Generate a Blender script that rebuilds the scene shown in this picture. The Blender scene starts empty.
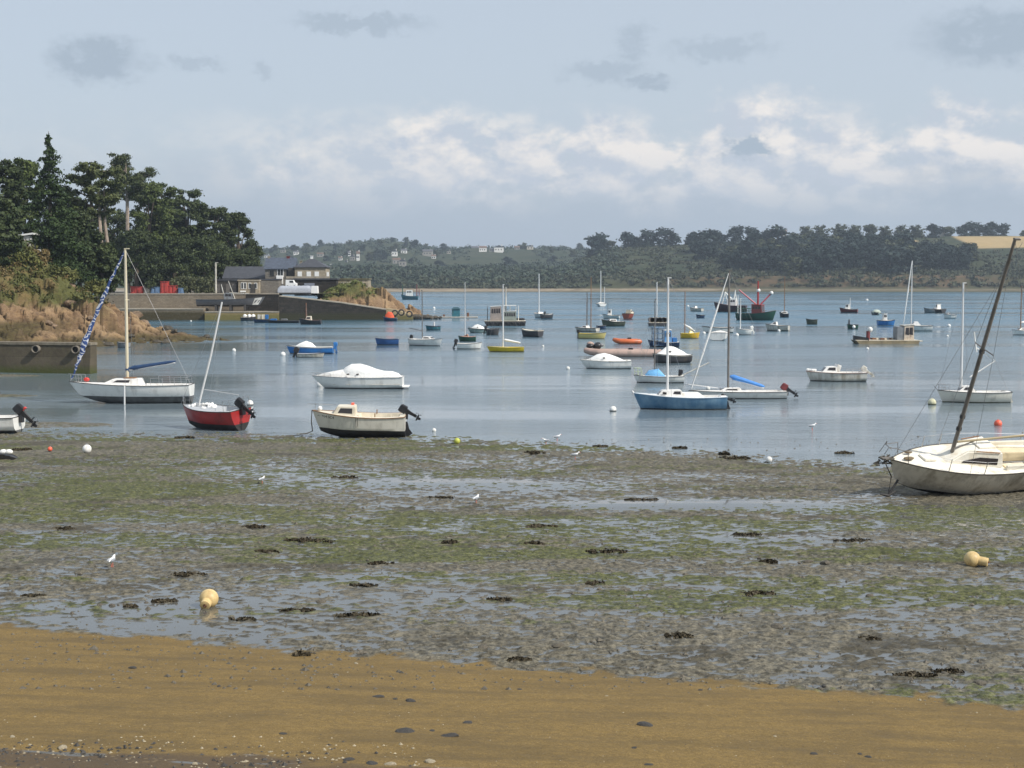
import bpy, bmesh, math, random
import numpy as np
from mathutils import Vector, Matrix
C = bpy.context.scene
COL = C.collection
# ---------------------------------------------------------------- camera, sky, sun
W_, H_, F_ = 1024, 768, 1500.0
CAMH, HOR = 8.0, 281.0
PITCH = math.atan((384 - HOR) / F_)
cam_d = bpy.data.cameras.new('camera'); cam = bpy.data.objects.new('camera', cam_d); COL.objects.link(cam)
cam_d.sensor_width = 36; cam_d.lens = 36 * F_ / W_; cam_d.clip_start = .5; cam_d.clip_end = 30000
cam.location = (0, 0, CAMH); cam.rotation_euler = (math.pi / 2 - PITCH, 0, 0)
C.camera = cam
C.view_settings.view_transform = 'Standard'; C.view_settings.look = 'None'
C.view_settings.exposure = 0.20; C.view_settings.gamma = 1
C.cycles.use_denoising = True
C.cycles.max_bounces = 6; C.cycles.diffuse_bounces = 3; C.cycles.glossy_bounces = 3
C.cycles.transparent_max_bounces = 8; C.cycles.volume_bounces = 0; C.cycles.caustics_reflective = False
C.cycles.sample_clamp_indirect = 4
SUNV = Vector((.66, -.36, .70)).normalized()
SUN_EL = math.asin(SUNV.z); SUN_AZ = math.atan2(SUNV.x, SUNV.y)
sl = bpy.data.lights.new('sun', 'SUN'); sl.energy = 4.0; sl.angle = math.radians(.5); sl.color = (1, .95, .87)
so = bpy.data.objects.new('sun', sl); COL.objects.link(so)
so.rotation_euler = SUNV.to_track_quat('Z', 'Y').to_euler()
so.location = (0, 0, 60)

class NT:
    def __init__(s, tree): s.t = tree; s.n = tree.nodes; s.l = tree.links
    def new(s, typ, **kw):
        n = s.n.new(typ)
        for k, v in kw.items():
            if k in n.inputs.keys() and not hasattr(type(n), k): s.set(n, k, v)
            elif hasattr(n, k): setattr(n, k, v)
            else: s.set(n, k, v)
        return n
    def set(s, n, k, v):
        i = n.inputs[k]
        if isinstance(v, bpy.types.NodeSocket): s.l.new(v, i)
        else: i.default_value = v
    def m(s, op, a, b=None, c=None, clamp=False):
        n = s.n.new('ShaderNodeMath'); n.operation = op; n.use_clamp = clamp
        for i, v in enumerate((a, b, c)):
            if v is None: continue
            if isinstance(v, bpy.types.NodeSocket): s.l.new(v, n.inputs[i])
            else: n.inputs[i].default_value = v
        return n.outputs[0]
    def mix(s, f, a, b, bt='MIX'):
        n = s.n.new('ShaderNodeMix'); n.data_type = 'RGBA'; n.blend_type = bt
        for i, v in ((0, f), (6, a), (7, b)):
            if isinstance(v, bpy.types.NodeSocket): s.l.new(v, n.inputs[i])
            elif i and len(v) == 3: n.inputs[i].default_value = (*v, 1)
            else: n.inputs[i].default_value = v
        return n.outputs[2]
    def noise(s, vec, scale, detail=4, rough=.55, dist=0):
        n = s.n.new('ShaderNodeTexNoise')
        if vec is not None: s.l.new(vec, n.inputs['Vector'])
        n.inputs['Scale'].default_value = scale; n.inputs['Detail'].default_value = detail
        n.inputs['Roughness'].default_value = rough; n.inputs['Distortion'].default_value = dist
        return n.outputs['Fac']
    def map(s, v, a, b, c=0., d=1.):
        n = s.n.new('ShaderNodeMapRange'); s.l.new(v, n.inputs[0])
        for i, q in enumerate((a, b, c, d)): n.inputs[i + 1].default_value = q
        return n.outputs[0]
    def scale(s, v, xyz):
        n = s.n.new('ShaderNodeMapping'); s.l.new(v, n.inputs[0]); n.inputs['Scale'].default_value = xyz
        return n.outputs[0]

world = bpy.data.worlds.new('World'); C.world = world; world.use_nodes = True
N = NT(world.node_tree); bg = N.n['Background']
sky = N.new('ShaderNodeTexSky', sky_type='NISHITA', sun_disc=False)
sky.sun_elevation = SUN_EL; sky.sun_rotation = SUN_AZ; sky.air_density = 1.0; sky.dust_density = 2.0; sky.ozone_density = 1.5
tc = N.new('ShaderNodeTexCoord'); sp = N.new('ShaderNodeSeparateXYZ'); N.l.new(tc.outputs['Generated'], sp.inputs[0])
az = N.m('ARCTAN2', sp.outputs[0], sp.outputs[1]); el = N.m('ARCSINE', sp.outputs[2])
cv = N.new('ShaderNodeCombineXYZ'); N.l.new(az, cv.inputs[0]); N.l.new(el, cv.inputs[1])
V = cv.outputs[0]
def PXA(px): return (px - 512) / F_
def PXE(py): return (HOR - py) / F_
wa = N.m('ADD', az, N.m('MULTIPLY', N.m('SUBTRACT', N.noise(N.scale(V, (40, 70, 1)), 1.0, 6, .65), .5), .055))
we = N.m('ADD', el, N.m('MULTIPLY', N.m('SUBTRACT', N.noise(N.scale(V, (46, 64, 1)), 1.7, 6, .65), .5), .030))
def spot(px, py, rx, ry):
    a = N.m('DIVIDE', N.m('SUBTRACT', wa, PXA(px)), rx / F_); b = N.m('DIVIDE', N.m('SUBTRACT', we, PXE(py)), ry / F_)
    r = N.m('ADD', N.m('MULTIPLY', a, a), N.m('MULTIPLY', b, b))
    return N.m('POWER', 2.718, N.m('MULTIPLY', r, -1.0))
# thin high haze over the blue
veil = N.mix(.70, sky.outputs[0], (5.35, 5.95, 6.7))
# grey-blue bank of far cloud along the horizon
nb = N.noise(N.scale(V, (9, 30, 1)), 1.0, 5, .6)
bank = N.m('MULTIPLY', N.map(N.m('ADD', el, N.m('MULTIPLY', N.m('SUBTRACT', nb, .5), .05)), .085, .045), .80, clamp=True)
c1 = N.mix(bank, veil, (3.75, 4.4, 5.25))
# cumulus tops
nc = N.noise(N.scale(V, (22, 36, 1)), 1.0, 9, .6, .15)
def shift(v, d):
    q = N.n.new('ShaderNodeVectorMath'); q.operation = 'ADD'; N.l.new(v, q.inputs[0]); q.inputs[1].default_value = d; return q.outputs[0]
ncs = N.noise(N.scale(shift(V, (.008, .011, 0)), (22, 36, 1)), 1.0, 5, .6, .15)
lit = N.m('MULTIPLY', N.map(N.m('SUBTRACT', nc, ncs), -.09, .12), N.map(el, .055, .085, .45, 1))
nc2 = N.noise(N.scale(V, (8, 5, 1)), 1.0, 2, .5)
prof = N.m('MULTIPLY', N.map(el, .118, .09), N.map(el, .038, .066))
leftcut = N.map(az, -.23, -.02, .1, 1)
cum = N.map(N.m('ADD', N.m('ADD', nc, N.m('MULTIPLY', N.m('SUBTRACT', nc2, .5), .35)), N.m('MULTIPLY', prof, .16)), .46, .62)
cum = N.m('MULTIPLY', N.m('MULTIPLY', cum, prof), leftcut, clamp=True)
for (x, y, rx, ry, a) in ((440, 152, 40, 24, .55), (760, 138, 42, 24, .55), (600, 150, 40, 20, .5), (300, 172, 30, 12, .4), (940, 146, 28, 24, .6), (690, 165, 50, 22, .4), (860, 165, 45, 18, .3), (1022, 128, 12, 12, .6), (520, 170, 35, 20, .3)):
    q = N.m('MULTIPLY', N.m('MULTIPLY', N.map(spot(x, y, rx * 1.5, ry * 1.5), .15, .6), a * 1.6), N.map(nc, .30, .48))
    cum = N.m('MAXIMUM', cum, q)
c2 = N.mix(N.m('MULTIPLY', cum, 1.15, clamp=True), c1, N.mix(lit, (4.75, 5.25, 6.0), (7.7, 7.35, 7.05)))
# small ragged grey clouds
nd = N.noise(N.scale(V, (45, 90, 1)), 1.0, 7, .65, .5)
dark = None
for (x, y, rx, ry, a) in ((112, 72, 34, 16, .75), (362, 31, 50, 7, .5), (630, 48, 14, 14, .45), (600, 76, 30, 8, .45), (648, 87, 18, 6, .6), (715, 56, 36, 9, .4), (975, 53, 55, 20, .8), (745, 150, 16, 9, .8), (205, 72, 20, 6, .4), (270, 76, 10, 6, .35), (940, 190, 50, 18, .3)):
    q = N.m('MULTIPLY', N.m('MULTIPLY', N.map(spot(x, y, rx * 1.15, ry * 1.15), .1, .6), min(1, a * 1.6)), N.map(nd, .22, .44))
    dark = q if dark is None else N.m('MAXIMUM', dark, q)
c3 = N.mix(dark, c2, (3.5, 4.2, 5.0))
N.l.new(c3, bg.inputs[0]); bg.inputs[1].default_value = .105

# ---------------------------------------------------------------- helpers
rnd = random.Random(7)
def ray(px, py):
    cx, cy = (px - 512) / F_, -(py - 384) / F_
    s, c = math.sin(PITCH), math.cos(PITCH)
    return Vector((cx, c + cy * s, -s + cy * c))
def PZ(px, py, z=0.):
    r = ray(px, py); t = (z - CAMH) / r.z
    return Vector((r.x * t, r.y * t, z))
def PD(px, py, d):
    r = ray(px, py); t = d / r.y
    return Vector((r.x * t, d, CAMH + r.z * t))
def ZD(py, d): return PD(512, py, d).z
def XD(px, d): return PD(px, 300, d).x

def hash2(ix, iy, seed):
    h = (ix.astype(np.int64) * 374761393 + iy.astype(np.int64) * 668265263 + seed * 974634777) & 0x7fffffff
    h = ((h ^ (h >> 13)) * 1274126177) & 0x7fffffff
    h = (h ^ (h >> 16)) & 0xffff
    return h / 65535.
def vnoise(x, y, seed=0):
    ix, iy = np.floor(x), np.floor(y); fx, fy = x - ix, y - iy
    fx = fx * fx * fx * (fx * (fx * 6 - 15) + 10); fy = fy * fy * fy * (fy * (fy * 6 - 15) + 10)
    a, b, c, d = hash2(ix, iy, seed), hash2(ix + 1, iy, seed), hash2(ix, iy + 1, seed), hash2(ix + 1, iy + 1, seed)
    return (a + (b - a) * fx) * (1 - fy) + (c + (d - c) * fx) * fy
def fbm(x, y, scale=1., oct=4, seed=0, gain=.5, ridge=False):
    x = np.asarray(x, float) / scale; y = np.asarray(y, float) / scale
    s = 0; a = 1; t = 0
    for o in range(oct):
        ca, sa = math.cos(o * 1.1 + .4), math.sin(o * 1.1 + .4)
        n = vnoise(x * ca - y * sa + 17.3 * o, x * sa + y * ca - 9.1 * o, seed + o * 13)
        if ridge: n = 1 - abs(2 * n - 1)
        s = s + a * n; t += a; a *= gain; x = x * 2.03; y = y * 2.03
    return s / t
def sstep(a, b, x):
    t = np.clip((np.asarray(x, float) - a) / (b - a), 0, 1); return t * t * (3 - 2 * t)

def mat(name, color, rough=.6, spec=.5, var=.0, vscale=3., bump=0., bscale=20., metal=0., dirt=None, dscale=2., dlo=.5, dhi=.75, coat=0.):
    m = bpy.data.materials.get(name)
    if m: return m
    m = bpy.data.materials.new(name); m.use_nodes = True
    n = NT(m.node_tree); b = n.n['Principled BSDF']
    b.inputs['Roughness'].default_value = rough; b.inputs['Metallic'].default_value = metal
    b.inputs['Specular IOR Level'].default_value = spec; b.inputs['Coat Weight'].default_value = coat
    t = n.new('ShaderNodeTexCoord').outputs['Object']
    col = None
    if var > 0:
        f = n.noise(t, vscale, 5, .6)
        col = n.mix(n.map(f, .3, .7), tuple(c * (1 - var) for c in color), tuple(min(1, c * (1 + var)) for c in color))
    if dirt:
        f = n.noise(n.scale(t, (1, 1, .35)), dscale, 6, .65)
        col = n.mix(n.map(f, dlo, dhi), col if col is not None else color, dirt)
    if col is None: b.inputs['Base Color'].default_value = (*color, 1)
    else: n.l.new(col, b.inputs['Base Color'])
    if bump > 0:
        bn = n.new('ShaderNodeBump'); bn.inputs['Strength'].default_value = bump; bn.inputs['Distance'].default_value = .05
        n.l.new(n.noise(t, bscale, 4), bn.inputs['Height']); n.l.new(bn.outputs[0], b.inputs['Normal'])
    return m

def tag(o, label=None, cat=None, group=None, kind=None):
    if label: o['label'] = label
    if cat: o['category'] = cat
    if group: o['group'] = group
    if kind: o['kind'] = kind
    return o
def thing(name, label, cat, loc=(0, 0, 0), rz=0., group=None, rot=None):
    o = bpy.data.objects.new(name, None); COL.objects.link(o); o.location = loc
    o.rotation_euler = rot if rot else (0, 0, rz); o.empty_display_size = .3
    return tag(o, label, cat, group)

class MB:
    def __init__(s): s.v = []; s.f = []; s.mi = []; s.cm = 0
    def add(s, vs, fs):
        k = len(s.v); s.v += [tuple(v) for v in vs]; s.f += [tuple(i + k for i in f) for f in fs]; s.mi += [s.cm] * len(fs); return s
    def box(s, c, d, rz=0., ry=0., rx=0., taper=1., tx=None):
        x, y, z = d[0] / 2, d[1] / 2, d[2] / 2; R = Matrix.Rotation(rz, 3, 'Z') @ Matrix.Rotation(ry, 3, 'Y') @ Matrix.Rotation(rx, 3, 'X')
        a = tx if tx is not None else taper
        vs = [Vector((sx * x * (a if sz > 0 else 1), sy * y * (taper if sz > 0 else 1), sz * z)) for sz in (-1, 1) for sx, sy in ((-1, -1), (1, -1), (1, 1), (-1, 1))]
        return s.add([R @ v + Vector(c) for v in vs], [(3, 2, 1, 0), (4, 5, 6, 7), (0, 1, 5, 4), (1, 2, 6, 5), (2, 3, 7, 6), (3, 0, 4, 7)])
    def tube(s, pts, r, n=6, cap=True):
        pts = [Vector(p) for p in pts]; rs = r if isinstance(r, (list, tuple)) else [r] * len(pts)
        vs = []; fs = []
        for i, p in enumerate(pts):
            d = (pts[min(i + 1, len(pts) - 1)] - pts[max(i - 1, 0)]); d = d.normalized() if d.length > 1e-6 else Vector((0, 0, 1))
            a = d.cross(Vector((0, 0, 1)))
            if a.length < .05: a = d.cross(Vector((1, 0, 0)))
            a.normalize(); b = d.cross(a)
            for k in range(n):
                t = 2 * math.pi * k / n; vs.append(p + (a * math.cos(t) + b * math.sin(t)) * rs[i])
        for i in range(len(pts) - 1):
            for k in range(n): fs.append((i * n + k, (i + 1) * n + k, (i + 1) * n + (k + 1) % n, i * n + (k + 1) % n))
        if cap: fs += [tuple(range(n)), tuple(reversed(range((len(pts) - 1) * n, len(pts) * n)))]
        return s.add(vs, fs)
    def sphere(s, c, r, nu=12, nv=8, sc=(1, 1, 1), R=None):
        vs = []; fs = []
        for j in range(nv + 1):
            p = math.pi * j / nv
            for i in range(nu):
                t = 2 * math.pi * i / nu
                v = Vector((r * sc[0] * math.sin(p) * math.cos(t), r * sc[1] * math.sin(p) * math.sin(t), r * sc[2] * math.cos(p)))
                if R: v = R @ v
                vs.append(v + Vector(c))
        for j in range(nv):
            for i in range(nu): fs.append((j * nu + i, (j + 1) * nu + i, (j + 1) * nu + (i + 1) % nu, j * nu + (i + 1) % nu))
        return s.add(vs, fs)
    def loft(s, rings, closed=True, cap=True):
        n = len(rings[0]); vs = [p for r in rings for p in r]; fs = []
        for i in range(len(rings) - 1):
            for k in range(n if closed else n - 1): fs.append((i * n + k, (i + 1) * n + k, (i + 1) * n + (k + 1) % n, i * n + (k + 1) % n))
        if cap and closed: fs += [tuple(reversed(range(n))), tuple(range((len(rings) - 1) * n, len(rings) * n))]
        return s.add(vs, fs)
    def build(s, name, m, parent=None, smooth=False, bevel=0., loc=None, weld=False, kind=None, bseg=2, fixn=True):
        me = bpy.data.meshes.new(name); me.from_pydata(s.v, [], s.f)
        ms = m if isinstance(m, (list, tuple)) else [m]
        for q in ms: me.materials.append(q)
        if len(ms) > 1: me.polygons.foreach_set('material_index', s.mi)
        if bevel or weld or fixn:
            b = bmesh.new(); b.from_mesh(me)
            bmesh.ops.remove_doubles(b, verts=b.verts, dist=1e-4)
            if fixn: bmesh.ops.recalc_face_normals(b, faces=b.faces)
            if bevel: bmesh.ops.bevel(b, geom=list(b.edges), offset=bevel, segments=bseg, affect='EDGES', clamp_overlap=True)
            b.to_mesh(me); b.free()
        if smooth:
            me.polygons.foreach_set('use_smooth', [True] * len(me.polygons))
            try: me.set_sharp_from_angle(angle=math.radians(42))
            except Exception: pass
        o = bpy.data.objects.new(name, me); COL.objects.link(o)
        if parent: o.parent = parent
        if loc: o.location = loc
        if kind: o['kind'] = kind
        return o

def grid_obj(name, X, Y, Z, m, kind='structure', attrs=None, smooth=True, mask=None):
    ny, nx = X.shape; co = np.stack([X, Y, Z], -1).reshape(-1, 3)
    i = np.arange(ny - 1)[:, None] * nx + np.arange(nx - 1)[None, :]
    q = np.stack([i, i + 1, i + nx + 1, i + nx], -1).reshape(-1, 4)
    if mask is not None:
        mk = (mask[:-1, :-1] | mask[1:, :-1] | mask[:-1, 1:] | mask[1:, 1:]).reshape(-1); q = q[mk]
    me = bpy.data.meshes.new(name); me.vertices.add(len(co)); me.vertices.foreach_set('co', co.ravel())
    me.loops.add(len(q) * 4); me.loops.foreach_set('vertex_index', q.ravel().astype(np.int32))
    me.polygons.add(len(q)); me.polygons.foreach_set('loop_start', (np.arange(len(q)) * 4).astype(np.int32))
    me.update(calc_edges=True)
    if smooth: me.polygons.foreach_set('use_smooth', np.ones(len(q), bool))
    for k, a in (attrs or {}).items():
        at = me.attributes.new(k, 'FLOAT', 'POINT'); at.data.foreach_set('value', a.astype(np.float32).ravel())
    me.materials.append(m); o = bpy.data.objects.new(name, me); COL.objects.link(o)
    if kind: o['kind'] = kind
    return o

# ---------------------------------------------------------------- foreshore: sand, mud flat, sea bed
def yw(x): return np.interp(x, [-80, -26.8, -4.7, 3, 9, 14.9, 20.8, 60], [84, 78.4, 76.0, 72.5, 69, 64.6, 61.5, 50])
def ys(x): return 29.15 - .305 * np.asarray(x, float) + .35 * (fbm(x, np.zeros_like(np.asarray(x, float)), 3., 3, 5) - .5)
def G0(x, y):
    x = np.asarray(x, float); y = np.asarray(y, float); w, s = yw(x), ys(x)
    t = (w - y) / (w - s)
    z = np.where(y > w, -.014 * (y - w), .40 * t)
    z = np.where(y < s, .40 + .09 * (s - y), z)
    z = np.maximum(z, -2.5)
    # low mud banks off the left shore
    for (cx, cy, rx, ry, h) in ((-37.5, 104.5, 8, 2.2, .48), (-44, 127, 12, 4, .75), (-27, 83.5, 5, 1.5, .2)):
        z = z + h * np.exp(-((x - cx) / rx) ** 2 - ((y - cy) / ry) ** 2) * (y > w)
    return z
def GP(px, py):
    z = 0.
    for _ in range(12):
        p = PZ(px, py, z); z = float(G0(p.x, p.y))
    return Vector((p.x, p.y, max(z, 0)))

# perspective-density sheet from the sea wall to beyond the water's edge
rows = [14.0]
while rows[-1] < 135: rows.append(rows[-1] + max(.035, rows[-1] ** 2 / 12000 * .62))
rows = np.array(rows); us = np.concatenate([np.linspace(-.66, -.365, 120), np.linspace(-.364, .364, 860), np.linspace(.365, .66, 120)])
Y = np.repeat(rows[:, None], len(us), 1); X = us[None, :] * Y
base = G0(X, Y)
rag = (fbm(X, Y, .5, 3, 171) - .5) * 1.6
mud = sstep(-.15, .30, Y - ys(X) + rag) * (1 - sstep(0, 6, Y - yw(X)) * .6)
n1 = fbm(X * .5, Y, .26, 3, 11); n2 = fbm(X, Y, 1.7, 3, 23); n3 = fbm(X * .45, Y, 5.5, 3, 31); nf = fbm(X * .6, Y, .14, 2, 77)
relief = ((n1 - .5) * .062 + (n2 - .5) * .038 + (nf - .5) * .105) * (.7 + .7 * fbm(X, Y, 6, 2, 8))
lev = -.0105 + (n3 - .5) * .070
def ell(px, py, rx, ry, a):
    if abs(a) < .09: a *= .62
    c = GP(px, py); k = c.y / F_; dx = rx * k; dy = ry * c.y * c.y / (CAMH * F_)
    return a * np.exp(-((X - c.x) / dx) ** 2 - ((Y - c.y) / dy) ** 2)
for e in ((512, 610, 900, 50, .034), (512, 500, 800, 14, .015), (850, 640, 300, 30, .018), (440, 484, 130, 7, .075), (250, 487, 60, 4, .04), (660, 506, 150, 5, .07), (760, 503, 90, 4, .05), (640, 545, 40, 6, .03), (860, 540, 80, 4, .02), (90, 575, 160, 10, .0),
          (300, 650, 330, 12, .006), (800, 672, 260, 18, .018), (60, 600, 220, 30, -.022), (740, 540, 120, 5, .03), (560, 522, 120, 4, .03), (930, 505, 60, 4, .03),
          (700, 560, 100, 4, .02), (420, 530, 80, 3, .03), (950, 575, 60, 8, .01), (500, 462, 60, 3, .03), (870, 497, 30, 5, .05), (480, 452, 400, 6, -.03), (700, 465, 120, 5, -.03), (150, 445, 200, 10, -.04), (520, 512, 500, 4, -.02), (180, 500, 200, 8, -.02)):
    lev = lev + ell(*e)
lev = lev - .012 * sstep(.40, .34, base) 
H = np.where(relief < lev, lev, relief)
wet = np.maximum(sstep(-.004, .004, lev - relief), .10 + .22 * sstep(16, 3, Y - ys(X)) * sstep(.3, .6, n2)) * mud
z = base + H * mud + (1 - mud) * (fbm(X, Y, .9, 4, 3) - .5) * .05
# fine gullies in the sand near the camera, with the wet pebbly patch at the lower left
patch = ell(60, 760, 330, 22, 1.) + ell(560, 775, 200, 9, .8)
sw = sstep(.45, .75, patch + (fbm(X * .5, Y, .8, 4, 41) - .5) * 1.1) * (1 - mud)
wet = np.maximum(wet, sw * sstep(.60, .66, fbm(X * .35, Y, .35, 3, 47)) * .8)
ag = fbm(X * .20, Y, 2.2, 5, 51) + (n1 - .5) * .45
band = np.zeros_like(X)
for e in ((500, 535, 260, 12, .30), (830, 595, 190, 13, .30), (880, 470, 200, 6, .15), (110, 462, 150, 12, .12), (430, 558, 120, 6, .25), (150, 490, 260, 7, .15), (120, 480, 200, 10, .1), (80, 604, 22, 3, .45), (960, 520, 120, 12, .2), (660, 518, 90, 5, .2), (980, 600, 60, 8, .25), (60, 578, 120, 4, .22), (570, 523, 200, 5, .18), (500, 640, 800, 44, -.34), (250, 572, 250, 8, -.18), (500, 480, 600, 5, -.1), (720, 540, 120, 6, .1), (150, 558, 150, 18, -.1)):
    band = band + ell(*e)
alg = sstep(.535, .635, ag + band * 1.15 + (nf - .5) * .35) * mud
xs_px = X / Y
dark = sstep(.60, .72, fbm(X * .6, Y, 1.1, 4, 61)) * mud
gm = bpy.data.materials.new('foreshore'); gm.use_nodes = True; n = NT(gm.node_tree); b = n.n['Principled BSDF']
def attr(n, k): q = n.new('ShaderNodeAttribute'); q.attribute_name = k; return q.outputs['Fac']
pos = n.new('ShaderNodeNewGeometry').outputs['Position']
aw, aa, am, ad, asw = (attr(n, k) for k in ('wet', 'alg', 'mud', 'dark', 'sw'))
fn = n.noise(pos, 6, 6, .75); fn2 = n.noise(pos, 17, 4, .75); big = n.noise(pos, .35, 3)
mudc = n.mix(n.map(fn, .40, .60), (.050, .046, .034), (.205, .186, .140))
mudc = n.mix(n.map(big, .35, .7), mudc, n.mix(n.map(fn, .4, .62), (.062, .056, .038), (.200, .176, .125)))
mudc = n.mix(n.m('MULTIPLY', ad, .6), mudc, (.045, .038, .024))
algc = n.mix(n.map(fn, .4, .6), (.034, .042, .008), (.125, .140, .034))
mudc = n.mix(n.m('MULTIPLY', aa, n.map(fn2, .35, .55, .15, .95)), mudc, algc)
mudc = n.mix(n.map(fn2, .52, .62, 0, .55), mudc, (.035, .030, .020))
stretch = n.noise(n.scale(pos, (.25, 1, 1)), 1.6, 4, .6)
sandc = n.mix(n.map(fn, .3, .7), (.158, .103, .032), (.258, .176, .064))
sandc = n.mix(n.map(fn2, .50, .70), sandc, (.31, .21, .075))
sandc = n.mix(n.map(n.noise(pos, 45, 2, .7), .48, .60, 0, .65), sandc, (.085, .052, .015))
sandc = n.mix(n.m('MULTIPLY', n.map(stretch, .42, .66), .6), sandc, (.105, .075, .034))
sp_ = n.new('ShaderNodeTexVoronoi'); sp_.inputs['Scale'].default_value = 9; n.l.new(pos, sp_.inputs['Vector'])
peb = n.map(sp_.outputs['Distance'], .10, .06); pc = n.new('ShaderNodeSeparateColor'); n.l.new(sp_.outputs['Color'], pc.inputs[0])
peb = n.m('MULTIPLY', peb, n.map(pc.outputs[0], .80, .82)); sandc = n.mix(peb, sandc, n.mix(n.map(pc.outputs[1], .3, .7), (.05, .045, .04), (.55, .47, .33)))
peb2 = n.m('MULTIPLY', n.map(sp_.outputs['Distance'], .35, .2), n.map(pc.outputs[2], .5, .55))
sandc = n.mix(n.m('MULTIPLY', asw, .75), sandc, n.mix(peb2, (.075, .055, .04), (.17, .13, .08)))
col = n.mix(am, sandc, mudc)
col = n.mix(n.map(aw, .4, 1.0), col, (.095, .095, .085))  # puddle grey lifted, some sky sheen put into the colour
n.l.new(col, b.inputs['Base Color'])
rg = n.map(fn, .35, .65, .55, .9); b.inputs['Specular IOR Level'].default_value = .5
n.l.new(n.m('ADD', .16, n.m('MULTIPLY', aw, .34)), b.inputs['Specular IOR Level'])
rsand = n.map(fn, .3, .7, .55, .8)
rg = n.m('ADD', n.m('MULTIPLY', rg, am), n.m('MULTIPLY', rsand, n.m('SUBTRACT', 1.0, am)))
n.l.new(n.m('ADD', n.m('MULTIPLY', rg, n.m('SUBTRACT', 1.0, aw)), n.m('MULTIPLY', aw, .07)), b.inputs['Roughness'])
bh = n.m('ADD', n.m('MULTIPLY', fn, .7), n.m('MULTIPLY', fn2, .35)); bh = n.m('ADD', bh, n.m('MULTIPLY', peb, .4)); bh = n.m('ADD', bh, n.m('MULTIPLY', n.noise(n.scale(pos, (.5, 1, 1)), 2.2, 3, .6), 1.3))
bn = n.new('ShaderNodeBump'); bn.inputs['Distance'].default_value = .06; n.l.new(bh, bn.inputs['Height'])
n.l.new(n.m('MULTIPLY', n.m('SUBTRACT', 1.0, aw), n.map(am, 0, 1, .35, .8)), bn.inputs['Strength']); n.l.new(bn.outputs[0], b.inputs['Normal'])
grid_obj('mud_flat_ground', X, Y, z, gm, attrs=dict(wet=wet, alg=alg, mud=sstep(-.15, .30, Y - ys(X) + rag), dark=dark, sw=sw))
# coarse ground all round it, out to the horizon, a little lower
gx = np.concatenate([-np.geomspace(9000, 60, 22), np.linspace(-55, 55, 45), np.geomspace(60, 9000, 22)])
gy = np.concatenate([[-300, -60], np.linspace(-20, 140, 70), np.geomspace(150, 9000, 22)])
X2, Y2 = np.meshgrid(gx, gy)
Z2 = G0(X2, Y2) - .16 - 1.2 * (Y2 > 100)
oneA = (sstep(-.15, .35, Y2 - ys(X2)))
Z2 = np.where(Y2 < 14, .4 + .09 * (ys(X2) - 14) * 1.0 - .16, Z2); Z2 = np.clip(Z2, -4, 3.2)
grid_obj('ground', X2, Y2, Z2, gm, attrs=dict(wet=oneA * 0, alg=oneA * 0, mud=oneA, dark=oneA * 0, sw=oneA * 0))

# ---------------------------------------------------------------- water
wm = bpy.data.materials.new('sea_water'); wm.use_nodes = True; n = NT(wm.node_tree); b = n.n['Principled BSDF']
pos = n.new('ShaderNodeNewGeometry').outputs['Position']; sx = n.new('ShaderNodeSeparateXYZ'); n.l.new(pos, sx.inputs[0])
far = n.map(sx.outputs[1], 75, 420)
b.inputs['IOR'].default_value = 1.33
n.l.new(n.mix(n.map(sx.outputs[1], 70, 330), (.175, .212, .232), (.035, .125, .190)), b.inputs['Base Color'])  # paler near, bluer far: part of the sky reflection sits in the colour
calm = n.noise(n.scale(pos, (.10, .55, 1)), .085, 4, .55)      # slicks and ruffled lanes
calmf = n.map(calm, .42, .58)
r1 = n.noise(n.scale(pos, (.45, 1, 1)), 3.2, 4, .7); r2 = n.noise(n.scale(pos, (.4, 1, 1)), .7, 4, .6); r3 = n.noise(n.scale(pos, (.4, 1, 1)), .16, 2, .6)
hgt = n.m('ADD', n.m('ADD', n.m('MULTIPLY', r1, .24), n.m('MULTIPLY', r2, .5)), n.m('MULTIPLY', r3, 1.2))
st = n.m('MULTIPLY', n.m('ADD', n.m('MULTIPLY', calmf, .8), .14), n.map(sx.outputs[1], 66, 260, .28, 1.0))
bn = n.new('ShaderNodeBump'); bn.inputs['Distance'].default_value = .55; n.l.new(hgt, bn.inputs['Height']); n.l.new(st, bn.inputs['Strength'])
n.l.new(bn.outputs[0], b.inputs['Normal'])
n.l.new(n.m('ADD', .05, n.m('MULTIPLY', calmf, n.map(far, 0, 1, .06, .25))), b.inputs['Roughness'])
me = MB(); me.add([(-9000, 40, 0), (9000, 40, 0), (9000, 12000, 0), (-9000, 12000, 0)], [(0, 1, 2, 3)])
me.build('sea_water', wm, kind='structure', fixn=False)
HAZE = .00015
# ---------------------------------------------------------------- land masses
def poly_dist(X, Y, P):
    P = [tuple(p) for p in P]; n = len(P); d = np.full(X.shape, 1e9); ins = np.zeros(X.shape, bool)
    for i in range(n):
        (x1, y1), (x2, y2) = P[i], P[(i + 1) % n]; dx, dy = x2 - x1, y2 - y1
        t = np.clip(((X - x1) * dx + (Y - y1) * dy) / (dx * dx + dy * dy), 0, 1)
        d = np.minimum(d, np.hypot(X - x1 - t * dx, Y - y1 - t * dy))
        c = ((y1 > Y) != (y2 > Y)) & (X < (x2 - x1) * (Y - y1) / (y2 - y1 + 1e-12) + x1); ins ^= c
    return np.where(ins, d, -d)

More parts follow.
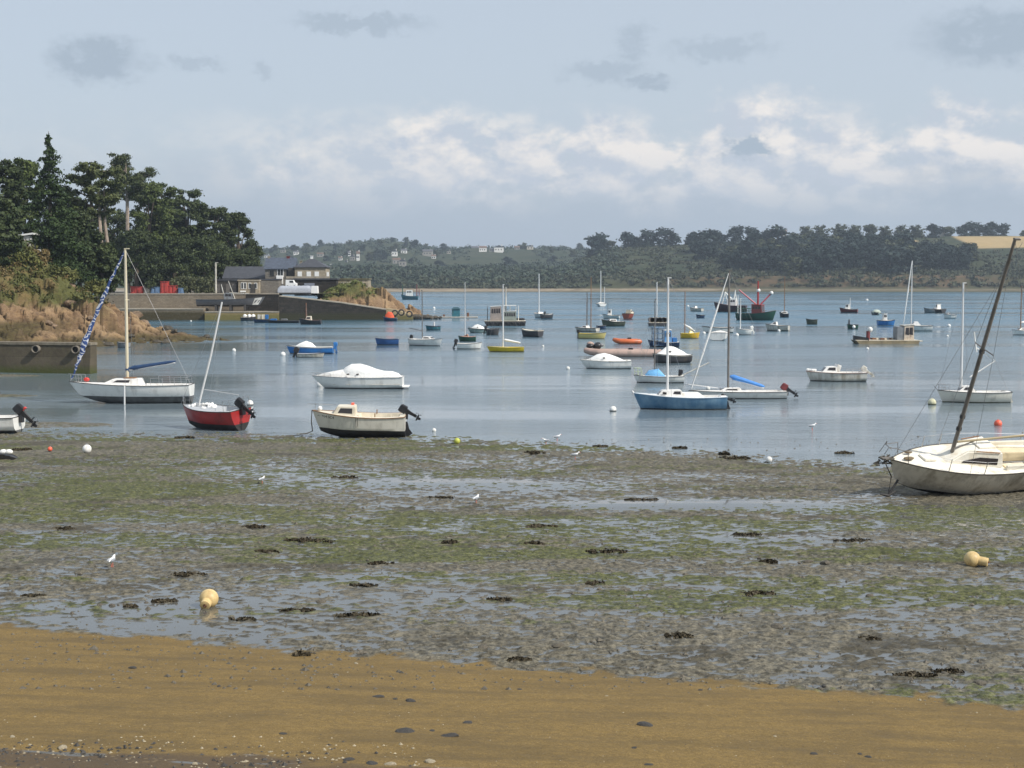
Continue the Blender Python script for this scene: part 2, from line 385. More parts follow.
def worley(x, y, s, seed):
    x = np.asarray(x, float) / s; y = np.asarray(y, float) / s; ix, iy = np.floor(x), np.floor(y); best = np.full(x.shape, 9.); hh = np.zeros(x.shape)
    for dx in (-1, 0, 1):
        for dy in (-1, 0, 1):
            cx, cy = ix + dx, iy + dy; px_ = cx + hash2(cx, cy, seed); py_ = cy + hash2(cx, cy, seed + 7); ex, ey = x - px_, y - py_; d = ex * ex + ey * ey
            q = hash2(cx, cy, seed + 13) + ex * (hash2(cx, cy, seed + 19) - .5) * 1.1 + ey * (hash2(cx, cy, seed + 23) - .5) * 1.1; m_ = d < best
            best = np.where(m_, d, best); hh = np.where(m_, q, hh)
    return hh, np.sqrt(best)
def blocks(X, Y):
    wx = X + .9 * fbm(X, Y, 3, 2, 401) + .3 * Y; wy = Y * .55 + .9 * fbm(X, Y, 3, 2, 407) - .15 * X
    a, da = worley(wx * .55, wy, 2.4, 411); b, db = worley(wx * .6, wy, 1.15, 431); c, dc = worley(wx, wy, .5, 451)
    return (a - .5) * 2.0 - np.clip(da - .25, 0, 1) ** 2 * 2.4 + (b - .5) * 1.15 - np.clip(db - .25, 0, 1) ** 2 * 1.3 + (c - .5) * .35, b, np.clip(db - .38, 0, 1)
def landmat(name):
    m = bpy.data.materials.new(name); m.use_nodes = True; n = NT(m.node_tree); b = n.n['Principled BSDF']
    g = n.new('ShaderNodeNewGeometry'); pos = g.outputs['Position']; s = n.new('ShaderNodeSeparateXYZ'); n.l.new(pos, s.inputs[0])
    f = n.noise(n.scale(pos, (.8, .5, 2.6)), 1.2, 7, .70); f2 = n.noise(pos, .22, 4, .6); f3 = n.noise(n.scale(pos, (1, 1, 2.2)), 5., 4, .7)
    rock = n.mix(n.map(f, .40, .60), (.085, .052, .030), (.37, .235, .125)); rock = n.mix(n.map(f2, .4, .62), rock, n.mix(n.map(f3, .3, .7), (.11, .068, .038), (.42, .285, .17)))
    weed = n.mix(n.map(f, .35, .65), (.035, .028, .014), (.11, .085, .035))
    veg = n.mix(n.map(f, .3, .7), (.045, .055, .016), (.135, .130, .042)); veg = n.mix(n.map(f2, .48, .66), veg, (.17, .12, .05))
    a = n.new('ShaderNodeAttribute'); a.attribute_name = 'veg'; w = n.new('ShaderNodeAttribute'); w.attribute_name = 'weed'; ce = n.new('ShaderNodeAttribute'); ce.attribute_name = 'cell'
    rock = n.mix(n.map(ce.outputs['Fac'], .0, 1.0, .55, 0), rock, (.13, .078, .042)); rock = n.mix(n.map(ce.outputs['Fac'], .55, 1.0, 0, .5), rock, (.36, .25, .14))  # low blocks darker, high ones paler: facet shading put into the colour
    c = n.mix(n.m('ADD', a.outputs['Fac'], n.m('MULTIPLY', n.m('SUBTRACT', f, .5), 1.2), clamp=True), rock, veg)
    c = n.mix(n.m('ADD', w.outputs['Fac'], n.m('MULTIPLY', n.m('MULTIPLY', n.m('SUBTRACT', f, .5), 1.5), w.outputs['Fac']), clamp=True), c, weed)
    n.l.new(c, b.inputs['Base Color']); b.inputs['Roughness'].default_value = .85; b.inputs['Specular IOR Level'].default_value = .25
    bn = n.new('ShaderNodeBump'); bn.inputs['Distance'].default_value = .35; bn.inputs['Strength'].default_value = .7
    n.l.new(n.m('ADD', f, n.m('MULTIPLY', f3, .4)), bn.inputs['Height']); n.l.new(bn.outputs[0], b.inputs['Normal'])
    return m
LM = landmat('headland_rock')
def xd(px, d): return (px - 512) / F_ * d
# rocky headland on the left
HP = [(-36.8, 203), (-42, 195), (-47.5, 186), (-56, 176), (-62, 168), (-72, 158), (-90, 145), (-140, 140), (-220, 150), (-220, 420), (-92, 420), (-84, 330), (-79, 292), (-70, 272), (-62, 250), (-54, 232), (-46, 214)]
def head_h(X, Y):
    d = poly_dist(X, Y, HP) + (fbm(X, Y, 7, 3, 91) - .5) * 4.0 * sstep(-35, -48, X)
    up = sstep(0, 16, d)
    h = 4.5 * sstep(0, 14, d) * (.26 + .74 * sstep(-40, -64, X)) + .05 * np.clip(d - 14, 0, 60)
    h = h + 6.5 * np.exp(-((X + 70) / 8.5) ** 2 - ((Y - 216) / 16) ** 2) * sstep(9, 22, d) + 1.6 * sstep(12, 24, d)
    h = h + 3.0 * sstep(20, 45, d) * sstep(-60, -80, X)
    rk = fbm(X, Y, 4.2, 6, 101, .6, True); rk2 = np.round(fbm(X * .8 + Y * .5, Y - X * .3, 1.6, 4, 111, .6, True) * 7) / 7
    a = sstep(0, 3, d) * (1 - sstep(17, 26, d) * .8)
    tipk = .35 + .65 * sstep(-42, -58, X)
    h = h + a * tipk * ((rk - .55) * 1.8 + blocks(X, Y)[0] * 1.15)
    h = h + (fbm(X, Y, 4, 3, 121) - .5) * 1.2 * sstep(20, 28, d)
    return np.where(d > -2, np.maximum(h, -.5) - (d < 0) * .5, -2.2), d
ux = np.linspace(-105, -34, 560); uy = np.linspace(150, 262, 640)
X, Y = np.meshgrid(ux, uy); Zh, Dh = head_h(X, Y)
veg = sstep(4.1, 5.2, Zh + (fbm(X, Y, 5, 3, 131) - .5) * 2.5) * sstep(9, 14, Dh)
weed = 1 - sstep(.3, 1.6, Zh + (fbm(X, Y, 3, 3, 141) - .5) * .8)
weed = np.maximum(weed, sstep(-55, -60, X) * (1 - sstep(2.6, 3.6, Zh)))
grid_obj('rocky_headland', X, Y, Zh, LM, attrs=dict(veg=veg, weed=weed, cell=blocks(X, Y)[1]), mask=Dh > -3, smooth=False)
def GH(x, y): return float(head_h(np.array([x]), np.array([y]))[0][0])

# quay ground behind the stone walls
qm = mat('quay_surface', (.27, .24, .19), .85, var=.25, vscale=.6, bump=.3, bscale=4, dirt=(.12, .10, .07), dscale=.5)
QZ = ZD(293.5, 314)
b_ = MB(); b_.add([(xd(100, 314), 315.6, QZ), (xd(284, 314), 314.6, QZ), (xd(345, 320), 320, QZ), (xd(372, 340), 340, QZ), (xd(372, 340), 370, QZ), (-105, 430, QZ), (-150, 430, QZ), (-150, 315.6, QZ)],
                  [(0, 1, 2, 3, 4, 5, 6, 7)])
b_.build('quay_ground', qm, kind='structure')

def stonemat(name, c1, c2, mortar, sc=2.2, rough=.9, weed=None, wz=1.5, rowh=.3):
    m = bpy.data.materials.new(name); m.use_nodes = True; n = NT(m.node_tree); b = n.n['Principled BSDF']
    pos = n.new('ShaderNodeNewGeometry').outputs['Position']; s = n.new('ShaderNodeSeparateXYZ'); n.l.new(pos, s.inputs[0])
    cc = n.new('ShaderNodeCombineXYZ'); n.l.new(n.m('ADD', s.outputs[0], s.outputs[1]), cc.inputs[0]); n.l.new(s.outputs[2], cc.inputs[1])
    br = n.new('ShaderNodeTexBrick'); n.l.new(cc.outputs[0], br.inputs['Vector']); br.inputs['Scale'].default_value = 1
    br.inputs['Brick Width'].default_value = rowh * sc; br.inputs['Row Height'].default_value = rowh; br.inputs['Mortar Size'].default_value = .02
    br.inputs['Color1'].default_value = (*c1, 1); br.inputs['Color2'].default_value = (*c2, 1); br.inputs['Mortar'].default_value = (*mortar, 1)
    f = n.noise(pos, .5, 5, .65); f2 = n.noise(pos, 3., 4, .6)
    c = n.mix(n.map(f, .35, .7, 0, .65), br.outputs['Color'], tuple(.5 * (a + q) * .55 for a, q in zip(c1, c2)))
    c = n.mix(n.map(f2, .45, .75, 0, .4), c, tuple(min(1, q * 1.35) for q in c2))
    if weed:
        c = n.mix(n.m('ADD', n.map(s.outputs[2], wz + .4, wz - .3), n.m('MULTIPLY', n.m('SUBTRACT', f2, .5), 1.2), clamp=True), c, weed)
    n.l.new(c, b.inputs['Base Color']); b.inputs['Roughness'].default_value = rough; b.inputs['Specular IOR Level'].default_value = .25
    bn = n.new('ShaderNodeBump'); bn.inputs['Distance'].default_value = .08; n.l.new(n.m('ADD', br.outputs['Fac'], f2), bn.inputs['Height']); bn.invert = True; bn.inputs['Strength'].default_value = .5
    n.l.new(bn.outputs[0], b.inputs['Normal']); return m
S_pale = stonemat('pale_quay_stone', (.20, .165, .12), (.28, .235, .175), (.12, .10, .08), weed=(.06, .048, .022), wz=1.7)
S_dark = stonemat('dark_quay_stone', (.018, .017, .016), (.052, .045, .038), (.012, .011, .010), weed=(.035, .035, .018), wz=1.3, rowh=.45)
S_house = stonemat('house_stone', (.30, .25, .18), (.42, .36, .27), (.30, .27, .22))
S_grey = stonemat('grey_house_stone', (.17, .155, .135), (.24, .22, .19), (.15, .14, .12))
S_conc = stonemat('sea_wall_concrete', (.085, .070, .048), (.115, .095, .067), (.075, .064, .046), weed=(.06, .068, .02), wz=.45, rowh=1.4, sc=4)
slate = mat('slate_roof', (.055, .058, .068), .6, var=.3, vscale=2, bump=.4, bscale=8)
slate2 = mat('blue_slate_roof', (.07, .085, .115), .6, var=.3, vscale=2, bump=.4, bscale=8)
white = mat('white_paint', (.80, .80, .78), .5, var=.05, vscale=2)
glass = mat('dark_window_glass', (.03, .035, .04), .12)
wood_dark = mat('dark_timber', (.055, .05, .045), .8, var=.35, vscale=2, bump=.3)
cap = mat('coping_stone', (.32, .28, .22), .85, var=.25, vscale=1.5, bump=.3)

# concrete sea wall with two outfall pipes
w1 = thing('sea_wall', 'low brown concrete wall at the left water edge with two outfall pipes', 'wall', (xd(-40, 131), 131, 0))
x0, x1 = xd(-90, 131), xd(86, 128)
zt = ZD(342.5, 130)
mb = MB(); a = Vector((x0, 133.5, 0)); c = Vector((x1, 129.6, 0)); L = (c - a).length; ang = math.atan2(c.y - a.y, c.x - a.x)
W1inv = Matrix.Translation((-xd(-40, 131), -131, 0))
def wl(u, dy, z): # along wall, outward
    p = a + (c - a) * u + Vector((math.sin(ang), -math.cos(ang), 0)) * dy; return W1inv @ Vector((p.x, p.y, z))
mb.loft([[wl(u, .55, -1.2), wl(u, .18, zt - .25), wl(u, -.9, zt - .25), wl(u, -.9, -1.2)] for u in np.linspace(0, 1, 12)]); mb.build('wall', S_conc, w1, bevel=.03)
mb = MB(); mb.loft([[wl(u, .26, zt - .246), wl(u, .26, zt), wl(u, -.98, zt), wl(u, -.98, zt - .246)] for u in np.linspace(-.002, 1.003, 12)]); mb.build('coping', mat('weathered_coping', (.20, .17, .125), .85, var=.3, vscale=1.5, bump=.4, dirt=(.09, .08, .05)), w1, bevel=.03)
# ledge of weed at its foot
for ppx in (35.5, 78.5):
    u = (xd(ppx, 130) - x0) / (x1 - x0); mb = MB(); r = .33; z = ZD(349.5, 129.5); n_ = 16
    ring = lambda rr, dy: [wl(u, dy, z) + Vector((math.cos(2 * math.pi * k / n_) * rr, 0, math.sin(2 * math.pi * k / n_) * rr)) for k in range(n_)]
    mb.loft([ring(r, .05), ring(r, .62), ring(r - .05, .62), ring(r - .05, .2)], cap=False)
    mb.build('outfall_pipe', mat('pipe_concrete', (.17, .15, .12), .8, var=.3, bump=.3), w1, smooth=True)
    mb = MB(); mb.add(ring(r - .05, .45), [tuple(range(n_))]); mb.build('pipe_bore_shade', mat('bore_shade_black', (.012, .011, .01), .9), w1)  # black disc painted in for the shade inside the pipe

# quay walls: pale wall, lower step, dark pier with a sloping top
def wall_strip(name, label, pts, mwall, thick=1.2, coping=True, batter=.25, cat='wall'):
    """pts: list of (x, y, ztop)"""
    o = thing(name, label, cat, (pts[0][0], pts[0][1], 0)); ox, oy = pts[0][0], pts[0][1]
    rings = []; r2 = []
    for (x, y, zt) in pts:
        x -= ox; y -= oy
        rings.append([(x, y - batter, -1.5), (x, y, zt - (.25 if coping else 0)), (x, y + thick, zt - (.25 if coping else 0)), (x, y + thick, -1.5)])
        r2.append([(x, y - .1, zt - .247), (x, y - .1, zt), (x, y + thick + .1, zt), (x, y + thick + .1, zt - .247)])
    mb = MB(); mb.loft(rings); mb.build('wall', mwall, o)
    if coping: mb = MB(); mb.loft(r2); mb.build('coping', cap, o, bevel=.04)
    return o
wall_strip('quay_wall', 'long pale stone quay wall below the red containers', [(xd(p, 314), 314, QZ) for p in (96, 140, 190, 246)], S_pale)
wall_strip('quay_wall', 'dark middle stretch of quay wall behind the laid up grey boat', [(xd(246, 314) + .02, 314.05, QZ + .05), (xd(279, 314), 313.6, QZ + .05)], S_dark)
wall_strip('landing_step', 'low stone landing step at the foot of the pale quay wall', [(xd(p, 308.5), 308.5, ZD(308.5, 308.5)) for p in (118, 160, 204)], S_pale, 5.2, cat='step')
wall_strip('slipway_wall', 'low ochre slipway wall with the grey boat standing above it', [(xd(p, 307.5), 307.5, ZD(311.5, 307.5)) for p in (205, 240, 279)], stonemat('ochre_stone', (.34, .24, .11), (.42, .31, .16), (.25, .19, .1), weed=(.16, .14, .05), wz=1.2), 6.2)
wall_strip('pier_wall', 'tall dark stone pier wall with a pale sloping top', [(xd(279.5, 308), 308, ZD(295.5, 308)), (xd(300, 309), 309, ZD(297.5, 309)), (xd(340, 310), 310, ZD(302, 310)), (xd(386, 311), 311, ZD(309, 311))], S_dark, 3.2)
pe = wall_strip('pier_head', 'sloping ochre stone pier head hung with tyres', [(xd(386.3, 311), 311.1, ZD(308.5, 311)), (xd(400, 312), 312, ZD(311, 312)), (xd(413, 313), 313, ZD(316.5, 313))], stonemat('pier_stone', (.28, .22, .13), (.36, .28, .17), (.2, .16, .1), weed=(.11, .10, .04), wz=.9), 6, False)
rub = mat('tyre_rubber', (.02, .02, .02), .7)
for (px, py, lb) in ((395, 313, 'leftmost'), (401.5, 312.5, 'middle'), (409.5, 314, 'rightmost')):
    p = PD(px, py, 311.0); mb = MB()
    pts = [(p.x + .55 * math.cos(t), 0, .55 * math.sin(t)) for t in np.linspace(0, 2 * math.pi, 15)]
    mb.tube([(q[0] - p.x, 0, q[2]) for q in pts], .17, 6, False); o = mb.build('tyre', rub, smooth=True, loc=p - Vector((0, .25, 0)))
    tag(o, lb + ' of three black tyres hung on the ochre pier head', 'tyre', 'tyres hung on the pier head')

# mound of rock and grass behind the pier
MP = [(xd(300, 310), 312.2), (xd(345, 312), 313.5), (xd(386, 314), 315.2), (xd(400, 316), 317.5), (xd(414, 318), 320), (xd(436, 322), 325), (xd(420, 348), 348), (xd(380, 375), 375), (xd(310, 375), 375), (xd(296, 328), 328)]
ux = np.linspace(-48, -12, 260); uy = np.linspace(308, 382, 300); X, Y = np.meshgrid(ux, uy)
D3 = poly_dist(X, Y, MP)
pxx = X / Y * F_ + 512
crest = np.interp(pxx, [300, 315, 345, 365, 385, 405, 425, 437], [ZD(293, 318), ZD(289, 318), ZD(288, 320), ZD(291, 320), ZD(297, 320), ZD(307, 320), ZD(315, 320), ZD(318.5, 320)])
Zm = crest * sstep(-1, 9, D3) + ((fbm(X, Y, 2.5, 5, 201, .62, True) - .55) * 1.4 + blocks(X, Y)[0] * .9) * sstep(0, 2, D3) 
Zm = np.where(D3 < -.5, -2, Zm)
grid_obj('rocky_mound', X, Y, Zm, LM, attrs=dict(veg=sstep(3.9, 5.2, Zm) * sstep(395, 360, pxx), weed=1 - sstep(.3, 1.1, Zm), cell=blocks(X, Y)[1]), mask=D3 > -1.5, smooth=False)
# low rocks trailing off the pier
def rock_mesh(r, seed, sc=(1, 1, .6), sub=2):
    bm = bmesh.new(); bmesh.ops.create_icosphere(bm, subdivisions=sub, radius=1); R = random.Random(seed)
    ax = [Vector((R.uniform(-1, 1), R.uniform(-1, 1), R.uniform(-1, 1))).normalized() for _ in range(9)]; dd = [R.uniform(.55, .95) for _ in ax]
    for v in bm.verts:
        for a_, d_ in zip(ax, dd):
            k = v.co.dot(a_)
            if k > d_: v.co -= a_ * (k - d_)
        v.co *= 1 + R.uniform(-.05, .05); v.co = Vector((v.co.x * sc[0] * r, v.co.y * sc[1] * r, v.co.z * sc[2] * r))
    me = bpy.data.meshes.new('rock'); bm.to_mesh(me); bm.free(); return me
rk_dark = mat('weedy_rock', (.055, .045, .03), .8, var=.5, vscale=2, bump=.6, bscale=6)
rk_tan = mat('tan_rock', (.22, .16, .10), .85, var=.4, vscale=1, bump=.6, bscale=5)
rk_slate = mat('slate_stone', (.045, .040, .034), .6, var=.4, vscale=8, bump=.5, bscale=30)
rk_pale = mat('pale_stone', (.34, .29, .20), .8, var=.3, vscale=8, bump=.5, bscale=30)
RM = {}
def rock(p, r, m, label, group, sc=(1, 1, .6), seed=0, cat='rock', name='rock', sink=.3, rz=0):
    k = (seed % 6, m.name, sc)
    if k not in RM: me = rock_mesh(1, seed % 6 + 11, sc); me.materials.append(m); RM[k] = me
    o = bpy.data.objects.new(name, RM[k]); COL.objects.link(o); o.location = (p[0], p[1], p[2] + r * sc[2] * (1 - sink * 2) * .6); o.scale = (r, r, r); o.rotation_euler = (0, 0, rz)
    return tag(o, label, cat, group)
for i, px in enumerate((414, 419, 425, 430, 435, 440)):
    rock(PD(px, 318, 315 + i * .7), 1.25 - .13 * i, rk_dark, 'dark weedy rock in the row trailing off the pier head into the water', 'weedy rocks off the pier head', (1.3, .8, .6), i, rz=i)
# big boulders and slabs on the headland
R = random.Random(3)
LM2 = mat('brown_boulder', (.17, .115, .07), .85, var=.55, vscale=1.6, bump=.8, bscale=5)
k = 0
while k < 55:
    x = R.uniform(-86, -38); y = R.uniform(165, 232); z_, d_ = head_h(np.array([x]), np.array([y])); z_ = float(z_[0]); d_ = float(d_[0])
    if d_ < .5 or d_ > 17 or z_ < -.2: continue
    r = R.choice((.4, .5, .6, .8, 1.1)); k += 1
    rock((x, y, z_), r, LM2 if z_ > 1.2 else rk_dark, ('tan boulder on the rocky headland slope' if z_ > 1.2 else 'dark wet boulder at the foot of the rocky headland'),
         ('tan boulders on the headland' if z_ > 1.2 else 'dark boulders at the headland foot'), (1.3, .8, .7), k, name='boulder', cat='boulder', rz=R.uniform(0, 6))

# ---------------------------------------------------------------- far shore
def farmat(name):
    m = bpy.data.materials.new(name); m.use_nodes = True; n = NT(m.node_tree); b = n.n['Principled BSDF']
    pos = n.new('ShaderNodeNewGeometry').outputs['Position']; f = n.noise(pos, .03, 6, .65); f2 = n.noise(pos, .12, 5, .7)
    c = n.mix(n.map(f, .4, .6), (.038, .050, .026), (.070, .072, .038)); c = n.mix(n.map(f2, .42, .62), c, (.030, .042, .024))
    A = [n.new('ShaderNodeAttribute') for _ in range(3)]
    for q, k in zip(A, ('sand', 'field', 'bluff')): q.attribute_name = k
    c = n.mix(A[1].outputs['Fac'], c, n.mix(n.map(f2, .3, .7), (.34, .25, .12), (.42, .31, .16)))
    c = n.mix(n.m('MULTIPLY', A[2].outputs['Fac'], n.map(f2, .35, .6)), c, (.13, .085, .05))
    c = n.mix(A[0].outputs['Fac'], c, n.mix(n.map(f2, .35, .65), (.17, .13, .09), (.34, .28, .20)))
    n.l.new(c, b.inputs['Base Color']); b.inputs['Roughness'].default_value = .9; b.inputs['Specular IOR Level'].default_value = .1
    return m
FM = farmat('far_hillside')
def shore(px): return 1090 - 30 * np.exp(-((px - 480) / 120) ** 2) + 25 * np.sin(px / 90.)
PXs = np.linspace(-420, 1500, 760); Ds = np.concatenate([np.linspace(-40, 120, 60), np.linspace(124, 520, 100), np.linspace(540, 1600, 40)])
PXg, Dg = np.meshgrid(PXs, Ds)
Dep = 1090 + Dg + 12 * np.sin(PXg / 83.) ; Xg = (PXg - 512) / F_ * Dep
ridge_y = np.interp(PXg, [-420, 560, 590, 620, 660, 700, 760, 820, 880, 940, 1024, 1500], [268, 268, 256, 248, 246, 244, 241, 238, 236.5, 237, 236.5, 232])
ridge_d = 390.
zr = CAMH + (HOR - ridge_y) / F_ * (1090 + ridge_d)
beachw = np.interp(PXg, [-420, 420, 520, 600, 680, 1500], [45, 45, 38, 14, 22, 22])
beach_h = 2.4
t = np.clip((Dg - beachw) / (ridge_d - beachw), 0, 1.0)
blf = np.interp(PXg, [560, 700, 1500], [3, 6, 7])
Zg = np.where(Dg < beachw, beach_h * np.clip(Dg, -40, 1e9) / beachw, beach_h + blf * sstep(0, 14, Dg - beachw) + (zr - beach_h - blf) * (t ** .8))
Zg = np.where(Dg > ridge_d, zr - .02 * (Dg - ridge_d), Zg)
Zg = Zg + (fbm(Xg, Dep, 70, 5, 301) - .5) * 9 * sstep(beachw, beachw + 60, Dg) * (1 - .75 * sstep(300, 390, Dg))
sand = (1 - sstep(beachw - 3, beachw + 2, Dg)) * (.35 + .65 * sstep(2, 12, Dg)) * np.interp(PXg, [690, 740], [1, .5])
bluff = sstep(beachw, beachw + 4, Dg) * (1 - sstep(beachw + 14, beachw + 30, Dg)) * np.interp(PXg, [600, 720, 960, 1010], [.0, 1, 1, .3])
pyg = HOR - (Zg - CAMH) / Dep * F_
field = sstep(948, 953, PXg - (pyg - 237) * -1.0 * 2.2 * -1 - 0) * sstep(236, 237.2, pyg) * (1 - sstep(248.0, 249.2, pyg + (PXg - 980) * .02)) * (Dg > 100)
field = np.maximum(field, sstep(888, 890, PXg) * (1 - sstep(914, 917, PXg)) * sstep(240.2, 240.8, pyg) * (1 - sstep(242.2, 243, pyg)) * (Dg > 100))
grid_obj('far_hill', Xg, Dep, Zg, FM, attrs=dict(sand=sand, field=field, bluff=bluff))
from bisect import bisect
def hill1(px, dg):
    # height of the near far-hill at image column px and depth dg behind the shore
    i = min(max(bisect(PXs.tolist(), px) - 1, 0), len(PXs) - 2); j = min(max(bisect(Ds.tolist(), dg) - 1, 0), len(Ds) - 2)
    fx = (px - PXs[i]) / (PXs[i + 1] - PXs[i]); fy = (dg - Ds[j]) / (Ds[j + 1] - Ds[j])
    q = lambda A: (A[j, i] * (1 - fx) + A[j, i + 1] * fx) * (1 - fy) + (A[j + 1, i] * (1 - fx) + A[j + 1, i + 1] * fx) * fy
    return Vector((float(q(Xg)), float(q(Dep)), float(q(Zg))))
# further hill with the houses
PX2 = np.linspace(-700, 900, 420); D2 = np.linspace(1330, 3400, 150); P2, E2 = np.meshgrid(PX2, D2)
ry2 = np.interp(P2, [-700, 120, 262, 300, 335, 360, 385, 405, 425, 440, 480, 560, 600, 900], [236, 240, 251, 249, 246, 243, 241, 243, 248, 250, 249, 249, 250, 262])
zr2 = CAMH + (HOR - ry2) / F_ * 2400.
t2 = sstep(0, 1, np.clip((E2 - 1330) / 1070, 0, 1)) * .5 + .5 * np.clip((E2 - 1330) / 1070, 0, 1)
Z2_ = 1 + zr2 * t2 - .03 * np.clip(E2 - 2400, 0, 1e9) + (fbm(P2 * 1.5, E2, 160, 4, 331) - .5) * 16 * sstep(1330, 1500, E2) * (1 - .8 * sstep(2200, 2400, E2))
X2_ = (P2 - 512) / F_ * E2
grid_obj('distant_hill', X2_, E2, Z2_, FM, attrs=dict(sand=np.zeros_like(P2), field=0 * P2, bluff=0 * P2))
def hill2(px, d):
    i = min(max(bisect(PX2.tolist(), px) - 1, 0), len(PX2) - 2); j = min(max(bisect(D2.tolist(), d) - 1, 0), len(D2) - 2)
    return Vector(((px - 512) / F_ * d, d, float(Z2_[j, i])))

# ---------------------------------------------------------------- foliage
def leafmat(name, dark_, light, var=.5):
    m = bpy.data.materials.new(name); m.use_nodes = True; n = NT(m.node_tree); b = n.n['Principled BSDF']
    g = n.new('ShaderNodeNewGeometry'); t = n.new('ShaderNodeTexCoord').outputs['Object']
    oi = n.new('ShaderNodeObjectInfo').outputs['Random']
    f = n.noise(t, .45, 3, .6)
    k = n.m('ADD', n.m('MULTIPLY', g.outputs['Random Per Island'], .5), n.m('MULTIPLY', n.map(f, .35, .65), .5))
    c = n.mix(k, dark_, light); c = n.mix(n.m('MULTIPLY', oi, .35), c, tuple(q * .6 for q in dark_))
    n.l.new(c, b.inputs['Base Color']); b.inputs['Roughness'].default_value = .65; b.inputs['Specular IOR Level'].default_value = .25
    return m
L_fir = leafmat('dark_fir_foliage', (.016, .034, .009), (.060, .092, .025))
L_pine = leafmat('pine_foliage', (.030, .048, .014), (.130, .142, .052))
L_broad = leafmat('broadleaf_foliage', (.030, .050, .011), (.125, .155, .040))
L_cyp = leafmat('cypress_foliage', (.018, .033, .010), (.085, .105, .036))
L_bush = leafmat('bush_foliage', (.04, .052, .012), (.17, .165, .045))
L_gorse = leafmat('gorse_foliage', (.08, .07, .025), (.22, .15, .06))
L_far = leafmat('far_tree_foliage', (.006, .017, .016), (.020, .038, .030))
L_farl = leafmat('far_light_foliage', (.040, .052, .022), (.085, .095, .045))
bark = mat('bark', (.13, .10, .075), .9, var=.3, vscale=2, bump=.5, bscale=8)
barkp = mat('pale_bark', (.30, .24, .19), .9, var=.3, vscale=2, bump=.5, bscale=8)
def leaves(name, clumps, n, size, m, parent=None, seed=0, flat=.0, kind=None):
    """clumps: array of (x,y,z,rx,ry,rz); n leaf cards in total, spread over the clump shells"""
    g = np.random.default_rng(seed); cl = np.array(clumps, float); w = (cl[:, 3] * cl[:, 4] * cl[:, 5]) ** .66; w /= w.sum()
    ci = g.choice(len(cl), n, p=w); c = cl[ci]
    d = g.normal(size=(n, 3)); d /= np.linalg.norm(d, axis=1)[:, None]; r = np.abs(g.normal(.78, .34, n))
    p = c[:, :3] + d * c[:, 3:] * r[:, None]
    nn = d * .9 + g.normal(size=(n, 3)) * .75 + np.array([0, 0, .35 + flat]); nn /= np.linalg.norm(nn, axis=1)[:, None]
    a = np.cross(nn, g.normal(size=(n, 3))); a /= np.linalg.norm(a, axis=1)[:, None]; b = np.cross(nn, a)
    s = size * g.uniform(.6, 1.4, n)[:, None]; s2 = s * g.uniform(.5, 1., n)[:, None]
    v = np.stack([p - a * s, p - b * s2 * .8 + a * s * .1, p + a * s, p + b * s2], 1).reshape(-1, 3)
    me = bpy.data.meshes.new(name); me.vertices.add(4 * n); me.vertices.foreach_set('co', v.ravel()); me.loops.add(4 * n); me.loops.foreach_set('vertex_index', np.arange(4 * n, dtype=np.int32))
    me.polygons.add(n); me.polygons.foreach_set('loop_start', np.arange(0, 4 * n, 4, dtype=np.int32)); me.update(calc_edges=True); me.materials.append(m)
    o = bpy.data.objects.new(name, me); COL.objects.link(o)
    if parent: o.parent = parent
    if kind: o['kind'] = kind
    return o
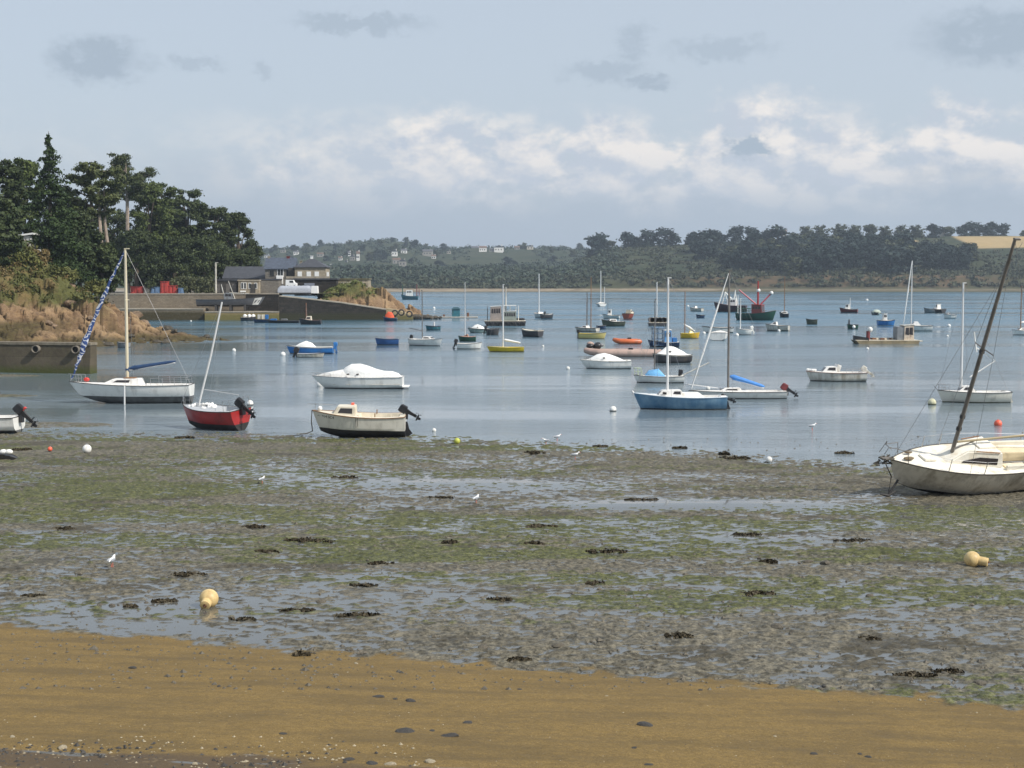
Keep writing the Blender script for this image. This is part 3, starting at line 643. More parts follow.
def tree(kind, p, h, w, label, group=None, seed=0, lean=0., dens=1., leaf=None, cat='tree', crown0=None, name=None):
    R = random.Random(seed); names = dict(fir='fir_tree', pine='pine_tree', broad='broadleaf_tree', cypress='cypress_tree')
    t = thing(name or names[kind], label, cat, p, group=group); cl = []; mb = MB(); top = Vector((lean * h, 0, h))
    if kind == 'fir':
        L = leaf or L_fir; mb.tube([(0, 0, -.5), top * .5, top], [w * .035, w * .02, .03], 7)
        z = h * .06
        while z < h * .985:
            f = 1 - z / h; rr = w / 2 * (f ** .92 * .98 + .02) * R.uniform(.8, 1.12); nb = max(3, int(9 * f + 3))
            for k in range(nb):
                a = R.uniform(0, 6.28); ln = rr * R.uniform(.6, 1.05)
                for q in (.35, .62, .9): cl.append((math.cos(a) * ln * q * (.75 if f < .12 else 1), math.sin(a) * ln * q, z - ln * q * .22 - .15, ln * .24 + .12, ln * .24 + .12, .20 + .05 * ln))
            z += max(.28, h * .028 * (.5 + f))
        for q in range(16): cl.append((0, 0, h * (.82 + .175 * q / 15), .42 - .025 * q, .42 - .025 * q, .32))
        n = int(15000 * dens); sz = .20
    elif kind == 'pine':
        L = leaf or L_pine; c0 = crown0 or .5; mb.tube([(0, 0, -.5), top * c0 + Vector((.2, 0, 0)), top * .93], [w * .035 + .05, w * .026 + .04, .06], 7)
        for k in range(int(34)):
            f = R.random(); z = h * (c0 + (1 - c0) * f * .94); a = R.uniform(0, 6.28); ln = w / 2 * (1 - .45 * f ** 3) * R.uniform(.35, 1.) * (.45 + .8 * min(1, f * 1.6))
            s = Vector((lean * z, 0, z - ln * .35)); e = Vector((lean * z + math.cos(a) * ln, math.sin(a) * ln, z))
            mb.tube([s, (s + e) / 2 + Vector((0, 0, ln * .06)), e], [.14, .09, .03], 5)
            for q in (.45, .72, .98):
                r = ln * .11 + w * .04; cl.append((*(s.lerp(e, q) + Vector((R.uniform(-.7, .7), R.uniform(-.7, .7), R.uniform(-.2, .5)))), r, r, r * .5))
        [cl.append((top.x + R.uniform(-.25, .25) * w, R.uniform(-.2, .2) * w, h * R.uniform(.93, .97), w * .09, w * .09, h * .018)) for _ in range(7)]
        n = int(12000 * dens); sz = .20
    else:
        L = leaf or (L_broad if kind == 'broad' else L_cyp); mb.tube([(0, 0, -.5), top * .45, top * .8], [w * .05, w * .035, .08], 7)
        nC = 120
        for k in range(nC):
            f = R.random() ** .8; zc = h * (.12 + .83 * f); prof = math.sin(math.pi * min(1, (.18 + .74 * f))) ** .6
            a = R.uniform(0, 6.28); ln = w / 2 * prof * R.uniform(.35, .88); e = Vector((lean * zc + math.cos(a) * ln, math.sin(a) * ln, zc))
            if k % 9 == 0: mb.tube([(lean * zc * .6, 0, zc * .6), e * .7 + Vector((0, 0, zc * .25)), e], [.16, .1, .04], 5)
            r = w * R.uniform(.045, .105); cl.append((*e, r, r, r * (.6 if kind == 'cypress' else .8)))
        n = int(17000 * dens); sz = .23
    leaves('crown', cl, n, sz, L, t, seed); mb.build('trunk', barkp if kind == 'pine' else bark, t, smooth=True)
    return t
def ptree(kind, px, ytop, ybase, wpx, d, label, seed, **kw):
    wpx *= 1.12; ytop += 3
    p = PD(px, ybase, d); k = d / F_
    return tree(kind, p, (ybase - ytop) * k, wpx * k, label, seed=seed, **kw)
G_ = 'trees on the left headland'
ptree('fir', 52, 130, 300, 104, 221, 'tall pointed dark fir rising above the left bank, its spire the highest tip', 1, dens=2.2)
ptree('cypress', -22, 160, 290, 62, 222, 'dark round cypress cut off by the left edge of the picture', 2, dens=1.2)
ptree('cypress', 8, 152, 285, 46, 235, 'dark bushy cypress left of the pointed fir', 3, dens=1.2)
ptree('broad', 26, 154, 280, 40, 252, 'broadleaf tree half hidden behind the pointed fir on its left side', 4)
ptree('cypress', 2, 195, 290, 50, 205, 'low dark cypress in front at the left edge above the scrub bank', 5, dens=1.3)
ptree('pine', 92, 160, 286, 62, 238, 'flat topped pine with two bare pale trunks right of the fir', 6, crown0=.55, dens=1.2)
ptree('pine', 128, 151, 292, 52, 322, 'tallest flat topped pine with one straight bare trunk', 7, crown0=.66, dens=1.1)
mb = MB(); mb.tube([PD(104, 278, 237), PD(100, 225, 237), PD(98, 185, 238)], [.33, .28, .12], 7); 
mb.tube([PD(112, 278, 237.5), PD(105, 225, 238), PD(104, 190, 238)], [.3, .26, .12], 7)
for o in list(bpy.data.objects):
    if o.get('label', '').startswith('flat topped pine with two bare'):
        q = mb.build('trunk', barkp, None, smooth=True); q.parent = o; q.location = -o.location
ptree('broad', 150, 176, 292, 44, 333, 'grey green broadleaf tree between the tallest pine and the dark cypresses', 8, dens=1.2)
ptree('pine', 163, 180, 292, 38, 338, 'pale green pine behind the broadleaf tree right of the tallest pine', 9, crown0=.45, leaf=L_broad)
ptree('cypress', 189, 184, 290, 46, 350, 'dark cypress with a peaked top, leftmost of the three right of the pines', 10, dens=1.8)
ptree('cypress', 214, 203, 290, 46, 354, 'dark rounded cypress in the middle of the three right of the pines', 11, dens=1.8)
ptree('cypress', 239, 208, 288, 44, 358, 'dark cypress on the right end of the headland wood above the slate roofs', 12, dens=1.8)
ptree('broad', 172, 192, 288, 34, 362, 'broadleaf tree filling the gap left of the peaked dark cypress', 13)
ptree('broad', 80, 208, 296, 46, 228, 'dark broadleaf tree hanging over the bank right of the fir', 14, dens=1.5, leaf=L_cyp)
ptree('broad', 103, 240, 296, 38, 231, 'low broadleaf tree behind the white yacht mast', 15, dens=1.2, leaf=L_cyp)
ptree('broad', 137, 226, 293, 50, 319, 'low dark broadleaf tree behind the red containers', 16, dens=1.2, leaf=L_cyp)
ptree('broad', 175, 235, 292, 50, 334, 'low dark broadleaf tree behind the taller red container', 17, dens=1.3, leaf=L_cyp)
ptree('broad', 72, 192, 285, 40, 262, 'broadleaf tree filling the gap between the fir and the two trunked pine', 19, dens=1.2)
ptree('broad', 112, 205, 292, 56, 346, 'dark broadleaf tree seen between the bare pine trunks', 20, dens=1.2, leaf=L_cyp)
ptree('broad', 155, 208, 292, 50, 342, 'dim broadleaf tree low in the wood behind the blue container', 21, dens=1.2, leaf=L_cyp)
ptree('cypress', 205, 235, 290, 60, 342, 'low dark cypress above the hedge beside the sheds', 22, dens=1.3)
ptree('cypress', 240, 246, 288, 42, 350, 'low dark cypress directly above the long slate roof', 23, dens=1.2)
ptree('broad', -60, 170, 290, 80, 240, 'broad dark tree just beyond the left edge', 24)
# scrub on the bank, counted as ground cover
R = random.Random(5); cl = []
while len(cl) < 1050:
    x = R.uniform(-92, -56); y = R.uniform(176, 240); z_, d_ = head_h(np.array([x]), np.array([y])); z_ = float(z_[0]); d_ = float(d_[0])
    if z_ < 4.6 or d_ < 11: continue
    r = R.uniform(.35, 1.1); cl.append((x, y, z_ + r * .2, r, r, r * .7))
leaves('scrub', cl[:700], 46000, .17, L_bush, seed=5, kind='stuff'); leaves('gorse_scrub', cl[700:], 22000, .15, L_gorse, seed=6, kind='stuff')
for i, (px, yt, yb, w, lf, lb) in enumerate(((24, 250, 276, 40, L_bush, 'yellow green bush on top of the scrub bank'), (62, 262, 286, 36, L_bush, 'green bush on the right shoulder of the scrub bank'), (6, 268, 288, 30, L_bush, 'green bush at the left edge of the scrub bank'), (42, 245, 268, 26, L_gorse, 'russet bush crowning the scrub bank'), (96, 276, 294, 26, L_bush, 'grey green bush at the right foot of the scrub bank'))):
    p = PD(px, yb, 205 + i); k = 205 / F_; t = thing('bush', lb, 'bush', p); cl = []
    for q in range(16):
        a = R.uniform(0, 6.28); f = R.random(); cl.append((math.cos(a) * w * k * .33 * f ** .5, math.sin(a) * w * k * .3, (yb - yt) * k * R.uniform(.2, .85) * (1 - .4 * f), w * k * .14, w * k * .14, w * k * .11))
    leaves('foliage', cl, 4200, .17, lf, t, i); mb = MB(); mb.tube([(0, 0, -.6), (.1, 0, (yb - yt) * k * .6)], [.12, .04]); mb.build('stem', bark, t)
t = thing('hedge', 'long pale green hedge between the containers and the stone sheds', 'hedge', PD(192, 292, 320)); cl = [(R.uniform(-4.2, 4.0), R.uniform(-1, 1.5), R.uniform(.4, 2.9), .9, .9, .7) for _ in range(50)]
leaves('foliage', cl, 6500, .2, leafmat('hedge_foliage', (.06, .07, .03), (.15, .16, .075)), t, 77)
for q in range(6): mb = MB(); mb.tube([(-4 + q * 1.5, 0, -.2), (-4 + q * 1.5, .1, 2)], [.08, .04]); mb.build('stem', bark, t)
# grass on the mound
cl = []
while len(cl) < 150:
    i = R.randrange(Zm.shape[0]); j = R.randrange(Zm.shape[1])
    if Zm[i, j] > 3.9 and D3[i, j] > 2 and pxx[i, j] < 378 and Y[i, j] < 336: cl.append((X[i, j], Y[i, j], Zm[i, j] + .1, .8, .8, .35))
leaves('mound_grass', cl, 9000, .16, leafmat('grass_blades', (.10, .13, .03), (.20, .22, .07)), seed=8, kind='stuff')

# far trees: a few crowns shared by many
def fartree_proto(seed, h, w, L, kind):
    R = random.Random(seed); cl = []
    for k in range(34):
        f = R.random(); zc = h * (.10 + .78 * f); pr = math.sin(math.pi * (.2 + .68 * f)) ** .55; a = R.uniform(0, 6.28); ln = w / 2 * pr * R.uniform(.2, .85)
        r = w * R.uniform(.13, .2); cl.append((math.cos(a) * ln, math.sin(a) * ln, zc, r, r, r * .8))
    t = thing('far_tree', None, None); cr = leaves('crown', cl, 1100, .95, L, t, seed)
    mb = MB(); mb.tube([(0, 0, -1), (0, 0, h * .6)], [w * .05, w * .02], 5); mb.build('trunk', bark, t)
    return t
protos = [fartree_proto(s, 17, w, L, 0) for s, w, L in ((41, 15, L_far), (42, 18, L_far), (43, 13, L_far), (44, 16, L_farl), (45, 12, L_farl))]
used = set()
def fartree(i, p, s, label, group, squash=1.):
    src = protos[i]
    if i not in used: o = src; used.add(i)
    else:
        o = src.copy(); COL.objects.link(o)
        for ch in src.children: c_ = ch.copy(); COL.objects.link(c_); c_.parent = o
    o.location = p; o.scale = (s * 1.3, s * 1.3, s * squash); o.rotation_euler = (0, 0, rnd.uniform(0, 6.28)); tag(o, label, 'tree', group); return o
HS = [(395, 256, 4.5, 5, 0, 'tall'), (404.5, 254.5, 4.5, 4, 0, 'gable-on'), (397, 265, 6, 5, 2, ''), (403, 267, 5.5, 6, 2, ''), (390.5, 281.5, 5, 4.5, 0, ''), (383, 286, 7, 3, 1, ''), (371, 271, 3.6, 3, 2, ''), (364, 273, 6, 4, 2, ''), (358.6, 261, 2.5, 7.5, 0, 'tower'), (353, 262, 4, 5, 2, ''), (350, 257, 2, 4, 0, ''), (341, 260.5, 3, 3, 0, ''), (347, 263, 2.2, 2.2, 0, ''),
      (428, 256, 8, 5, 2, ''), (434, 259, 3.4, 3.5, 0, ''), (449, 254, 3, 3, 1, ''), (475, 251.5, 5, 4, 2, ''), (483, 252, 6, 4.6, 0, ''), (499, 252.5, 7.5, 5.5, 0, ''), (492, 252.5, 4, 3, 2, ''), (517, 250.5, 4, 3.2, 2, ''), (530, 250, 5, 3.5, 1, ''), (268, 258, 4, 3, 0, ''), (276, 262, 3, 3, 1, ''), (284, 253.5, 4, 3.5, 2, ''), (297, 255, 4, 3, 0, ''), (321, 257, 5, 3.2, 2, ''), (330, 268, 4, 3, 0, ''), (374, 285, 5, 3, 1, '')]
HB = [(q, min(np.linspace(1345, 2380, 100), key=lambda dd: abs(HOR - (hill2(q[0], dd).z - CAMH) / dd * F_ - q[1]))) for q in HS]
def blocksview(px, d, z, rr):
    # would foliage standing here hide a house that the photo shows?
    y = HOR - (z - CAMH) / d * F_
    for q, dd in HB:
        if abs(px - q[0]) < q[2] / 2 + rr and d < dd + 25 and q[1] - 6 < y < q[1] + 14: return True
    return False
# dark wood on the slope
R = random.Random(12); cnt = 0
while cnt < 150:
    px = R.uniform(700, 985); py = R.uniform(247 + (7 if px > 790 else 0), 276)
    inside = (px < 905 and py > 232 + 0 and not (px < 722 and py > 262 - (px - 700) * .0) and py < 276) or (918 < px < 978 and 256 < py < 273 and px < 966)
    if 905 <= px <= 918: continue
    if not inside or (px > 948 and py < 248 + (px - 950) * .02 + 2): continue
    dg = 45 + (276 - py) / 44 * 320
    p = hill1(px, dg); cnt += 1
    fartree(R.choice((0, 1, 2, 0, 1, 3)), p - Vector((0, 0, 2.5)), R.uniform(.7, 1.35) * (.78 if px > 910 else 1), ('dark evergreen in the dense wood on the far hillside' if px < 910 else 'dark evergreen in the separate clump below the stubble field'),
            ('trees of the wood on the far hillside' if px < 910 else 'trees of the clump below the stubble field'))
# crowns along the ridge
SK = set()
def skl(px, i, top):
    frac = px / 1024; nm = 'dark round' if i < 3 else 'pale green'; h = 'high' if top < 226 else 'mid height' if top < 231 else 'low'
    lm = [('the shared left end of the ridge row', 597), ('the tall mast of the blue sailing boat', 668), ('the mast with the furled headsail', 730), ('the red roofed farmhouse', 777), ('the tall raked mast', 911), ('the mast of the cream white boat', 963), ('the head of the leaning mast', 1004)]
    for k, (n_, x) in enumerate(sorted(lm, key=lambda q: abs(q[1] - px))):
        w = 'straight above' if abs(px - x) < 5 else ('just ' if abs(px - x) < 22 else '') + ('right of' if px > x else 'left of')
        lb = '%s %s skyline tree %s %s' % (h, nm, w, n_.replace('shared ', ''))
        if lb not in SK: SK.add(lb); return lb
for px, top, i in ((597, 234, 2), (628, 232, 0), (650, 231, 1), (668, 229, 1), (692, 232, 0), (716, 230, 0), (734, 227, 1), (752, 228, 1), (765, 230, 0), (792, 232, 0), (806, 226, 3), (820, 225, 3), (838, 224, 3), (852, 225, 3), (868, 224, 4), (884, 226, 3), (900, 225, 3), (915, 225, 3), (932, 224, 0), (946, 226, 4), (962, 224, 0), (974, 223, 1), (988, 222, 0), (1000, 224, 2), (640, 236, 3), (610, 240, 4), (700, 236, 3), (1022, 230, 4), (1040, 226, 0), (1065, 228, 1), (1090, 225, 0)):
    dg = 372 if px < 940 else 412; p = hill1(px, dg); py0 = HOR - (p.z - CAMH) / p.y * F_; s = max(.45, (py0 - top) / F_ * p.y / 17)
    fartree(i, p - Vector((0, 0, 2.5)), min(s * 1.1 + .1, 1.7), skl(px, i, top), ('dark trees on the far skyline' if i < 3 else 'pale trees on the far skyline'))
# foot of the slope under the left hill and among the houses
for k in range(150):
    px = R.uniform(262, 585); d = R.choice((R.uniform(1350, 1600), R.uniform(1500, 2350))); p = hill2(px, d)
    if blocksview(px, d, p.z, 4): continue
    fartree(R.choice((0, 1, 2, 3, 4)), p, R.uniform(.38, .72), 'green tree among the houses of the distant hillside', 'trees on the distant hillside')
for k in range(5):
    if k not in used: fartree(k, hill1(1100 + k * 20, 200), 1, 'tree on the far hillside beyond the right edge', None)
# heath and bushes on the far slope: ground cover
g = np.random.default_rng(4); cl = []
for k in range(3600):
    px = g.uniform(300, 1060); dg = g.uniform(24, 385) if g.random() < .75 else g.uniform(20, 70); p = hill1(px, max(dg, float(np.interp(px, [420, 520, 600, 680], [48, 40, 18, 26]))))
    if px > 940 and dg > 230: continue
    r = g.uniform(1.2, 3.6); cl.append((p.x, p.y, p.z + r * .1, r * 1.5, r * 1.2, r * .38))
leaves('far_scrub', cl[:2500], 52000, 1.2, leafmat('far_scrub_foliage', (.034, .046, .024), (.062, .070, .036)), seed=9, kind='stuff')
leaves('far_heath', cl[2500:], 22000, .9, leafmat('far_heath_foliage', (.050, .052, .030), (.080, .078, .044)), seed=10, kind='stuff')
cl = []
for k in range(700):
    px = g.uniform(300, 620); dg = g.uniform(45, 380); p = hill1(px, dg); r = g.uniform(2, 4.5); cl.append((p.x, p.y, p.z + r * .2, r * 1.3, r, r * .7))
for k in range(1500):
    px = g.uniform(200, 620); d = g.uniform(1340, 2500); p = hill2(px, d); r = g.uniform(2, 5.5)
    if blocksview(px, d, p.z, 3): continue
    cl.append((p.x, p.y, p.z + r * .2, r * 1.3, r, r * .75))
leaves('distant_wood', cl, 60000, 1.5, leafmat('distant_wood_foliage', (.030, .052, .034), (.062, .082, .048)), seed=11, kind='stuff')
# ---------------------------------------------------------------- boats
DIRT = (.20, .17, .11)
def gel(name, c, r=.3, dirt=.5): return mat(name, c, r, var=.06, vscale=2, dirt=tuple(q * .55 + d * .25 for q, d in zip(c, DIRT)), dscale=2.2, dlo=.5, dhi=.8)
WH = gel('white_gelcoat', (.78, .77, .73)); WH2 = gel('cream_gelcoat', (.68, .65, .57)); WH3 = mat('old_white_gelcoat', (.60, .58, .52), .45, var=.12, vscale=2, dirt=(.22, .18, .12), dscale=2.5, dlo=.4, dhi=.75)
DK = mat('white_deck', (.80, .78, .74), .5, var=.06, vscale=3, dirt=(.45, .40, .32), dscale=3, dlo=.5, dhi=.8); DKc = mat('cream_deck', (.70, .64, .52), .5, var=.08, vscale=3, dirt=(.40, .33, .22), dscale=3)
DKg = mat('grey_deck', (.42, .44, .46), .6, var=.08)
AFb = mat('black_antifouling', (.025, .023, .022), .7, var=.4, vscale=3); AFg = mat('grey_antifouling', (.11, .11, .11), .7, var=.3, vscale=3, dirt=(.05, .05, .04)); AFr = mat('brown_antifouling', (.10, .05, .035), .7, var=.3); AFn = mat('weedy_antifouling', (.07, .075, .035), .8, var=.4, vscale=4)
BLU = mat('blue_hull_paint', (.075, .18, .30), .3, var=.15, vscale=1.5, dirt=(.20, .32, .42), dscale=1.5, dlo=.4, dhi=.7); RED = mat('red_hull_paint', (.34, .022, .02), .35, var=.12, vscale=2, dirt=(.12, .02, .018))
YEL = mat('yellow_hull_paint', (.68, .50, .02), .35, var=.08, dirt=(.35, .26, .05)); ORG = mat('orange_hull_paint', (.55, .13, .04), .4, var=.1, dirt=(.3, .1, .05)); GRN = mat('green_hull_paint', (.02, .085, .055), .4, var=.2, dirt=(.05, .07, .05))
DBL = mat('dark_blue_hull_paint', (.02, .05, .12), .35, var=.2, dirt=(.05, .07, .1)); BRI = mat('bright_blue_hull_paint', (.03, .17, .45), .35, var=.1, dirt=(.05, .12, .25)); BLK = mat('dark_hull_paint', (.035, .035, .04), .5, var=.3, dirt=(.08, .07, .06)); GRY = mat('grey_hull_paint', (.20, .21, .22), .5, var=.15, dirt=(.12, .11, .1))
TEA = mat('teal_hull_paint', (.03, .16, .20), .5, var=.2, dirt=(.06, .1, .1)); OLV = mat('olive_hull_paint', (.08, .09, .06), .6, var=.3); PNK = mat('sun_bleached_pink_rubber', (.42, .30, .25), .6, var=.12, dirt=(.25, .2, .17)); MRN = mat('maroon_hull_paint', (.16, .03, .03), .4, var=.2)
ALU = mat('mast_alloy', (.66, .66, .65), .45, metal=.1); ALUd = mat('weathered_mast_alloy', (.17, .155, .14), .55, metal=.3, var=.3, vscale=2); CRM = mat('cream_mast_paint', (.60, .53, .38), .45, var=.08, vscale=.7); STL = mat('stainless_rail', (.45, .45, .45), .3, metal=.9); WIRE = mat('rigging_wire', (.30, .30, .31), .4, metal=.6)
WDM = mat('varnished_wood_mast', (.22, .12, .06), .5); GL = mat('tinted_window', (.035, .03, .03), .1); BLKP = mat('black_plastic', (.018, .018, .02), .35); ROPE = mat('dark_rope', (.07, .06, .045), .9); ROPEw = mat('pale_rope', (.5, .47, .4), .9)
CVB = mat('navy_sail_cover', (.015, .05, .13), .7, var=.2, bump=.5, bscale=12); CVL = mat('bright_blue_sail_cover', (.06, .24, .62), .65, var=.15, bump=.5, bscale=9); CVW = mat('white_canvas', (.80, .79, .76), .7, var=.06, bump=.6, bscale=7); CVS = mat('sky_blue_tarpaulin', (.16, .42, .72), .6, var=.1, bump=.5, bscale=8)
RB = mat('rub_rail_rubber', (.045, .04, .035), .6); TEK = mat('teak_trim', (.24, .12, .05), .5, var=.2); ORB = mat('orange_plastic', (.75, .13, .07), .4, var=.1); REDP = mat('red_plastic', (.55, .04, .03), .4)
RUST = mat('rusty_steel', (.16, .075, .04), .8, var=.4, vscale=3); 

class Hull:
    def __init__(s, L, B, fb, draft=.35, rake=.5, sheer=.25, tw=.75, aft=.05, zb=.06, kind='round', fine=2.1, stern_rake=.0, nst=15, foot=.45):
        s.__dict__.update(L=L, B=B, fb=fb, draft=draft, rake=rake, sheer=sheer, tw=tw, aft=aft, zb=zb, kind=kind, fine=fine, sr=stern_rake, nst=nst, foot=foot)
    def b(s, t):
        return s.B / 2 * ((s.tw + (1 - s.tw) * math.sin(math.pi / 2 * min(1, t / .45))) if t < .45 else max(.012, 1 - ((t - .45) / .55) ** s.fine))
    def sz(s, t): return s.fb * (1 + s.sheer * max(0, (t - .3) / .7) ** 1.8 + s.aft * max(0, (.35 - t) / .35) ** 2)
    def kz(s, t): return -s.draft * (1 - s.foot * max(0, (t - .45) / .55) ** 2.4) * (1 - .25 * max(0, (.3 - t) / .3))
    def X(s, t, z):
        q = 1 - min(1, max(0, (z - s.kz(t)) / (s.sz(t) - s.kz(t)))); k = max(0, (t - .45) / .55) ** 1.5
        return -s.L / 2 + t * s.L - s.rake * (q ** 1.15) * k + s.sr * q * max(0, 1 - t / .2)
    def y(s, t, z):
        q = min(1, max(0, (z - s.kz(t)) / (s.sz(t) - s.kz(t))))
        if s.kind == 'chine':
            f = q / .38 * .84 if q < .38 else .84 + (q - .38) / .62 * .16
            f = f * (1 - .35 * max(0, (t - .7) / .3) * (1 - q))
        else:
            f = q ** (.42 + .55 * max(0, (t - .55) / .45)); f *= (1.0 + .06 * math.sin(math.pi * q) * (1 - t))
        return s.b(t) * f
    def pt(s, t, z, side): return Vector((s.X(t, z), side * s.y(t, z), z))

def build_hull(root, h, mh, af, stripe=None, mr=RB, deckm=DK, cockpit=(.06, .42), depth=.4, coam=.16, dark_inside=None, rail=.025, camber=.06, extra_floor=None):
    ts = [1 - (1 - i / (h.nst - 1)) ** 1.25 for i in range(h.nst)]; ts = sorted(ts + [t for t in (cockpit[0], cockpit[0] + .012, cockpit[1], cockpit[1] - .012)] if cockpit else ts)
    ts = [t for i, t in enumerate(ts) if i == 0 or t - ts[i - 1] > .004]
    def levels(t):
        k, z = h.kz(t), h.sz(t); zb = max(h.zb, k + .03); lo = [k + (zb - k) * q for q in (0, .12, .3, .6, 1)]; st = z - .10 if stripe else None
        top = (st if stripe else z); up = [zb + (top - zb) * q for q in (.2, .4, .6, .8, 1)]
        return lo, up, z
    def rowring(t):
        lo, up, z = levels(t); zz = lo + up + ([z] if stripe else [])
        L_ = [h.pt(t, q, 1) for q in reversed(zz)]; R_ = [h.pt(t, q, -1) for q in zz[1:]]
        return L_ + R_, len(zz)
    R_ = [rowring(t) for t in ts]; nl = R_[0][1]; rings = [r[0] for r in R_]; n_ = len(rings[0])
    mb = MB(); vs = [p for r in rings for p in r]; base = len(mb.v); mb.v += [tuple(v) for v in vs]
    for i in range(len(rings) - 1):
        for k in range(n_ - 1):
            lev = (nl - 1 - k - 1) if k < nl - 1 else (k - (nl - 1)); m_ = 1 if lev < 4 else (2 if stripe and lev >= nl - 2 else 0)
            mb.f.append((i * n_ + k, (i + 1) * n_ + k, (i + 1) * n_ + k + 1, i * n_ + k + 1)); mb.mi.append(m_)
    for lev in range(nl - 1):   # transom, strip by strip
        a, b = nl - 1 - lev, nl - 1 + lev; mb.f.append((a, a - 1, b + 1, b) if lev else (a, a - 1, b + 1)); mb.mi.append(1 if lev < 4 else (2 if stripe and lev >= nl - 2 else 0))
    hull = mb.build('hull', [mh, af, stripe or mh], root, smooth=True)
    # deck with a sunk cockpit
    mb = MB(); rr = []
    for t in ts:
        z = h.sz(t) - .015; b = max(.01, h.y(t, h.sz(t)) - .012); x = h.X(t, h.sz(t)); inn = b * .78 if b > .25 else b * .5
        if cockpit and cockpit[0] + .005 < t < cockpit[1] - .005:
            zi, zf = z + coam * .2, z - depth; f = b * .72
            rr.append([(x, b, z), (x, inn, z + coam * .25), (x, inn - .03, zi), (x, f, zf + .02), (x, f * .5, zf), (x, 0, zf), (x, -f * .5, zf), (x, -f, zf + .02), (x, -inn + .03, zi), (x, -inn, z + coam * .25), (x, -b, z)])
        else:
            c = camber * (b / h.B * 2); rr.append([(x, b * q, z + c * (1 - q * q)) for q in (1, .8, .76, .6, .35, 0, -.35, -.6, -.76, -.8, -1)])
    mb.loft(rr, closed=False); mb.build('deck', deckm, root, smooth=False)
    if mr:
        mb = MB()
        for sd in (1, -1): mb.tube([h.pt(t, h.sz(t), sd) + Vector((0, sd * .008, -.01)) for t in ts], rail, 5)
        mb.tube([h.pt(0, h.sz(0), 1), h.pt(0, h.sz(0), -1)], rail, 5); mb.build('rub_rail', mr, root, smooth=True)
    return hull
def cabin(root, x0, x1, w0, w1, z0, h, rf=.5, rb=.12, m=DK, top=.78, wins=(), zfront=0., wm=GL, bevel=.03, front_win=True, side_win=(.18, .85, .35, .8), split=0, roof=None):
    """x0 aft, x1 fore; w half widths at aft/fore"""
    mb = MB(); B_ = [(x0, w0, z0), (x1, w1, z0 + zfront)]; ta, tf = x0 + rb, x1 - rf
    v = [Vector(q) for q in ((x0, w0, z0), (x1, w1, z0 + zfront), (x1, -w1, z0 + zfront), (x0, -w0, z0), (ta, w0 * top, z0 + h), (tf, w1 * top + (w0 - w1) * .3 * top, z0 + h * .96), (tf, -(w1 * top + (w0 - w1) * .3 * top), z0 + h * .96), (ta, -w0 * top, z0 + h))]
    mb.add(v, [(3, 2, 1, 0), (4, 5, 6, 7), (0, 1, 5, 4), (1, 2, 6, 5), (2, 3, 7, 6), (3, 0, 4, 7)])
    c = mb.build('cabin', m, root, bevel=bevel, smooth=True)
    if side_win:
        spans = [side_win] if not split else [(side_win[0] + (side_win[1] - side_win[0]) * i / split + .012, side_win[0] + (side_win[1] - side_win[0]) * (i + 1) / split - .012, side_win[2], side_win[3]) for i in range(split)]
        for q in ((0, 1, 5, 4), (3, 2, 6, 7)):
            a, b, cc, d = (v[i] for i in q); nn = (b - a).cross(d - a).normalized()
            if nn.y * a.y < 0: nn = -nn
            for u0, u1, s0, s1 in spans:
                f = lambda u, s_: (a.lerp(b, u)).lerp(d.lerp(cc, u), s_)
                p = [f(u0, s0), f(u1, s0 + .05), f(u1 - .03, s1), f(u0 + .01, s1)]; mb = MB(); mb.loft([[k - nn * .01 for k in p], [k + nn * .012 for k in p]]); mb.build('window', wm, c)
    if front_win:
        a, b, cc, d = (v[i] for i in (1, 2, 6, 5)); nn = (b - a).cross(d - a).normalized()
        if nn.x < 0: nn = -nn
        for u0, u1 in ((.1, .47), (.53, .9)):
            f = lambda u, s_: (a.lerp(b, u)).lerp(d.lerp(cc, u), s_); p = [f(u0, .3), f(u1, .3), f(u1, .85), f(u0, .85)]
            mb = MB(); mb.loft([[k - nn * .01 for k in p], [k + nn * .012 for k in p]]); mb.build('window', wm, c)
    if roof:
        mb = MB(); mb.loft([[v[i] + Vector((dx, dy, -.02)) for i, dx, dy in ((4, -.08, .06), (5, .12, .06), (6, .12, -.06), (7, -.08, -.06))], [v[i] + Vector((dx, dy, .05)) for i, dx, dy in ((4, -.08, .06), (5, .12, .06), (6, .12, -.06), (7, -.08, -.06))]])
        mb.build('roof', roof, c, bevel=.015)
    return c
def mast(root, x, z0, top, r=.05, rake=0., m=ALU, spread=.5, sw=.45, n=8, hd=None, y=0):
    tp = Vector((x - rake, y, top)); r *= 1.25; mb = MB(); mb.tube([(x, y, z0), (x - rake * .5, y, (z0 + top) / 2), tp], [r, r, r * .75], n); mo = mb.build('mast', m, root, smooth=True)
    if hd: mb = MB(); mb.box(tp + Vector((-r, 0, .02)), (r * 3, r * 1.6, .06)); mb.build('masthead', m, mo)
    if spread:
        mb = MB(); z = z0 + (top - z0) * spread; xx = x - rake * spread; mb.tube([(xx - .08, -sw, z), (xx, 0, z + .03), (xx - .08, sw, z)], r * .3, 4); mb.build('spreader', m, mo)
    return mo
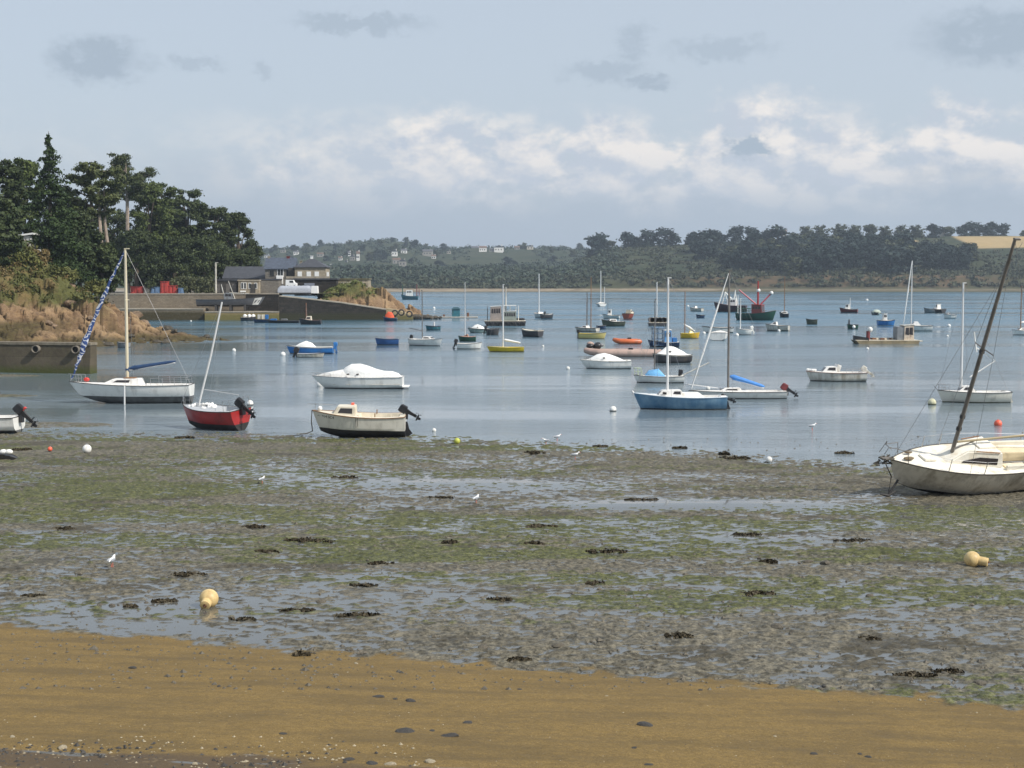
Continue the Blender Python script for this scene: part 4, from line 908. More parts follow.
def stays(root, h, x, top, rake=0., r=.008, sw=.45, spread=.5, z0=0, fore=True, back=True, frac=1.):
    tp = Vector((x - rake * frac, 0, z0 + (top - z0) * frac)); mid = z0 + (top - z0) * spread; tb = (x + h.L / 2) / h.L - .03; b = h.b(tb) * .95
    L_ = []
    if fore: L_.append([h.pt(.985, h.sz(.985), 0), tp])
    if back: L_.append([h.pt(.01, h.sz(0), 0), Vector((x - rake, 0, top))])
    for s in (1, -1): L_.append([(x - .15, s * b, h.sz(tb)), (x - rake * spread - .08, s * sw, mid), tp])
    for p in L_: mb = MB(); mb.tube(p, r, 4); mb.build('stay', WIRE, root)
def boom(root, x, z, ln, up=.0, r=.035, m=ALU, cover=None, cr=.11, ang=0., droop=0):
    e = Vector((x - ln * math.cos(ang), ln * math.sin(ang), z + up)); s = Vector((x, 0, z)); mb = MB(); mb.tube([s, e], r, 7); b = mb.build('boom', m, root, smooth=True)
    if cover:
        mb = MB(); pts = [s.lerp(e, q) + Vector((0, 0, cr * .75 - droop * math.sin(q * 3.1))) for q in (0.01, .1, .25, .45, .6, .8, .93, 1.02)]
        mb.tube(pts, [cr * q for q in (.5, 1.25, 1.1, 1.0, .9, .85, .7, .3)], 8); mb.build('sail_cover', cover, b, smooth=True)
    return b
def outboard(root, p, tilt=0., s=1., m=BLKP, rz=0., accent=None):
    """hinge at p on the transom, leg hangs down and aft (-x); tilt in degrees lifts the leg"""
    R_ = Matrix.Rotation(math.radians(tilt), 3, 'Y') @ Matrix.Rotation(rz, 3, 'Z'); T = lambda q: R_ @ (Vector(q) * s)
    o = bpy.data.objects.new('outboard_motor', None)
    def part(mb, nm, mm, par, bev=0): 
        mb.v = [tuple(T(v)) for v in mb.v]; return mb.build(nm, mm, par, smooth=True, bevel=bev)
    mb = MB(); mb.loft([[(-.02 - .0, y * .9, .1), (-.42, y * .8, .1)] and [(.0, .13, z), (-.36, .12, z), (-.42, 0, z), (-.36, -.12, z), (0, -.13, z), (.05, 0, z)] for z in (.10, .30, .44)] + [[(-.03, .09, .52), (-.30, .08, .50), (-.34, 0, .50), (-.30, -.08, .50), (-.03, -.09, .52), (0, 0, .52)]] if False else [[(x, y, z) for x, y in ((.0, .13), (-.36, .12), (-.42, 0), (-.36, -.12), (0, -.13), (.05, 0))] for z in (.10, .30, .44)] + [[(-.03, .09, .52), (-.30, .08, .50), (-.34, 0, .50), (-.30, -.08, .50), (-.03, -.09, .52), (0, 0, .52)]])
    mb.v = [tuple(T(v)) for v in mb.v]; e = mb.build('outboard_motor', accent or m, root, smooth=True, bevel=.015 * s); e.location = p
    mb = MB(); mb.loft([[(x * k - .16, y * k2, z) for x, y in ((.09, .05), (-.09, .05), (-.12, 0), (-.09, -.05), (.09, -.05))] for z, k, k2 in ((.1, 1.3, 1.3), (-.15, .9, .9), (-.55, .7, .6))]); 
    mb.box((-.22, 0, -.45), (.34, .22, .015)); part(mb, 'leg', m, e)
    mb = MB(); mb.tube([(.04, 0, -.62), (-.1, 0, -.62), (-.3, 0, -.62)], [.03, .06, .045], 8); mb.loft([[(-.02, .012, -.62), (-.2, .012, -.62), (-.2, -.012, -.62), (-.02, -.012, -.62)], [(-.1, .01, -.82), (-.2, .01, -.80), (-.2, -.01, -.80), (-.1, -.01, -.82)]]); part(mb, 'gearcase', m, e)
    mb = MB()
    for k in range(3):
        a = k * 2.094; mb.loft([[(-.31, .03 * math.cos(a), -.62 + .03 * math.sin(a)), (-.36, .03 * math.cos(a + .5), -.62 + .03 * math.sin(a + .5)), (-.33, .03 * math.cos(a), -.62 + .03 * math.sin(a))], [(-.31, .13 * math.cos(a), -.62 + .13 * math.sin(a)), (-.37, .14 * math.cos(a + .5), -.62 + .14 * math.sin(a + .5)), (-.33, .13 * math.cos(a), -.62 + .13 * math.sin(a))]])
    part(mb, 'propeller', STL, e)
    mb = MB(); mb.box((p[0] - .02, p[1], p[2] - .08 * s), (.16 * s, .24 * s, .34 * s)); mb.build('motor_bracket', m, root)
    return e
def rails(root, h, t0, t1, hgt=.5, n=4, name='pulpit', r=.014, inset=.05, loop=True, m=STL):
    mb = MB(); L_ = {}
    for s in (1, -1):
        P = []
        for i in range(n):
            t = t0 + (t1 - t0) * i / (n - 1); b = h.pt(t, h.sz(t), s); b.y -= s * inset; q = b + Vector((.03, 0, hgt)); mb.tube([b, q], r, 4); P.append(q)
        L_[s] = P; mb.tube(P, r, 4); mb.tube([p - Vector((0, 0, hgt * .5)) for p in P], r * .6, 4)
    if loop:
        i = -1 if t1 > .5 else 0; mb.tube([L_[1][i], (L_[1][i] + L_[-1][i]) / 2 + Vector((.12 if i else -.02, 0, 0)), L_[-1][i]], r, 5)
    return mb.build(name, m, root)
def furled(root, a, b, r=.07, m=CVW, n=14, seed=0, name='furled_sail', rough=.35):
    a, b = Vector(a), Vector(b); R = random.Random(seed); mb = MB(); pts = []; rs = []
    for i in range(n + 1):
        q = i / n; pts.append(a.lerp(b, q) + Vector((R.uniform(-1, 1), R.uniform(-1, 1), 0)) * r * rough); rs.append(r * (.35 + .9 * math.sin(math.pi * min(1, q * .9 + .08))) * R.uniform(.75, 1.2))
    mb.tube(pts, rs, 8); return mb.build(name, m, root, smooth=True)
def rudder(root, x, ztop, depth=.7, w=.32, m=BLKP, y=0):
    mb = MB(); mb.loft([[(x, y + .025, z), (x - w * k, y + .02, z), (x - w * k, y - .02, z), (x, y - .025, z)] for z, k in ((ztop, .5), (ztop - depth * .5, .75), (ztop - depth * .8, 1.15), (ztop - depth, .7))]); return mb.build('rudder', m, root, bevel=.008)
def fender(root, p, m=CVW, r=.09, l=.4):
    mb = MB(); mb.sphere((p[0], p[1], p[2]), r, 8, 6, (1, 1, l / r / 2)); mb.tube([(p[0], p[1], p[2] + l * .4), (p[0], p[1], p[2] + l * 1.2)], .012, 4); mb.build('fender', m, root, smooth=True)
def lettering(root, text, size, M, m, name='lettering'):
    cu = bpy.data.curves.new('lettering', 'FONT'); cu.body = text; cu.size = size; cu.extrude = .002; tmp = bpy.data.objects.new('tmp', cu); COL.objects.link(tmp)
    bpy.context.view_layer.update(); me = bpy.data.meshes.new_from_object(tmp.evaluated_get(bpy.context.evaluated_depsgraph_get())); bpy.data.objects.remove(tmp)
    me.materials.clear(); me.materials.append(m); me.transform(M); o = bpy.data.objects.new(name, me); COL.objects.link(o); o.parent = root; return o
def wrap_text(root, h, text, x0, zoff, size, m, side):
    """text laid on the hull side; reads left to right from outside"""
    cu = bpy.data.curves.new('lettering', 'FONT'); cu.body = text; cu.size = size; cu.extrude = .003; tmp = bpy.data.objects.new('tmp', cu); COL.objects.link(tmp); bpy.context.view_layer.update()
    me = bpy.data.meshes.new_from_object(tmp.evaluated_get(bpy.context.evaluated_depsgraph_get())); bpy.data.objects.remove(tmp); me.materials.clear(); me.materials.append(m)
    for v in me.vertices:
        x = x0 + (v.co.x if side < 0 else -v.co.x); t = (x + h.L / 2) / h.L
        for _ in range(6): t += (x - h.X(t, h.sz(t) - zoff)) / h.L
        z = h.sz(t) - zoff + v.co.y; v.co = (x, side * (h.y(t, z) + .008 + v.co.z), z)
    o = bpy.data.objects.new('registration', me); COL.objects.link(o); o.parent = root; return o

def place(px0, px1, py, hd, B, rot=None, z=0.):
    """root position and length so that the boat spans px0..px1 with its waterline at py"""
    pc = PZ((px0 + px1) / 2, py, z) if z == 0 else GP((px0 + px1) / 2, py)
    return pc
def span_len(px0, px1, d, hd, B):
    w = (px1 - px0) / F_ * d; c, s = abs(math.cos(hd)), abs(math.sin(hd)); return max(1.2, (w - B * s * .8) / max(c, .25)) if c > .3 else None
NB = [0]
def boat(kind, label, px0, px1, py, hd=180, B=None, L=None, fb=.6, name=None, cat='boat', group=None, mast_px=None, mast_top=None, hull=WH, af=AFb, deck=DK, stripe=None, rail=RB, mm=ALU, mr=.06, cab=True, ob=False, obt=20, cover=None, lean=0., heel=0., pitch=0., extra=None, z=0., rdr=False, cockpit=None, draft=.3, foot=.45, aftr=.05, hk=None, tw=None, furl=None, sheer=None, cabm=None, boomup=.3, boomlen=.42, stay=True, obs=1.):
    NB[0] += 1; far = PZ((px0 + px1) / 2, py).y; hr = math.radians(hd); B = B or 2.0
    p = PZ((px0 + px1) / 2, py) if not z else Vector((*PZ((px0 + px1) / 2, py, z).xy, z))
    d = p.y; L = L or span_len(px0, px1, d, hr, B)
    p.y += B * .35 * abs(math.cos(hr)) + L * .35 * abs(math.sin(hr)); p.x = XD((px0 + px1) / 2, p.y)
    names = dict(sail='sailing_boat', motor='motor_boat', open='open_boat', fish='fishing_boat', cruiser='cabin_cruiser')
    t = thing(name or names[kind], label, cat, p, rot=(math.radians(heel), math.radians(pitch), hr), group=group or 'boats moored in the bay')
    far_ = d > 230; nst = 15 if not far_ else 9
    cp = cockpit or dict(sail=(.06, .40), motor=(.06, .5), open=(.04, .80), fish=(.06, .5), cruiser=(.06, .35))[kind]
    h = Hull(L, B, fb, draft=draft, foot=foot, rake=L * (.17 if kind == 'cruiser' else .09), aft=aftr, sheer=sheer if sheer is not None else dict(sail=.22, motor=.3, open=.25, fish=.55, cruiser=.3)[kind], tw=tw or dict(sail=.72, motor=.9, open=.8, fish=.8, cruiser=.92)[kind], kind='chine' if kind in ('motor', 'cruiser') else (hk or 'round'), nst=nst)
    build_hull(t, h, hull, af, stripe, rail, deck, cp, depth=min(.42, fb * .7), rail=.025 if not far_ else .05)
    z1 = h.sz(.6); cm = cabm or deck
    if kind == 'sail' and cab: cabin(t, -L * .08, L * .24, B * .30, B * .17, h.sz(.5) + .0, .36 if L < 7 else .42, .55, .1, cm, side_win=(.15, .8, .35, .78))
    if kind == 'motor' and cab: cabin(t, L * .0, L * .32, B * .36, B * .2, h.sz(.6), .55, .75, .05, cm, side_win=(.1, .72, .4, .85))
    if kind == 'fish' and cab: cabin(t, -L * .02, L * .2, B * .28, B * .26, h.sz(.45) - .2, 1.45, .25, .0, cm, top=.92, side_win=(.15, .85, .55, .88), roof=cm)
    if kind == 'open':
        for q in (.25, .55):
            mb = MB(); x = -L / 2 + q * L; mb.box((x, 0, h.sz(q) - .2), (.28, h.b(q) * 1.62, .05)); mb.build('thwart', TEK, t)
    if mast_px:
        k = d / F_; c = math.cos(hr); x = (XD(mast_px, p.y) - p.x) / c if abs(c) > .4 else L * .08
        x = max(-L * .4, min(L * .42, x)); top = (py - mast_top) * p.y / F_ * 1.0; tz = h.sz(.6) + (.3 if cab and kind == 'sail' else 0)
        mast(t, x, tz - .3, top, mr, lean, mm, .55 if not far_ else 0, hd=not far_)
        if stay and not far_: stays(t, h, x, top, lean, .009, z0=tz, spread=.55)
        if stay and far_: stays(t, h, x, top, lean, .014, z0=tz, spread=.55, sw=.4, back=False, fore=False)
        if kind == 'sail' and boomlen: boom(t, x - .08, tz + .75, L * boomlen, boomup, .04 if not far_ else .06, mm, cover, .12 if not far_ else .16)
    if ob: outboard(t, Vector((-L / 2 - .06, B * .12 if not rdr else B * .2, h.sz(0) - .05)), obt, obs, ob if ob is not True else BLKP)
    if rdr: rudder(t, -L / 2 - .03, h.sz(0) - .1, .7 + fb * .4)
    if extra: extra(t, h)
    return t, h

# --- near boats ------------------------------------------------------------
# 1 white yacht on beaching legs
def x1(t, h):
    L = h.L
    rails(t, h, .88, .985, .5, 3); rails(t, h, .02, .30, .5, 4, 'stern_rail'); 
    c = cabin(t, -L * .10, L * .24, h.B * .31, h.B * .17, h.sz(.5) - .01, .42, .9, .12, DK, side_win=(.30, .78, .38, .78), front_win=False)
    mb = MB(); mb.box((L * .0, 0, h.sz(.5) + .44), (.75, .7, .07)); mb.build('hatch', TEK, c, bevel=.015)
    mb = MB(); mb.sphere((L * .36, -.05, h.sz(.85) + .2), .16, 8, 6, (1.3, 1, .9)); mb.build('mooring_buoy', REDP, t, smooth=True)
    # keel
    mb = MB(); mb.loft([[(x + .5 * (1 - q), y * q2, z) for x, y in ((1.0, 0), (.5, .09), (-.6, .07), (-1.0, 0), (-.6, -.07), (.5, -.09))] for q, q2, z in ((1, 1.6, -.2), (.9, 1, -.55), (.85, .9, -.75))]); mb.build('keel', AFg, t)
    mb = MB(); mb.tube([(0.05, h.B / 2 + .10, h.sz(.5) - .0), (.05, h.B / 2 + .16, -.98)], .055, 8); mb.box((.05, h.B / 2 + .16, -.98), (.26, .26, .05)); mb.build('support_leg', ALU, t)
    mb = MB(); mb.tube([(0.05, -h.B / 2 - .10, h.sz(.5)), (.05, -h.B / 2 - .16, -.98)], .055, 8); mb.box((.05, -h.B / 2 - .16, -.98), (.26, .26, .05)); mb.build('support_leg', ALU, t)
    rudder(t, -L / 2 + .35, .0, .75, .45, AFg)
k1 = 92.5 / F_
T1, H1 = boat('sail', 'white yacht propped on legs, blue striped furled headsail, cream mast, navy boom cover', 67, 191, 404, 180, 2.5, None, .78, hull=WH, af=AFg, deck=DK, cab=False, rdr=False, extra=x1, z=0.0, sheer=.28, draft=.55, foot=1.15, name='sailing_yacht', cat='yacht')
T1.location.z = .42
L1 = H1.L; xm = -(XD(126, T1.location.y) - T1.location.x); top1 = ZD(249, T1.location.y) - .42
mast(T1, xm, .9, top1, .085, 0., CRM, .62, .5, hd=True)
stays(T1, H1, xm, top1, 0, .009, z0=1.2, spread=.62, fore=False)
boom(T1, xm - .1, 1.75, 3.05, .48, .05, ALU, CVB, .12)
mb = MB(); mb.sphere((xm, -.05, 1.78), .24, 8, 6, (.7, .7, 1)); mb.build('sail_bag', CVB, T1, smooth=True)
fm = bpy.data.materials.new('striped_furled_sail'); fm.use_nodes = True; n = NT(fm.node_tree); bb = n.n['Principled BSDF']; tcx = n.new('ShaderNodeTexCoord').outputs['Object']
wv = n.new('ShaderNodeTexWave', wave_type='BANDS', bands_direction='Z'); n.l.new(n.scale(tcx, (1.2, 1.2, 1)), wv.inputs[0]); wv.inputs['Scale'].default_value = 1.0; wv.inputs['Distortion'].default_value = 14; wv.inputs['Detail'].default_value = 2; wv.inputs['Detail Scale'].default_value = 1.6
n.l.new(n.mix(n.map(wv.outputs['Fac'], .22, .36), (.55, .56, .60), (.025, .06, .19)), bb.inputs['Base Color']); bb.inputs['Roughness'].default_value = .7
a_ = H1.pt(.975, H1.sz(1), 0) + Vector((0, 0, .15)); b__ = Vector((xm + .06, 0, top1 - .1)); R = random.Random(2); mb = MB(); pts = []; rs = []
for i in range(40):
    q = i / 39; pts.append(a_.lerp(b__, q) + Vector((.32 * math.sin(math.pi * q), R.uniform(-.05, .05), -.55 * math.sin(math.pi * q) * .8)) + Vector((R.uniform(-.05, .05), 0, 0))); rs.append(.04 + R.uniform(.6, 1.2) * .15 * (math.exp(-((q - .28) / .15) ** 2) + .62 * math.exp(-((q - .65) / .25) ** 2)))
mb.tube(pts, rs, 8); mb.build('furled_headsail', fm, T1, smooth=True)
# 2 red keel sailer seen from its quarter
def x2(t, h):
    L = h.L; mb = MB(); R = random.Random(4)
    for k in range(26): f = R.uniform(-1, 1); mb.sphere((L * .16 + .75 * f, R.uniform(-.35, .35), h.sz(.6) + R.uniform(.0, .26) * (1 - f * f)), R.uniform(.08, .17), 8, 6, (R.uniform(1, 2), 1, R.uniform(.4, .9)), Matrix.Rotation(R.uniform(0, 3), 3, 'Z') @ Matrix.Rotation(R.uniform(-.7, .7), 3, 'Y'))
    mb.build('heaped_sail', CVW, t, smooth=True)
    rails(t, h, .02, .12, .6, 2, 'stern_rail'); rails(t, h, .86, .98, .45, 3)
    outboard(t, Vector((-L / 2 - .1, 0, h.sz(0) - .0)), 55, 1.15)
    mb = MB(); mb.tube([(L * .1, 0, h.sz(.6) + 1.0), (-L * .5, .1, h.sz(.6) + .8)], .02, 5); mb.build('boom', ALU, t)
T2, H2 = boat('sail', 'red hulled dinghy sailer with black bottom and leaning bare mast, stern towards us', 180, 242, 431, 148, 1.9, 4.1, .78, hull=RED, af=AFb, deck=DKg, cab=False, extra=x2, name='sailing_dinghy', tw=.9, z=0, draft=.5, foot=.8)
T2.rotation_euler = (math.radians(-5), math.radians(0), math.radians(150)); T2.location.z = .32
ml = MB()
def inv(T): bpy.context.view_layer.update(); return T.matrix_world.inverted()
I2 = inv(T2); d2 = T2.location.y + .3; ml.tube([I2 @ PD(197, 412, d2), I2 @ PD(211, 355, d2), I2 @ PD(222, 302, d2)], [.055, .055, .045], 8); ml.build('mast', ALU, T2, smooth=True)
for (a, b) in (((222, 302), (181, 404)), ((222, 302), (208, 408))): mb = MB(); mb.tube([I2 @ PD(*a, d2), I2 @ PD(*b, d2)], .008, 4); mb.build('stay', WIRE, T2)
# 3 cream cabin boat aground
def x3(t, h):
    L = h.L
    c = cabin(t, L * .03, L * .285, h.B * .33, h.B * .25, h.sz(.62) - .05, .50, .28, .02, DKc, top=.86, side_win=(.14, .80, .30, .84), bevel=.035)
    mb = MB(); mb.box((L * .075, -.35, h.sz(.62) + .48), (.14, .3, .12)); mb.build('lamp', ORB, c)
    mb = MB(); mb.tube([(L * .47, 0, h.sz(1)), (L * .47, 0, h.sz(1) + .35)], .012, 5); mb.tube([(L * .56, -.2, h.sz(1) + .30), (L * .25, -.3, h.sz(1) + .26)], .014, 5); mb.build('bow_rail', STL, t)
    mb = MB(); mb.sphere((L * .42, 0, h.sz(.95) + .12), .12, 10, 8); mb.build('fender', CVW, t, smooth=True)
    wrap_text(t, h, 'SY 454 SC4', L * .445, .24, .19, BLKP, 1)
    for y in (-.45, .45): mb = MB(); mb.tube([(-L * .18, y * 1.6, h.sz(.3)), (-L * .18, y * 1.6, h.sz(.3) + .22)], .03, 6); mb.build('bollard', TEK, t)
    mb = MB(); mb.tube([h.pt(.5, h.sz(.5), 1) + Vector((0, .03, 0)), h.pt(.5, .3, 1) + Vector((0, .04, 0)), h.pt(.52, .3, 1) + Vector((0, .05, -.1)), h.pt(.52, h.sz(.52), 1) + Vector((0, .03, 0))], .012, 4); mb.build('fender_rope', ROPE, t)
    mb = MB(); mb.tube([h.pt(1, h.sz(1), 0) + Vector((.02, 0, 0)), (L * .5 + .05, .02, .4), (L * .5 - .02, .05, -.15), (L * .5 + .25, .1, -.27), (L * .5 + .6, .3, -.29)], .03, 6); mb.build('mooring_rope', ROPE, t)
    rudder(t, -L / 2 + .12, .45, .75, .42, BLKP); outboard(t, Vector((-L / 2 - .02, 0, h.sz(0) + .02)), 62, .95)
    mb = MB(); mb.box((-L * .36, .0, -.22), (.5, .05, .25)); mb.build('skeg', AFb, t)
T3, H3 = boat('motor', 'small cream cabin boat aground on the mud edge with registration letters on its bow', 311, 404, 436, 180, 1.95, None, .72, hull=WH2, af=AFb, deck=DKc, cab=False, extra=x3, name='cabin_boat', sheer=.30, aftr=.12, rail=TEK, draft=.5, foot=.75)
T3.location = Vector((XD(358, 76.8), 76.8, .40)); T3.rotation_euler = (math.radians(-3), math.radians(-1.5), math.radians(181))
# fix hull bottom colour height: aground boats show the whole bottom
# 4 white motor cruiser with a canopy
def x4(t, h):
    L = h.L; z = h.sz(.5); mb = MB(); R = []
    prof = [(.47, .02, .02), (.38, .22, .3), (.26, .42, .55), (.16, .56, .68), (.06, .64, .76), (-.04, .62, .80)]
    for x, hh, w in prof: R.append([(L * x, w * h.B * .5 * math.cos(a), h.sz(.5 + x) - .03 + hh * math.sin(a) ** .7) for a in np.linspace(0.001, math.pi - .001, 11)])
    mb.loft(R); c = mb.build('foredeck_cabin', DK, t, smooth=True)
    mb = MB(); R = []
    for x, hh, w in ((.17, .34, .50), (.12, .74, .66), (.05, 1.0, .78), (-.05, 1.02, .82), (-.14, .84, .84), (-.22, .62, .86), (-.30, .48, .88), (-.40, .44, .86), (-.455, .30, .80), (-.48, .02, .74)):
        R.append([(L * x + (.1 * math.sin(a)), w * h.B * .5 * math.cos(a), z - .04 + hh * math.sin(a) ** .6) for a in np.linspace(.001, math.pi - .001, 13)])
    mb.loft(R); mb.build('canopy', CVW, t, smooth=True)
    for u in (.09, -.015): mb = MB(); mb.box((L * u, h.B * .405 if u > 0 else h.B * .418, z + .24), (.20, .03, .09), ry=.15); mb.build('porthole', GL, c)
    rails(t, h, .78, .985, .22, 4, 'pulpit', .012)
    mb = MB(); mb.tube([h.pt(q, .33, 1) + Vector((0, .01, 0)) for q in (.02, .3, .6, .8)], .02, 5); mb.build('hull_strake', WH3, t)
    wrap_text(t, h, 'ACE 450', -L * .30, -.16, .16, mat('faded_grey_lettering', (.35, .35, .36)), 1)
    mb = MB(); mb.box((-L / 2 - .2, 0, .15), (.5, h.B * .7, .08)); mb.build('swim_platform', DK, t, bevel=.02)
boat('cruiser', 'largest white motor cruiser with a rounded white canopy over its cockpit', 311, 403, 389, 180, 2.4, None, .85, hull=WH, af=AFg, cab=False, extra=x4, name='motor_cruiser', sheer=.12, cockpit=(.06, .1), rail=mat('grey_trim', (.25, .25, .26), .5))
# 5 blue and white speedboat + 5b grey tender
def x5(t, h):
    L = h.L; z = h.sz(.55); mb = MB(); mb.loft([[(L * x, w * h.B * .45 * math.cos(a), z - .05 + hh * math.sin(a) ** .7) for a in np.linspace(.001, 3.14, 9)] for x, hh, w in ((.34, .05, .3), (.22, .45, .6), (.08, .72, .8), (-.04, .5, .85), (-.12, .05, .85))]); c = mb.build('canopy', CVW, t, smooth=True)
    outboard(t, Vector((-L / 2 - .1, 0, h.sz(0))), 8, 1., BRI)
boat('motor', 'blue hulled speedboat with white deck and tented white cover, grey tender alongside', 286, 333, 354, 180, 1.9, None, .72, hull=BRI, af=AFg, stripe=WH, cab=False, extra=x5, name='speedboat', hk='chine')
boat('open', 'small grey tender with a black outboard lying beside the blue speedboat', 297, 324, 357.5, 0, 1.3, None, .38, hull=WH3, af=AFg, deck=DKg, ob=True, obt=25, obs=1.3, name='tender')
# 6 white boat cut by left edge
def x6(t, h): outboard(t, Vector((-h.L / 2 - .1, 0, h.sz(0) - .02)), 48, 1.2, BLKP, accent=BLKP)
T6, H6 = boat('motor', 'white motor boat cut off by the left edge, black and red outboard tilted up', -66, 19, 434, 176, 1.9, None, .72, hull=WH, af=AFg, extra=x6, name='motor_boat')
T6.location.z = .12
mb = MB(); mb.box((-H6.L / 2 - .28, 0, H6.sz(0) + .40), (.2, .22, .10), ry=.8); mb.build('motor_cowl_band', REDP, T6)
# 7 blue and white sailing boat
def x7(t, h):
    L = h.L; cabin(t, -L * .02, L * .26, h.B * .30, h.B * .22, h.sz(.55) - .03, .42, .35, .05, DK, side_win=(.06, .40, .40, .85), top=.85)
    cabin(t, -L * .26, -L * .01, h.B * .34, h.B * .31, h.sz(.4) - .03, .28, .04, .3, DK, side_win=None, front_win=False)
    c = mb = MB(); mb.box((L * .175, h.B * .262, h.sz(.6) + .20), (.24, .04, .14), ry=-.15); mb.build('porthole', GL, t)
    rudder(t, -L / 2 + .05, .5, .8, .4, BLKP); outboard(t, Vector((-L / 2 - .05, -.3, h.sz(0) - .3)), 70, .8)
    mb = MB(); mb.tube([h.pt(1, h.sz(1), 0), h.pt(1, h.sz(1), 0) + Vector((.1, 0, .12))], .04, 6); mb.build('bow_roller', STL, t)
boat('sail', 'blue hulled sailing boat with white deck and a tall bare mast, nearest in mid bay', 634, 727, 410, 180, 2.2, None, .78, hull=BLU, af=AFb, stripe=None, extra=x7, cab=False, mast_px=668, mast_top=279, boomlen=.0, rail=mat('pale_blue_trim', (.55, .62, .68), .5), sheer=.3, mr=.065)
# 8 long white sailing boat behind it
def x8(t, h):
    L = h.L; x = [c for c in t.children if c.name.startswith('mast')]; mp = x[0].data.vertices; tp = Vector(max((v.co for v in mp), key=lambda c: c.z))
    furled(t, h.pt(.97, h.sz(1), 0) + Vector((0, 0, .12)), tp + Vector((.05, 0, -.15)), .05, CVW, 16, 3, 'furled_headsail', .15)
    outboard(t, Vector((-L / 2 - .05, .1, h.sz(0) - .05)), 58, 1.05, RUST if False else BLKP, accent=MRN)
    cabin(t, -L * .04, L * .20, h.B * .28, h.B * .16, h.sz(.5), .25, .5, .1, DK, side_win=(.2, .8, .3, .7))
    mb = MB(); mb.tube([(L * .1, -.3, h.sz(.6) + .1), (L * .52, -.3, h.sz(1) + .42)], .03, 6); mb.build('spar', ALU, t)
boat('sail', 'low white sailing boat with bright blue boom cover and white furled headsail', 689, 787, 399, 180, 2.2, None, .48, hull=WH, af=AFg, mast_px=729, mast_top=272, cab=False, extra=None, name='sailing_boat', mr=.06, boomlen=.0, mm=ALUd, sheer=.1)
T8 = [o for o in bpy.data.objects if o.get('label', '').startswith('low white sailing boat with bright blue')][0]; H8 = Hull((787 - 689) / F_ * 101.7, 2.2, .48, draft=.3, rake=.6, sheer=.1, tw=.72)
x8(T8, H8); mx = [c for c in T8.children if c.name.startswith('mast')][0].data.vertices[0].co.x; boom(T8, mx - .1, 1.40, 2.35, -.72, .05, ALU, CVL, .15)
# 9 small blue covered sailing boat
def x9(t, h):
    L = h.L; z = h.sz(.6); mb = MB(); mb.loft([[(L * x, w * h.B * .5 * math.cos(a), z - .06 + hh * math.sin(a) ** .8) for a in np.linspace(.001, 3.14, 9)] for x, hh, w in ((.29, .05, .3), (.20, .5, .5), (.0, .62, .7), (-.12, .12, .8))]); mb.build('cockpit_cover', CVS, t, smooth=True)
    rails(t, h, .84, .98, .55, 3, 'pulpit', .02, m=mat('pale_green_rail', (.45, .52, .35), .5)); outboard(t, Vector((-L / 2 + .35, 0, h.sz(0) + .1)), 0, .8)
    mb = MB(); mb.tube([(-L * .46, 0, h.sz(0) + .0), (-L * 1.02, 0, h.sz(0) + 1.05)], .05, 6); mb.build('bowsprit_spar', WH3, t)
boat('sail', 'small white sailing boat under a sky blue cover with a thin dark mast', 634, 684, 383, 180, 1.9, None, .50, hull=WH, af=AFb, mast_px=655, mast_top=300, cab=False, extra=x9, mm=ALUd, boomlen=.0, mr=.035)
# 10 white cruiser
def x10(t, h):
    L = h.L; z = h.sz(.5); mb = MB(); mb.loft([[(L * x, w * h.B * .5 * math.cos(a), z - .04 + hh * math.sin(a) ** .6) for a in np.linspace(.001, 3.14, 11)] for x, hh, w in ((.42, .05, .3), (.28, .30, .6), (.16, .62, .75), (.02, .74, .82), (-.1, .6, .86), (-.25, .34, .88), (-.38, .05, .86))]); c = mb.build('canopy', CVW, t, smooth=True)
    mb = MB(); mb.box((L * .04, h.B * .43, z + .28), (.18, .03, .12)); mb.build('porthole', GL, c)
    rails(t, h, .8, .98, .25, 3, 'pulpit', .015)
boat('cruiser', 'white motor cruiser with smooth rounded covers in mid bay beside the long bleached pontoon boat', 580, 631, 369, 180, 2.2, None, .72, hull=WH, af=AFg, cab=False, extra=x10, name='motor_cruiser', sheer=.15, cockpit=(.06, .1), rail=WH3)
# 11 long inflatable / pontoon
def rib(label, px0, px1, py, hd, B, m, r=.28, name='inflatable_boat', eng=None, extra=None, group=None):
    hr = math.radians(hd); p = PZ((px0 + px1) / 2, py); L = span_len(px0, px1, p.y, hr, B); p.y += B * .35; t = thing(name, label, 'boat', p, hr, group or 'boats moored in the bay')
    for s in (1, -1): mb = MB(); mb.tube([(-L / 2 - .25, s * B * .36, r * .8), (-L / 2, s * B * .36, r * .85), (L * .25, s * B * .36, r * .95), (L * .42, s * B * .22, r * 1.3), (L * .49, s * .05, r * 1.6)], [r * .4, r, r, r * .9, r * .7], 10); mb.build('tube', m, t, smooth=True)
    mb = MB(); mb.box((-L * .03, 0, r * .55), (L * .88, B * .6, .12)); mb.box((-L * .46, 0, r * 1.0), (.08, B * .6, r * 1.7)); mb.build('floor', GRY, t)
    mb = MB(); mb.box((-L * .1, 0, r * 1.5), (.5, .5, .6)); mb.build('console', BLKP if not eng else GRY, t, bevel=.04)
    if eng: outboard(t, Vector((-L / 2 - .05, 0, r * 1.7)), eng, 1.3)
    if extra: extra(t, L)
    return t
def x11(t, L):
    R = random.Random(3)
    for k in range(7): mb = MB(); mb.sphere((L * .49 - R.uniform(0, 2.0), R.uniform(-.5, .4), 1.0 + R.uniform(0, .35)), R.uniform(.22, .42), 7, 5, (1.2, 1, .8)); mb.build('gear_bag', [BLKP, BLKP, PNK, GRY][k % 4], t, smooth=True)
rib('long sun bleached pinkish pontoon boat with black gear heaped at its left end', 585, 662, 357, 180, 2.4, PNK, .42, 'pontoon_boat', None, x11)
